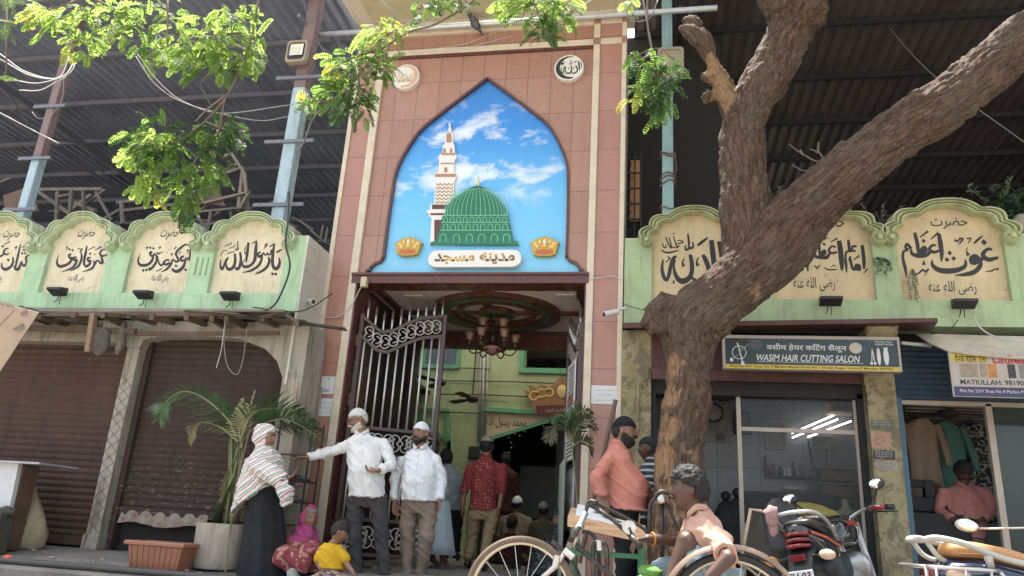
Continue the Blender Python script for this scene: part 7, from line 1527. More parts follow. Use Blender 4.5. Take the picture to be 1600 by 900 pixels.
add_hair(i,None,.014,.045,.006,-.07);face(i['t'],i['C'],i['fr'],.92,lip=True)
i=person('man in a dusty pink shirt bending over his work inside the tailor shop',.62,dict(head=(1505,737),neck=(1506,757),shR=(1474,766),shL=(1539,766),elR=(1466,797,-.05),wrR=(1488,812,-.2),haR=(1503,816,-.26),elL=(1549,795,-.05),wrL=(1536,812,-.2),haL=(1520,816,-.26),pel=(1508,835),hipR=(1494,842),hipL=(1524,842),knR=(1496,885),knL=(1524,885),anR=(1498,940),anL=(1526,940)),(-.05,-1),'dark',1.0,cloth('dusty_pink_shirt',(.40,.17,.15),.08),cloth('beige_trousers',(.26,.2,.14)),None,hem=(1508,840),down=.75,belly=.04,seed=22,vox=.009,plack=True)
add_hair(i,None,.014,.03,.005,-.07);face(i['t'],i['C'],i['fr'])
# ================================================================== big tree
def zc(px,py,Y):return(P(px,py,Y)-CAM).dot(C_F)
def tree_path(l):
 return[(P(x,y,Y),w_/2*zc(x,y,Y)/FPX) for x,y,w_,Y in l]
TY=-1.35
PATHS=[[(1066,960,118,TY),(1062,900,104,TY),(1060,820,90,TY),(1060,720,78,TY),(1072,620,74,TY),(1077,550,76,TY),(1082,503,96,TY),(1124,470,88,TY),(1166,434,94,TY),(1208,388,106,TY-.05),(1250,340,96,TY-.1),(1310,285,84,TY-.2),(1400,212,84,TY-.3),(1490,150,80,TY-.4),(1580,75,76,TY-.5),(1680,0,72,TY-.6),(1800,-90,62,TY-.7)],[(1176,405,90,TY),(1168,340,78,TY),(1161,270,70,TY),(1160,200,68,TY),(1172,165,66,TY),(1205,110,66,TY),(1232,55,66,TY),(1250,10,86,TY),(1262,-40,80,TY),(1290,-120,66,TY-.1)],[(1158,195,60,TY),(1140,160,36,TY-.02),(1122,120,33,TY-.05),(1108,88,28,TY-.08),(1094,58,32,TY-.1),(1062,44,10,TY-.1)],[(1225,40,40,TY),(1205,10,28,TY-.05),(1185,-20,24,TY-.1)]]
segs=[];b=MB();L0=0
for pth in PATHS:
 tp=tree_path(pth);q=catmull([list(p)+[r] for p,r in tp],5)
 b.tube([V(*k[:3]) for k in q],[k[3] for k in q],20)
 for i in range(len(q)-1):
  a,c=V(*q[i][:3]),V(*q[i+1][:3]);segs.append((a,c,q[i][3],L0));L0+=(c-a).length
 L0+=5
KN=[(1040,492,34),(1160,452,22),(1330,245,20),(1320,238,17),(1105,120,14),(1084,38,16),(1100,62,15),(1108,150,12),(1245,15,44),(1238,345,30),(1215,395,34),(1185,430,34),(1480,160,14),(1155,190,26),(1180,165,14),(1125,140,12)]
for x,y,w_ in KN:r=w_*zc(x,y,TY)/FPX;b.ell(P(x,y,TY-.06),(r,r*.9,r),14,10,fn=lambda p:p*(1+.3*noise.noise(p*11)))
RUN=[V(*k) for k in((0,0,0),)]
for k in range(7):
 a=k*.9+.3;p0=P(1062,900,TY);b.capsule(V(p0.x+.16*math.cos(a),TY+.16*math.sin(a),.35),V(p0.x+.42*math.cos(a),TY+.42*math.sin(a),-.12),.11,.05)
me=remesh(b,.0155,2)
n=len(me.vertices);co=np.empty(n*3);no=np.empty(n*3);me.vertices.foreach_get('co',co);me.vertices.foreach_get('normal',no);co=co.reshape(-1,3);no=no.reshape(-1,3)
SA=np.array([list(s_[0]) for s_ in segs]);SB=np.array([list(s_[1]) for s_ in segs]);SR=np.array([s_[2] for s_ in segs]);SL=np.array([s_[3] for s_ in segs]);D=SB-SA;DL=np.linalg.norm(D,axis=1);Dn=D/DL[:,None]
bark=np.zeros((n,3));side_ref=np.array([0,1.,0])
for i0 in range(0,n,4000):
 c=co[i0:i0+4000];rel=c[:,None,:]-SA[None];tt=np.clip((rel*Dn[None]).sum(2),0,DL[None]);pr=SA[None]+Dn[None]*tt[...,None];dd=np.linalg.norm(c[:,None]-pr,axis=2)/SR[None]
 w_=np.exp(-(dd-dd.min(1,keepdims=True))*9);w_/=w_.sum(1,keepdims=True)
 al=(w_*(SL[None]+tt)).sum(1);ax=(w_[...,None]*Dn[None]).sum(1);ax/=np.linalg.norm(ax,axis=1,keepdims=True)
 k=dd.argmin(1);per=c-pr[np.arange(len(c)),k];u=np.cross(ax,side_ref);u/=np.linalg.norm(u,axis=1,keepdims=True);v2=np.cross(ax,u)
 bark[i0:i0+4000,0]=(per*u).sum(1);bark[i0:i0+4000,1]=(per*v2).sum(1);bark[i0:i0+4000,2]=SL[k]+tt[np.arange(len(c)),k]
bare_lit_pts=[(1052,575,10,1),(1047,620,11,1),(1042,670,12,1),(1036,720,14,1),(1040,760,22,.8),(1070,790,25,.7),(1050,830,30,.7),(1075,720,18,.5),(1030,770,14,.7),(1130,140,10,1),(1115,105,10,1),(1125,130,9,1),(1138,160,8,.9),(1365,222,9,.9),(1350,222,9,1),(1340,235,8,.8),(1395,190,7,.7),(1455,115,7,.8),(1480,95,7,.9),(1505,85,6,.6),(1550,57,8,.7),(1297,255,8,.6),(1130,455,8,.9),(1175,447,11,.9),(1295,20,8,.6)]  # pale patches: bare wood plus sunlit bark edges put into the colour
BP=np.array([list(P(x,y,TY-.1)) for x,y,*_ in bare_lit_pts]);BR=np.array([r_*zc(x,y,TY)/FPX for x,y,r_,_ in bare_lit_pts]);BW=np.array([q[3] for q in bare_lit_pts])
bare_lit=np.zeros(n);disp=np.zeros(n)
ry=(co-np.array(CAM));scr=np.stack([800+FPX*(ry@np.array(C_R))/(ry@np.array(C_F)),450-FPX*(ry@np.array(C_U))/(ry@np.array(C_F))],1)
for k,(x,y,r_,wt) in enumerate(bare_lit_pts):
 d=np.linalg.norm(co-BP[k],axis=1);bare_lit=np.maximum(bare_lit,wt*np.clip(1.7-d/(BR[k]*1.6+.03),0,1))
for i in range(n):
 p=V(bark[i][0]*17,bark[i][1]*17,bark[i][2]*6.0);p+=V(noise.noise(p*.8),noise.noise(p*.8+V(7,1,2)),noise.noise(p*.5))*.8
 d,_=noise.voronoi(p);e=min(1,(d[1]-d[0])*2.4)
 nb=bare_lit[i]+.42*noise.noise(V(co[i])*13)+.45*noise.noise(V(bark[i][0]*55,bark[i][1]*55,bark[i][2]*16));bare_lit[i]=1 if nb>.80 else max(0,(nb-.66)/.14)
 disp[i]=(.021*(e-.5)+.006*noise.noise(p*2.5))*(1-.8*bare_lit[i])+.042*noise.noise(V(co[i])*2.6)+.012*noise.noise(V(co[i])*7)+bare_lit[i]*(-.012+.012*abs(noise.noise(V(bark[i][0]*40,bark[i][1]*40,bark[i][2]*6))))
me.vertices.foreach_set('co',(co+no*disp[:,None]).ravel())
at=me.attributes.new('bark','FLOAT_VECTOR','POINT');at.data.foreach_set('vector',bark.ravel());at=me.attributes.new('bare_lit','FLOAT','POINT');at.data.foreach_set('value',bare_lit)
s=NT('cracked_bark');ab=s.n('ShaderNodeAttribute',attribute_name='bark');br_=s.n('ShaderNodeAttribute',attribute_name='bare_lit')
mp=s.n('ShaderNodeMapping');s.l(ab.outputs['Vector'],mp.inputs[0]);mp.inputs['Scale'].default_value=(1,1,.3)
vn=s.n('ShaderNodeTexVoronoi',feature='DISTANCE_TO_EDGE');s.l(s.mix(.06,mp.outputs[0],s.noise(mp.outputs[0],9,4)),vn.inputs['Vector']);vn.inputs['Scale'].default_value=30
n1=s.noise(mp.outputs[0],26,7,.7);n2=s.noise(s.obj(),2.2,5,.6)
a=s.ramp(n1,[(.3,(.036,.023,.017)),(.5,(.088,.056,.041)),(.74,(.18,.125,.094))]);a=s.mix(s.ramp(n2,[(.45,0.),(.66,.65)]),a,(.11,.09,.072))
a=s.mix(s.ramp(vn.outputs['Distance'],[(.0,.8),(.06,0.)]),a,(.03,.018,.014))
fib=s.noise(mp.outputs[0],50,5,.7);lit_wood=s.ramp(fib,[(.3,(.13,.072,.038)),(.6,(.28,.175,.10)),(.8,(.41,.29,.18))])
a=s.mix(br_.outputs['Fac'],a,lit_wood);s.col(a);s.rough(.85);s.b.inputs['Specular IOR Level'].default_value=.2
s.bump(s.mix(.5,s.ramp(vn.outputs['Distance'],[(0,0.),(.12,1.)]),n1),.7,.012)
tr=thing('tree','big old cracked bark tree forking in front of the green panels and the salon','tree',V(P(1062,900,TY).x,TY,-.12))
trunk=link('trunk',me,s.m,tr,True)
m_twig=mat('grey_twig',(.16,.12,.09),.8,.3,20)
b=MB();
for pts in([(1296,258),(1270,250),(1245,235),(1233,225)],[(1296,258),(1275,268),(1252,266),(1238,258)],[(1292,255),(1280,238),(1265,233)],[(1278,240),(1279,222)],[(1255,243),(1250,234)]):b.tube([P(x,y,TY-.15) for x,y in pts],[.010*(1-k/len(pts)*.7) for k in range(len(pts))],5)
b.build('dead_twig',m_twig,tr)
def leafmat(name,c,tc,k=.45):
 s=NT(name);v=s.obj();nn=s.noise(v,9,3);a=s.ramp(nn,[(.3,mul(c,.7)),(.55,c),(.75,mul(c,1.4))]);s.col(a);s.rough(.6);s.b.inputs['Specular IOR Level'].default_value=.2
 tl=s.n('ShaderNodeBsdfTranslucent');s.l(s.ramp(nn,[(.3,mul(tc,.8)),(.7,mul(tc,1.2))]),tl.inputs['Color']);mx=s.n('ShaderNodeMixShader');mx.inputs[0].default_value=k
 s.l(s.b.outputs[0],mx.inputs[1]);s.l(tl.outputs[0],mx.inputs[2]);s.l(mx.outputs[0],s.o.inputs[0]);return s.m
m_leaf=[leafmat('fresh_leaf',(.10,.17,.03),(.40,.55,.13),.55),leafmat('mid_leaf',(.06,.12,.025),(.24,.38,.09)),leafmat('dark_leaf',(.035,.075,.025),(.09,.18,.04),.35),leafmat('yellow_leaf',(.26,.27,.05),(.5,.52,.1),.5)]
def compound(mb,p,d,L,n,ll,lw,rn,mi,droop=.5):
 """pinnate leaf: paired oval leaflets along a drooping stalk"""
 d=V(d).normalized();side=d.cross(V(rn.uniform(-.4,.4),rn.uniform(-.4,.4),1));side=side.normalized() if side.length>.05 else V(1,0,0)
 q=p;st=L/n
 for k in range(n):
  d=(d+V(0,0,-droop/n*1.6)).normalized();q2=q+d*st;up=side.cross(d).normalized();mb.tube([q,q2],.0022,3,mi)
  ls=ll*(.65+.5*math.sin(math.pi*(k+1)/(n+1)))
  for sg_ in((-1,1) if k<n-1 else(-1,1,0)):
   e=(side*sg_*1.0+d*(.35 if sg_ else 1)+up*rn.uniform(-.25,.25)+V(0,0,-.15)).normalized();w_=e.cross(up).normalized()*lw*.5*rn.uniform(.8,1.15);o=q2
   t1=up*rn.uniform(-.1,.1)*ls
   mb.add([o,o+e*ls*.3+w_*.85,o+e*ls*.68+w_+t1*.5,o+e*ls+t1,o+e*ls*.68-w_+t1*.5,o+e*ls*.3-w_*.85],[(0,1,2,3,4,5)],mi)
  q=q2
def spray(label,Y,blobs,twigs,ll=.030,lw=.018,L=.16,npair=7,seed=1,mix=(0,0,1,1,2),droop=.6):
 ll*=.82;lw*=.68;npair+=2 if npair<15 else 0
 rn=random.Random(seed);c0=P(blobs[0][0],blobs[0][1],Y);t=thing('leafy_branch',label,'branch',c0,'leafy branches hanging over the street')
 b=MB()
 tips=[]
 for pts in twigs:
  q=[P(x,y,Y+dy) for x,y,dy in pts];qq=[V(*p) for p in catmull(q,5)];b.tube(qq,[.0085*(1-.6*k/len(qq)) for k in range(len(qq))],6);tips+=qq[len(qq)//3:]
 l=MB()
 for bx,by,rx,ry_,n,m in blobs:
  cen=P(bx,by,Y)
  for k in range(int(n*1.5)):
   a,r=rn.uniform(0,2*math.pi),math.sqrt(rn.random())
   p=P(bx+rx*r*math.cos(a),by+ry_*r*math.sin(a)-6,Y+rn.uniform(-.16,.16));dr=(p-cen);dr.y*=1;dr=dr*1.6+V(rn.uniform(-.1,.1),rn.uniform(-.12,.12),rn.uniform(-.12,.06))
   compound(l,p-dr.normalized()*L*.5,dr,L*rn.uniform(.7,1.1),npair,ll*rn.uniform(.8,1.15),lw,rn,m if m is not None else rn.choice(mix),droop)
   if k%6==0:
    src=min(tips,key=lambda z:(z-p).length) if tips else cen;b.tube([src,(src+p)/2+V(0,0,.03),p-dr.normalized()*L*.5],.003,4)
 tw=b.build('twig',m_twig,t,smooth=True);l.build('leaves',m_leaf,t,fixn=False)
 return t
YF=-4.1
spray('large sunlit leafy branch hanging at the top left corner',YF,[(95,35,60,35,22,None),(135,70,35,30,16,0),(180,40,45,40,20,0),(225,55,45,38,20,1),(50,25,20,25,6,3),(230,10,60,20,12,0),(105,90,12,8,3,3),(130,20,80,20,14,0)],[[(150,-40,0),(152,0,0),(130,30,.0),(105,60,0)],[(150,0,0),(190,20,.05),(235,50,.05)],[(150,-10,0),(80,15,0),(45,30,0)]],.034,.021,.14,6,1,(0,0,0,1))
spray('bright round leafy branch left of the pale blue post, around a hanging stem',YF,[(320,60,70,45,36,None),(360,90,55,40,28,0),(280,75,40,40,18,0),(395,75,28,45,14,0),(330,110,60,20,18,1),(345,30,50,18,14,0),(388,20,25,10,5,0)],[[(412,-40,0),(404,0,0),(395,50,-.05),(370,120,-.1),(352,155,-.1),(347,180,-.1)],[(395,50,0),(340,55,0),(285,70,0)],[(352,150,-.1),(325,170,-.1),(305,190,-.1)]],.032,.019,.14,7,2,(0,0,1))
spray('dense dark leafy branch hanging low in front of the third panel',YF,[(245,225,60,40,34,None),(290,250,75,45,46,None),(345,215,45,30,24,2),(215,260,30,35,14,0),(290,300,30,40,20,1),(235,295,30,22,12,0),(335,280,22,25,10,1),(292,340,10,18,6,2),(370,205,20,15,6,2),(240,215,40,12,8,0),(248,318,8,6,2,3)],[[(352,155,-.1),(325,185,-.05),(290,215,0),(250,235,0)],[(347,178,-.1),(340,210,0),(300,260,0),(292,330,0)],[(320,190,0),(360,205,0),(385,200,0)]],.031,.019,.14,7,3,(1,1,2,2,0),.8)  # darker leaf mix carries the branch's own shade in its colour
spray('sunlit leafy branch overhanging the left corner of the gateway',YF,[(560,105,55,40,34,None),(600,60,40,30,18,0),(520,115,25,18,8,3),(540,150,50,30,26,1),(560,175,40,25,16,2),(590,110,35,30,16,1),(480,160,20,18,8,1),(470,148,10,6,3,3),(605,45,25,15,7,3)],[[(760,-20,0),(730,8,0),(680,38,0),(640,50,0),(600,75,0),(565,110,0),(540,150,0)],[(600,75,0),(540,95,0),(510,120,0)],[(545,140,0),(510,158,0),(480,152,0)]],.028,.017,.13,7,4,(0,1,1,2))
spray('leafy branch hanging over the steel tube above the arch',YF,[(830,25,50,28,34,None),(870,35,30,25,16,1),(790,15,25,18,10,0),(850,55,30,15,10,2),(885,20,25,15,8,0),(850,5,60,12,12,0)],[[(830,-40,0),(835,0,0),(845,35,0)],[(835,-10,0),(880,10,0),(890,25,0)]],.028,.016,.13,7,5,(0,1,1))
spray('small dark leafy branch beside the pigeon',YF,[(670,15,25,18,12,1),(700,12,22,10,7,1),(655,25,10,10,3,2),(720,8,15,8,3,2)],[[(735,-20,0),(700,0,0),(665,15,0)]],.026,.015,.12,7,6)
spray('drooping leafy branch in front of the blue green post',-2.9,[(1015,110,35,30,20,1),(1035,140,30,40,26,2),(1000,145,22,18,10,0),(1030,175,20,25,12,1),(1045,110,22,25,12,2),(990,95,16,14,6,2),(985,160,12,8,4,3)],[[(1012,-20,0),(1012,40,0),(1020,85,0),(1030,130,0),(1030,180,0)],[(1020,85,0),(995,95,0)],[(1025,110,0),(1000,150,0)]],.036,.017,.17,7,7,(1,2),.9)
spray('leaf tip at the top edge right of the gateway',-2.9,[(985,8,14,10,6,0)],[[(1010,-30,0),(985,5,0)]],.034,.018,.15,6,8)
for lab,bl,sd in(('feathery fern-like leaves at the top left corner',[(12,30,16,32,7,1),(18,5,14,10,3,1)],9),('single feathery frond at the left edge below the cables',[(10,128,8,6,2,0)],10),('feathery fern-like fronds hanging between two leafy branches',[(262,92,16,22,5,0),(240,105,12,14,3,0),(285,88,14,22,4,1)],11)):
 spray(lab,YF-.1,bl,[[(bl[0][0],-30,0),(bl[0][0],bl[0][1]-20,0)]],.034,.0055,.17,20,sd,(0,1),.25)
rn=random.Random(42);l=MB();br=MB();cnt=0
ends=[P(1800,-90,TY-.7),P(1290,-120,TY-.1)]
cl=[]
while len(cl)<80:  # unseen crown thickened to dim the shops, with gaps left for sun
 c=V(rn.uniform(-4.5,7) if len(cl)<44 else rn.uniform(1.5,7.5),rn.uniform(-7.0,-1.2),rn.uniform(6.2,9.5));r=c-CAM;z=r.dot(C_F)
 if any(((c-V(*k)).cross(SUN)).length<.8 for k in((.4,-3.5,.9),(-.2,-2.2,.6),(1.5,-3.5,.7),(1.6,-1.6,4.2),(.55,-1.3,5))):continue
 if z>.1 and 450-FPX*r.dot(C_U)/z>-330*(5/max(z,2)) and-300<800+FPX*r.dot(C_R)/z<1900:continue
 cl.append(c)
for c in cl:
 e=min(ends,key=lambda q:(q-c).length);br.tube([e,(e+c)/2+V(0,0,.4),c],[.06,.04,.012],6,smooth_n=4)
 for k in range(58):
  d=V(rn.gauss(0,1),rn.gauss(0,1),rn.gauss(0,.6));p=c+d*.42;u=V(rn.uniform(-1,1),rn.uniform(-1,1),rn.uniform(-.5,.5)).normalized();w_=u.cross(V(rn.uniform(-.4,.4),rn.uniform(-.4,.4),1)).normalized()
  for j in range(5):
   o=p+u*(j*.035-.08);
   for sg_ in(-1,1):e2=(w_*sg_+u*.3).normalized()*.055;f2=u*.014;l.add([o,o+e2*.5+f2,o+e2,o+e2*.5-f2],[(0,1,2,3)],rn.choice((0,1,1,2)))
l.build('crown',m_leaf,tr,fixn=False);br.build('limb',s.m if False else m_twig,tr,smooth=True)
# ================================================================== hand tricycle and its rider
m_tyre=mat('worn_rubber_tyre',(.13,.095,.065),.85,.25,14,.2);m_tyred=mat('black_rubber_tyre',(.03,.027,.025),.8,.3,20,.2)
m_rim=mat('rusty_chrome_rim',(.55,.47,.36),.35,.25,14,metal=.7);m_frame=mat('worn_black_frame',(.035,.03,.028),.45,.4,20,dirt=(.25,.18,.12),dscale=14,damt=.5,metal=.2);m_chrome=mat('dull_chrome',(.55,.53,.50),.3,.2,20,metal=.8)
def wheel(parent,c,r,ax,mt,tw=.022,nsp=18,nm='wheel',spoke=True):
 ax=V(ax).normalized();u=ax.orthogonal().normalized();u=V(0,0,1).cross(ax).normalized();w_=ax.cross(u)
 ring=lambda rr,o,n=56:[c+u*(rr*math.cos(a))+w_*(rr*math.sin(a))+ax*o for a in np.linspace(0,2*math.pi,n+1)]
 b=MB();b.tube(ring(r-tw,0),tw,10,cap=False);wh=b.build(nm,mt,parent,smooth=True)
 b=MB();R=[[c+(u*math.cos(a)+w_*math.sin(a))*(r-tw*1.75+o2)+ax*o1 for o1,o2 in((-.015,.008),(-.012,-.012),(.012,-.012),(.015,.008))] for a in np.linspace(0,2*math.pi,57)];b.loft(R,cap=False,closed=True);b.build('rim',m_rim,wh,smooth=True)
 b=MB();b.tube([c-ax*.05,c+ax*.05],.022,12);b.tube([c-ax*.052,c-ax*.03],.03,12);b.tube([c+ax*.03,c+ax*.052],.03,12);b.build('hub',m_chrome,wh,auto=40)
 if spoke:
  b=MB()
  for k in range(nsp):
   a=2*math.pi*k/nsp;sg_=1 if k%2 else-1;a2=a+.35*(1 if k%4<2 else-1)
   b.tube([c+(u*math.cos(a2)+w_*math.sin(a2))*.026+ax*sg_*.03,c+(u*math.cos(a)+w_*math.sin(a))*(r-tw*1.8)],.0022,4)
  b.build('spokes',m_chrome,wh)
 return wh
T=-3.5;tri=thing('hand_tricycle','worn hand cranked tricycle with a tan front tyre, ridden past the gateway','tricycle',V(0,T,-.12))
fc_=V(P(818,838,T).x,T,.21);wheel(tri,fc_,.335,(.12,1,0),m_tyre)
R1=V(P(1135,858,T+.0).x,T-.27,.20);R2=V(R1.x,T+.36,.20);wheel(tri,R1,.33,(.05,1,0),m_tyred);wheel(tri,R2,.33,(.05,1,0),m_tyred)
for c in(R1,R2):b=MB();b.loft([[c+V(math.cos(a)*rr,o,math.sin(a)*rr) for o,rr in((-.035,.345),(-.025,.37),(.025,.37),(.035,.345))] for a in np.linspace(R_(15),R_(165),24)],closed=False);b.build('mudguard',mat('dusty_tan_mudguard',(.19,.13,.095),.55,.2,9),tri,smooth=True)
b=MB();b.loft([[fc_+V(math.cos(a)*rr,o,math.sin(a)*rr) for o,rr in((-.03,.345),(-.02,.365),(.02,.365),(.03,.345))] for a in np.linspace(R_(20),R_(62),12)],closed=False);b.build('front_mudguard',m_frame,tri,smooth=True)
pp=lambda x,y,dy=0:P(x,y,T+dy)
hd0,hd1=pp(893,848),pp(916,800)
b=MB()
for o in(-.05,.05):b.tube([fc_+V(0,o,0),pp(872,880,o),pp(884,862,o)],.013,8)
b.tube([pp(884,862),hd1],.016,10);b.tube([hd0+V(0,0,-.02),pp(908,818)],.024,12);b.build('fork',m_chrome,tri,smooth=True)
b=MB();b.tube([hd0,pp(905,822)],.027,12)
b.tube([pp(922,788),pp(955,810),pp(990,842)],.012,8);b.tube([pp(912,806),pp(925,786),pp(960,800,.05),pp(1000,822,.06),pp(1014,835,.06)],.010,8,smooth_n=4);b.tube([pp(915,800),pp(920,783),pp(935,785)],.009,8,smooth_n=3)
b.tube([pp(895,848),pp(920,870),pp(960,905),pp(1000,925)],.016,9);b.tube([pp(905,830),pp(925,835,.05),pp(935,862,.05),pp(936,910,.05)],.012,8,smooth_n=4)
b.tube([pp(928,920),pp(927,855),pp(937,848),pp(948,858),pp(948,920)],.014,9,smooth_n=4)
for c in(R1,R2):b.tube([pp(1000,925),c],.016,8)
b.tube([R1,R2],.014,8);b.build('frame',m_frame,tri,smooth=True)
for p,q,r in((pp(936,845),pp(937,860),.019),(pp(882,860,-.06),pp(896,872,-.07),.02),(pp(872,868,-.05),pp(868,885,-.05),.022)):b=MB();b.tube([p,q],r,10);b.build('fork_clamp',m_chrome,tri,auto=40)
c=pp(983,824,-.03);b=MB();b.lathe([(.006,-.004),(.036,-.004),(.036,.004),(.006,.004)],c,'y',20)
for k in range(20):a=2*math.pi*k/20;b.box(c+V(.037*math.cos(a)-.003,-.003,.037*math.sin(a)-.003),c+V(.037*math.cos(a)+.003,.003,.037*math.sin(a)+.003))
b.build('sprocket',m_chrome,tri);b=MB();b.tube([c,pp(990,840,-.03)],.009,8);b.tube([pp(985,838,-.06),pp(1003,856,-.06)],.016,10);b.build('crank_grip',m_frame,tri,smooth=True)
b=MB();b.tube([pp(1034,880,.12),pp(1034,785,.12)],.014,8);b.tube([pp(1014,850,.12),pp(1015,795,.12),pp(1022,780,.12),pp(1034,776,.12),pp(1042,790,.12),pp(1062,830,.12)],.010,8,smooth_n=5);b.tube([pp(1023,776,.1),pp(1033,768,.1),pp(1046,773,.1),pp(1048,782,.1)],.012,8,smooth_n=4);b.build('parked_bike_handle',m_frame,tri,smooth=True)  # handle of a bike parked behind, built into the tricycle
b=MB();c=pp(1034,780,.1);b.lathe([(.012,-.012),(.026,-.01),(.026,.01),(.012,.012)],c,'y',14);b.build('handle_pivot',m_chrome,tri,smooth=True)
m_rexine=mat('black_rexine',(.02,.019,.019),.35,.25,9,.25,bscale=22);q=[pp(1158,868,.1),pp(1172,796,.1),pp(1189,799,.2),pp(1200,880,.25)]
b=MB();b.add([k-V(0,.02,0) for k in q]+[k+V(.03,.05,0) for k in q],[(0,1,2,3),(7,6,5,4),(0,4,5,1),(1,5,6,2),(2,6,7,3),(3,7,4,0)]);b.build('backrest',m_rexine,tri,bevel=.012)
b=MB();b.tube([q[0]-V(0,.025,0),q[1]-V(0,.025,0),q[2]-V(0,.02,0)],.009,8);b.build('backrest_piping',mat('tan_piping',(.42,.31,.23),.7),tri,smooth=True)
b=MB();b.box(V(R1.x-.33,T-.2,.22),V(R1.x+.1,T+.26,.30));b.build('seat',m_rexine,tri,bevel=.02)
m_peach=cloth('peach_polo_shirt',(.47,.285,.215),.08,.45)
i=person('barefaced man with curly hair and a peach polo shirt cranking the hand tricycle',T,dict(head=(1076,766),neck=(1096,806),shL=(1118,832,-.20),shR=(1098,830,.17),elL=(1138,872,-.42),wrL=(1108,902,-.44),haL=(1092,914,-.44),elR=(1058,845,.12),wrR=(1012,842,.02),haR=(994,846,-.02),pel=(1116,900),hipL=(1106,905,-.1),hipR=(1106,905,.1),knL=(1073,846,-.12),knR=(1040,890,.12),anL=(1046,915,-.14),anR=(1010,915,.1),toL=(1030,925,-.14),toR=(995,925,.1)),(-1,-.10),'dark',1.0,m_peach,None,None,sleeves='half',hem=(1118,906),seed=30,curl=.9,vox=.0055,base=V(P(1116,900,T).x,T,.3),palmR=V(0,-.4,-1),palmL=V(0,0,-1),down=-.02,roll=0)
face(i['t'],i['C'],i['fr'],1,False,None,.8,True)
def curly(q):
 lim=.052 if q.y>.045 else(.03 if q.y>.01 else-.045-.3*min(0,q.y)*0)
 if abs(q.x)>.06 and-.025<q.y<.03 and q.z<.012:return-1
 return(.026+.010*noise.noise(q*45)+.007*noise.noise(q*95)+.03*max(0,q.z-.03)) if q.z>lim else-1
shell(i['C'],i['fr'],curly,1,96,70).build('hair',m_hair,i['t'],smooth=True)
j=i['j'];b=MB();b.loft([ellring(p,V(1,0,0),V(0,1,0),a,d) for p,a,d in((j['pel']+V(0,0,.05),.15,.17),(j['pel']+V(0,0,-.06),.17,.18))])
b.capsule(j['hipR'],j['knR'],.095,.075);b.capsule(j['knR'],j['anR'],.075,.07);b.capsule(j['hipL'],j['hipL'].lerp(j['knL'],.55),.10,.085);link('trousers',remesh(b,.01,2,folds(31)),cloth('washed_denim',(.22,.29,.33),.2),i['t'],True)
b=MB();b.ell(P(1078,852,T-.06),(.045,.03,.1),12,8,fn=lambda p:p*(1+.3*noise.noise(p*25)));b.ell(P(1018,893,T-.02),(.07,.06,.035),12,8,fn=lambda p:p*(1+.3*noise.noise(p*25)));b.build('green_cloth',cloth('green_cloth',(.12,.26,.07),.15),i['t'],smooth=True)
b=MB();wr=j['wrR'];dr=(j['elR']-wr).normalized();u=dr.orthogonal().normalized();w_=dr.cross(u);b.tube([wr+dr*.03+(u*math.cos(a)+w_*math.sin(a))*.034 for a in np.linspace(0,2*math.pi,20)],.006,6,cap=False);b.build('bracelet',mat('orange_thread',(.45,.16,.03),.6),i['t'])
# ================================================================== table with a sunlit board and newspapers
TB=-2.3;tb=thing('work_table','green framed table with a raw wooden top behind the tricycle','table',V(P(950,850,TB).x,TB,-.12))
q=[P(885,812,TB),P(1013,836,TB),P(985,812,TB+.5),P(893,795,TB+.5)];zt=sum(p.z for p in q)/4;q=[PZ(886,808,.74),PZ(1014,836,.60),PZ(1000,818,.66),PZ(893,792,.82)]
tl=V(P(887,806,TB).x,TB,P(887,806,TB).z);tr_=V(P(1012,838,TB).x,TB,P(1012,838,TB).z);bk=V(-.02,.42,.08)
s=NT('raw_plank');s.col(s.ramp(s.noise(s.obj((1.5,14,14)),3,6,.6),[(.3,(.36,.2,.11)),(.55,(.52,.34,.2)),(.75,(.6,.42,.27))]));s.rough(.7);s.bump(s.noise(s.obj((1.5,14,14)),6,5),.2,.006)
b=MB();b.add([tl,tr_,tr_+bk,tl+bk,tl-V(0,0,.075),tr_-V(0,0,.05),tr_+bk-V(0,0,.05),tl+bk-V(0,0,.075)],[(0,1,2,3),(7,6,5,4),(0,4,5,1),(1,5,6,2),(2,6,7,3),(3,7,4,0)]);b.build('plank_top',s.m,tb,bevel=.006)
b=MB();m_gfr=mat('dark_green_paint',(.03,.13,.06),.5,.25,10)
for p in(tl+V(.04,.03,-.08),tr_+V(-.04,.03,-.06),tl+bk+V(.04,-.03,-.08),tr_+bk+V(-.04,-.03,-.06)):b.bar(V(p.x,p.y,-.12),p,.035)
for z in(.45,.15):b.bar(V(tl.x+.04,tl.y+.03,z),V(tr_.x-.04,tr_.y+.03,z),.03);b.bar(V(tl.x+.04,tl.y+.4,z),V(tr_.x-.04,tr_.y+.4,z),.03)
b.build('green_frame',m_gfr,tb)
t=thing('newspaper','folded newspaper sheets lying on the raw wooden table top','newspaper',tl+bk*.5)
p0,p1=tl.lerp(tr_,.08)+V(0,.10,.006),tl.lerp(tr_,.85)+V(0,.10,.006);R=[]
for k in range(12):
 u=k/11;p=p0.lerp(p1,u);h_=.10*(1-u*.55)+.01*math.sin(u*9);R.append([p,p+V(0,.05,.5*h_),p+V(0,.16,h_),p+V(0,.17,h_-.006),p+V(0,.055,.5*h_-.006),p+V(0,.006,-.004)])
b=MB();b.loft(R);b.build('sheets',mat('newsprint',(.55,.55,.57),.8,.06),t)
b=MB();rn=random.Random(2)
for k in range(22):
 u=rn.uniform(.25,.85);v_=rn.uniform(.2,.9);p=p0.lerp(p1,u)+V(0,.05+.11*v_-.004,(.10*(1-u*.55))*(.5+.5*v_)+.004);b.bar(p,p+(p1-p0).normalized()*rn.uniform(.02,.07)+V(0,0,-.003),.004,.006)
b.build('printed_lines',m_blackp,t)
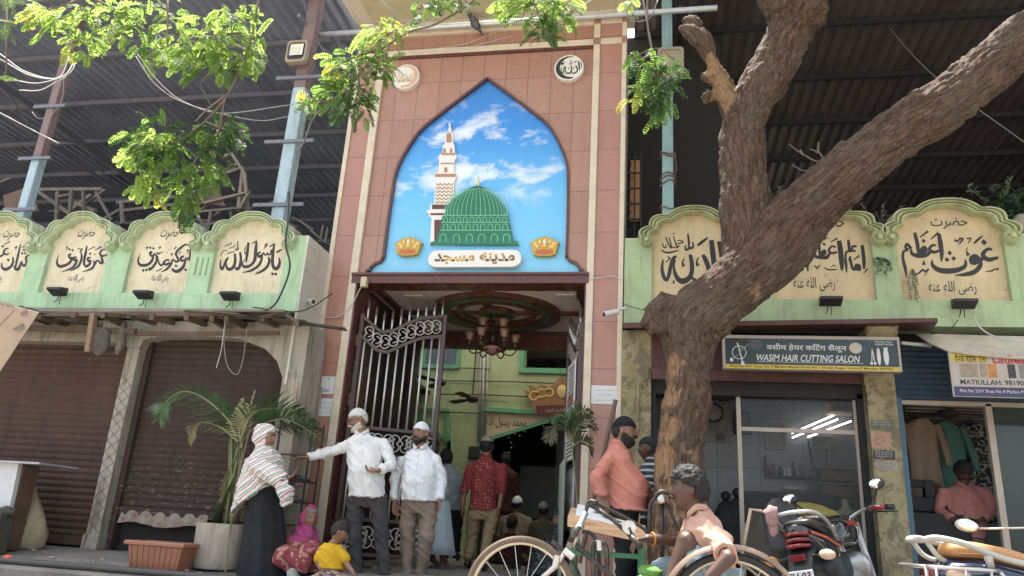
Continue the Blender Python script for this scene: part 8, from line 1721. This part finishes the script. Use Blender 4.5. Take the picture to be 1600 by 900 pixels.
b=MB();b.ell(V(tl.x+.25,TB+.25,.02),(.2,.16,.14),16,10,fn=lambda p:p*(1+.35*noise.noise(p*9)));tag(b.build('cloth_heap',cloth('navy_cloth',(.03,.04,.07)),smooth=True),'navy cloth heap stowed under the green framed table','cloth')
# ================================================================== motorcycle
def vehicle_frame(o,ang,lean=0,sc=1):
 M_=Matrix.Translation(o)@Matrix.Rotation(ang,4,'Z')@Matrix.Rotation(lean,4,'X')@Matrix.Scale(sc,4);return lambda x,y,z:M_@V(x,y,z)
m_bpaint=mat('black_gloss_paint',(.018,.018,.022),.12,.2,4,.01,coat=.6);m_red=mat('red_decal',(.32,.03,.03),.3,.15);m_redl=mat('red_tail_lens',(.15,.01,.012),.12,.15,coat=.5);m_orl=mat('amber_lens',(.55,.22,.08),.15,.2,coat=.5);m_plast=mat('black_plastic',(.022,.022,.023),.5,.2,12,.1);m_silv=mat('silver_cover',(.45,.45,.45),.35,.12,8,metal=.6);m_mirror=mat('mirror_face',(.75,.78,.76),.04,.05,3,0,metal=1)
M0=V(P(1240,852,-2.75).x+.14,-2.85,-.12);ML_=vehicle_frame(M0,R_(62),R_(-11),.95);mo=thing('motorcycle','black motorcycle with red grips parked nose in before the salon','motorcycle',M0)
def mloft(parent,nm,mt,rings,auto=None,n=16,bev=0):
 """rings: (x, z, half width, half height, superness)"""
 b=MB();R=[]
 for x,z,w_,h_ in rings:R.append([ML_(x,w_*math.copysign(abs(math.cos(a))**.7,math.cos(a)),z+h_*math.copysign(abs(math.sin(a))**.7,math.sin(a))) for a in[2*math.pi*k/n for k in range(n)]])
 b.loft(R);return b.build(nm,mt,parent,smooth=True)
ax_m=ML_(0,1,0)-ML_(0,0,0)
for x,nm in((.22,'wheel'),(1.42,'wheel')):w_=wheel(mo,ML_(x,0,.30),.30,ax_m,m_tyred,.045,10,nm,True)
mloft(mo,'tank',m_bpaint,[(.62,.80,.09,.05),(.68,.84,.13,.09),(.82,.88,.155,.115),(.98,.88,.15,.115),(1.08,.85,.11,.09),(1.13,.83,.06,.05)])
mloft(mo,'seat',m_rexine,[(.06,.90,.08,.02),(.12,.90,.11,.035),(.32,.865,.125,.045),(.5,.83,.12,.045),(.64,.82,.09,.04),(.68,.82,.05,.03)])
tl_=mloft(mo,'tail_panel',m_bpaint,[(-.02,.86,.05,.03),(.05,.83,.085,.055),(.2,.79,.115,.07),(.42,.74,.12,.09),(.6,.70,.10,.08),(.68,.69,.06,.05)])
b=MB()
for sg_ in(-1,1):b.add([ML_(*p) for p in((.04,sg_*.096,.845),(.25,sg_*.124,.815),(.5,sg_*.130,.765),(.62,sg_*.115,.735),(.62,sg_*.117,.715),(.48,sg_*.131,.745),(.24,sg_*.126,.795),(.04,sg_*.098,.825))],[(0,1,6,7),(1,2,5,6),(2,3,4,5)])
b.build('red_stripe',mat('orange_red_decal',(.45,.10,.05),.3),tl_)
b=MB()
for sg_ in(-1,1):b.add([ML_(*p) for p in((.74,sg_*.150,.93),(.88,sg_*.163,.945),(1.02,sg_*.155,.92),(1.1,sg_*.12,.86),(1.08,sg_*.128,.84),(1.0,sg_*.159,.89),(.87,sg_*.166,.91),(.74,sg_*.153,.9))],[(0,1,6,7),(1,2,5,6),(2,3,4,5)])
b.build('tank_decal',m_red,mo)
for k in range(3):mloft(mo,'tail_lamp',m_redl,[(-.06-.01*k,.83-.038*k,.03,.008),(-.045-.01*k,.83-.038*k,.06,.015),(.02,.83-.038*k,.085,.018),(.06,.83-.038*k,.08,.01)])
b=MB();b.box((-.075,-.05,.66),(-.055,.05,.70));b.v=[tuple(ML_(*p)) for p in b.v];b.build('reflector',m_redl,mo,bevel=.004)
mloft(mo,'rear_fender',m_plast,[(.1,.74,.09,.03),(-.02,.68,.085,.03),(-.08,.56,.08,.03),(-.14,.40,.075,.02)])
b=MB();b.box((-.135,-.10,.47),(-.125,.10,.60));b.v=[tuple(ML_(*p)) for p in b.v];npl=b.build('number_plate',mat('white_number_plate',(.62,.62,.62),.4,.04),mo,bevel=.004)
b=MB();xa=ML_(0,-1,0)-ML_(0,0,0);write(b,'MH 03',ML_(-.137,0,.565),w=.155,h=.045,xa=xa,bold=.02);write(b,'BR 1187',ML_(-.137,0,.505),w=.165,h=.045,xa=xa,bold=.02)
b.v=b.v;b.build('plate_lettering',m_blackp,npl)
for sg_ in(-1,1):
 b=MB();b.tube([ML_(-.0,sg_*.06,.69),ML_(-.03,sg_*.15,.68)],.010,8);bb=b.build('indicator_stalk',m_plast,mo);b=MB();b.ell(ML_(-.035,sg_*.185,.68),(.05,.04,.032),14,8);b.build('indicator',m_orl if sg_>0 else mat('clear_amber_lens',(.6,.42,.3),.12,.2,coat=.5),bb,smooth=True)
b=MB();b.tube([ML_(*p) for p in((.46,-.13,.80),(.25,-.155,.90),(.06,-.14,.955),(-.03,-.05,.965),(-.03,.05,.965),(.06,.14,.955),(.25,.155,.90),(.46,.13,.80))],.013,8,smooth_n=5);b.build('grab_rail',m_silv,mo,smooth=True)
b=MB();b.tube([ML_(*p) for p in((1.12,-.36,1.02),(1.15,-.28,1.04),(1.22,-.15,1.03),(1.24,0,.98),(1.22,.15,1.03),(1.15,.28,1.04),(1.12,.36,1.02))],.013,8,smooth_n=4);hb=b.build('handlebar',m_chrome,mo,smooth=True)
for sg_ in(-1,1):
 b=MB();b.tube([ML_(1.160,sg_*.26,1.035),ML_(1.12,sg_*.37,1.02)],.019,10);b.build('red_grip',m_red,hb,smooth=True)
 b=MB();b.tube([ML_(1.122,sg_*.365,1.02),ML_(1.105,sg_*.42,1.01)],.021,10);b.box(V(-.03,-.03,-.02),V(.03,.03,.02));b.v[-8:]=[tuple(ML_(1.18,sg_*.24,1.02)+V(p)) for p in b.v[-8:]];b.tube([ML_(1.21,sg_*.25,1.01),ML_(1.2,sg_*.42,.985)],.006,6);b.build('switch_and_lever',m_plast,hb,smooth=True)
 b=MB();mc=ML_(1.14,sg_*.34,1.20);b.tube([ML_(1.19,sg_*.22,1.03),ML_(1.22,sg_*.29,1.12),mc],.006,6,smooth_n=4)
 b.build('mirror_stem',m_plast,hb);RM=Matrix.Rotation(R_(-15),3,'Y');d=(CAM-mc).normalized()
 b=MB();b.ell(mc,(.072,.022,.042),18,10,M=Matrix.Rotation(R_(25),3,'Z')@RM);ms_=b.build('mirror_housing',m_plast,hb,smooth=True);b=MB();b.ell(mc+V(-.006,-.0135,0),(.064,.012,.036),18,8,M=Matrix.Rotation(R_(25),3,'Z')@RM);b.build('mirror_glass',m_mirror,ms_,smooth=True)
mloft(mo,'headlamp_cowl',m_bpaint,[(1.18,.93,.06,.06),(1.26,.93,.10,.10),(1.36,.90,.09,.09),(1.40,.89,.05,.05)])
mloft(mo,'engine',m_silv,[(.62,.42,.12,.14),(.8,.45,.14,.18),(1.0,.46,.12,.16),(1.08,.48,.07,.1)])
mloft(mo,'side_panel',m_plast,[(.4,.62,.10,.10),(.55,.60,.125,.13),(.75,.62,.11,.12)])
b=MB();b.tube([ML_(*p) for p in((1.0,-.14,.35),(.6,-.17,.32),(.2,-.19,.40),(-.1,-.20,.46))],[.025,.03,.05,.048],12,smooth_n=4);b.build('exhaust',m_silv,mo,smooth=True)
mloft(mo,'belly_shroud',m_silv,[(.92,.66,.16,.05),(1.0,.64,.18,.10),(1.12,.60,.15,.09),(1.18,.58,.1,.05)])
b=MB();b.tube([ML_(1.24,-.08,.95),ML_(1.42,-.08,.30)],.025,10);b.tube([ML_(1.24,.08,.95),ML_(1.42,.08,.30)],.025,10);b.build('front_fork',m_silv,mo,smooth=True)
b=MB();b.ell(ML_(-.02,.12,.97),(.05,.05,.06),12,9,fn=lambda p:p*(1+.4*noise.noise(p*30)));b.ell(ML_(-.01,.13,.90),(.03,.03,.06),10,8,fn=lambda p:p*(1+.4*noise.noise(p*30)));tag(b.build('knotted_rag',mat('pink_white_rag',(.36,.22,.21),.9,.35,18),smooth=True),'pink and white rag knotted on the rear grab rail of the motorcycle','rag')
b=MB();c=P(1222,812,-1.6)
b.ell(c,(.16,.12,.17),16,12,fn=lambda p:p*(1+.3*noise.noise(p*8)));b.ell(c+V(-.06,.02,-.2),(.2,.15,.24),16,12,fn=lambda p:p*(1+.3*noise.noise(p*7)));tag(b.build('black_bag',m_rexine,smooth=True),'bulging black bag heap between the tricycle backrest and the motorcycle','bag')
b=MB();c=P(1268,803,-.6);b.ell(c,(.26,.16,.10),20,12,fn=lambda p:p*(1+.35*noise.noise(p*7)));tag(b.build('yellow_cloth',cloth('mustard_cloth',(.22,.18,.05),.2),smooth=True),'crumpled mustard cloth on a ledge behind the motorcycle','cloth')
b=MB();c=P(1212,800,-.7);b.ell(c,(.1,.08,.07),14,9,fn=lambda p:p*(1+.3*noise.noise(p*13)));tag(b.build('plastic_bag',mat('whitish_plastic_bag',(.42,.43,.38),.3,.15),smooth=True),'whitish plastic bag beside the mustard cloth','bag')
b=MB();b.box(V(P(1205,815,-.6).x,-.75,.13),V(P(1310,815,-.6).x,-.35,P(1265,818,-.6).z));tag(b.build('low_bench',m_black,bevel=.01),'dark low bench in front of the salon window','bench')
for x,y,l in((1134,775,'dark figure-like draped coat stand inside the salon door, left one'),(1152,770,'dark draped coat stand inside the salon door, nearer the glass upright')):
 b=MB();c=P(x,y,.9);b.ell(c,.055,12,8);b.loft([ellring(c+V(0,0,z),V(1,0,0),V(0,1,0),a,a*.6,20,fold=.06) for z,a in((-.05,.03),(-.09,.08),(-.2,.13),(-.5,.15),(-.9,.17))]);tag(b.build('draped_stand',m_black,smooth=True),l,'stand')
# ================================================================== scooter
S0=V(1.33,-3.45,-.12);ML_=vehicle_frame(S0,R_(4),0,.87);sc_=thing('scooter','dark blue scooter with a tan seat cut off by the right frame edge','scooter',S0)
m_sblue=mat('dark_blue_gloss',(.012,.022,.06),.1,.3,3,.01,coat=.8);m_tan=mat('tan_seat_vinyl',(.46,.23,.09),.5,.12,8,.12);m_gray=mat('grey_plastic',(.10,.10,.105),.4,.15)
ax_m=ML_(0,1,0)-ML_(0,0,0)
for x in(.32,1.55):wheel(sc_,ML_(x,0,.23),.23,ax_m,m_tyred,.045,8,'wheel',False)
st_=mloft(sc_,'seat',m_tan,[(.20,.835,.06,.02),(.23,.838,.115,.042),(.36,.842,.135,.052),(.55,.812,.14,.056),(.72,.768,.13,.05),(.86,.742,.11,.04),(.90,.738,.06,.025)])
b=MB();b.tube([ML_(.24,-.1385,.82),ML_(.45,-.142,.815),ML_(.7,-.135,.755),ML_(.84,-.118,.73)],.004,6,smooth_n=4);b.box(ML_(.50,-.03,.868),ML_(.55,.0,.874));b.build('seat_piping',mat('brown_piping',(.2,.1,.05),.6),st_)
mloft(sc_,'body',m_sblue,[(.12,.66,.09,.05),(.2,.69,.16,.09),(.4,.68,.20,.125),(.7,.62,.20,.13),(.95,.54,.15,.15),(1.02,.5,.10,.12)])
mloft(sc_,'floorboard',m_gray,[(.9,.30,.16,.04),(1.1,.28,.18,.035),(1.35,.30,.16,.04)])
mloft(sc_,'leg_shield',m_sblue,[(1.28,.35,.17,.08),(1.36,.55,.2,.12),(1.38,.75,.19,.14),(1.36,.9,.14,.1)])
mloft(sc_,'rear_lamp',m_redl,[(.08,.69,.05,.03),(.12,.70,.09,.05),(.18,.70,.09,.05)])
b=MB();b.tube([ML_(*p) for p in((.62,-.18,.775),(.45,-.18,.81),(.26,-.175,.875),(.12,-.15,.90),(.055,-.1,.885),(.05,.1,.885),(.12,.15,.90),(.26,.175,.875),(.45,.18,.81),(.62,.18,.775))],.016,9,smooth_n=5);b.tube([ML_(*p) for p in((.07,-.11,.885),(.13,-.10,.80),(.19,-.06,.77))],.013,8,smooth_n=4);b.tube([ML_(*p) for p in((.07,.11,.885),(.13,.10,.80),(.19,.06,.77))],.013,8,smooth_n=4)
b.bar(ML_(.38,-.18,.82),ML_(.39,-.17,.75),.03);b.build('grab_rail',mat('cream_grey_rail',(.42,.40,.34),.4,.12),sc_,smooth=True)
b=MB()
for z,w_ in((.735,.235),(.60,.24)):b.tube([ML_(*p) for p in((.02,-w_+.03,z),(.06,-w_,z),(.36,-w_,z),(.42,-w_+.03,z))],.010,8)
for x in(.06,.22,.36):b.tube([ML_(x,-.236,.735),ML_(x,-.24,.60)],.008,8)
b.tube([ML_(.02,-.2,.735),ML_(.02,-.2,.60)],.010,8);b.tube([ML_(.02,-.2,.735),ML_(.02,.2,.735)],.010,8);b.tube([ML_(.02,-.2,.6),ML_(.02,.2,.6)],.010,8);b.tube([ML_(.42,-.2,.735),ML_(.5,-.16,.66)],.010,8);b.build('crash_guard',m_chrome,sc_,smooth=True)
b=MB();b.ell(ML_(.2,-.19,.70),(.06,.03,.03),14,8);b.build('indicator',mat('clear_amber_lens',(.6,.42,.3)),sc_,smooth=True)
hb=mloft(sc_,'handlebar_cowl',m_gray,[(1.05,.98,.14,.03),(1.1,1.0,.2,.06),(1.25,1.05,.2,.085),(1.4,1.05,.15,.07),(1.47,1.03,.08,.03)])
b=MB();b.tube([ML_(1.16,-.18,1.0),ML_(1.0,-.30,.97),ML_(.90,-.36,.955)],.022,10);b.tube([ML_(1.16,.18,1.0),ML_(1.05,.40,.98)],.022,10);b.build('grip',m_plast,hb,smooth=True);b=MB();b.tube([ML_(1.14,-.2,.98),ML_(1.04,-.28,.93),ML_(.97,-.32,.90)],.007,6,smooth_n=4);b.build('brake_lever',m_gray,hb,smooth=True)
mc=P(1510,821,-3.35);b=MB();b.tube([ML_(1.12,-.16,1.03),P(1549,826,-3.35),P(1527,823,-3.35)],.006,7,smooth_n=3);b.build('mirror_stem',m_chrome,hb,smooth=True);RM=Matrix.Rotation(R_(8),3,'Y');b=MB();b.ell(mc,(.056,.018,.034),20,10,M=Matrix.Rotation(R_(-12),3,'Z')@RM);mh=b.build('mirror_housing',mat('pale_grey_rim',(.4,.42,.4),.4),hb,smooth=True);b=MB();b.ell(mc+V(.003,-.011,0),(.050,.009,.029),20,8,M=Matrix.Rotation(R_(-12),3,'Z')@RM);b.build('mirror_glass',m_mirror,mh,smooth=True)
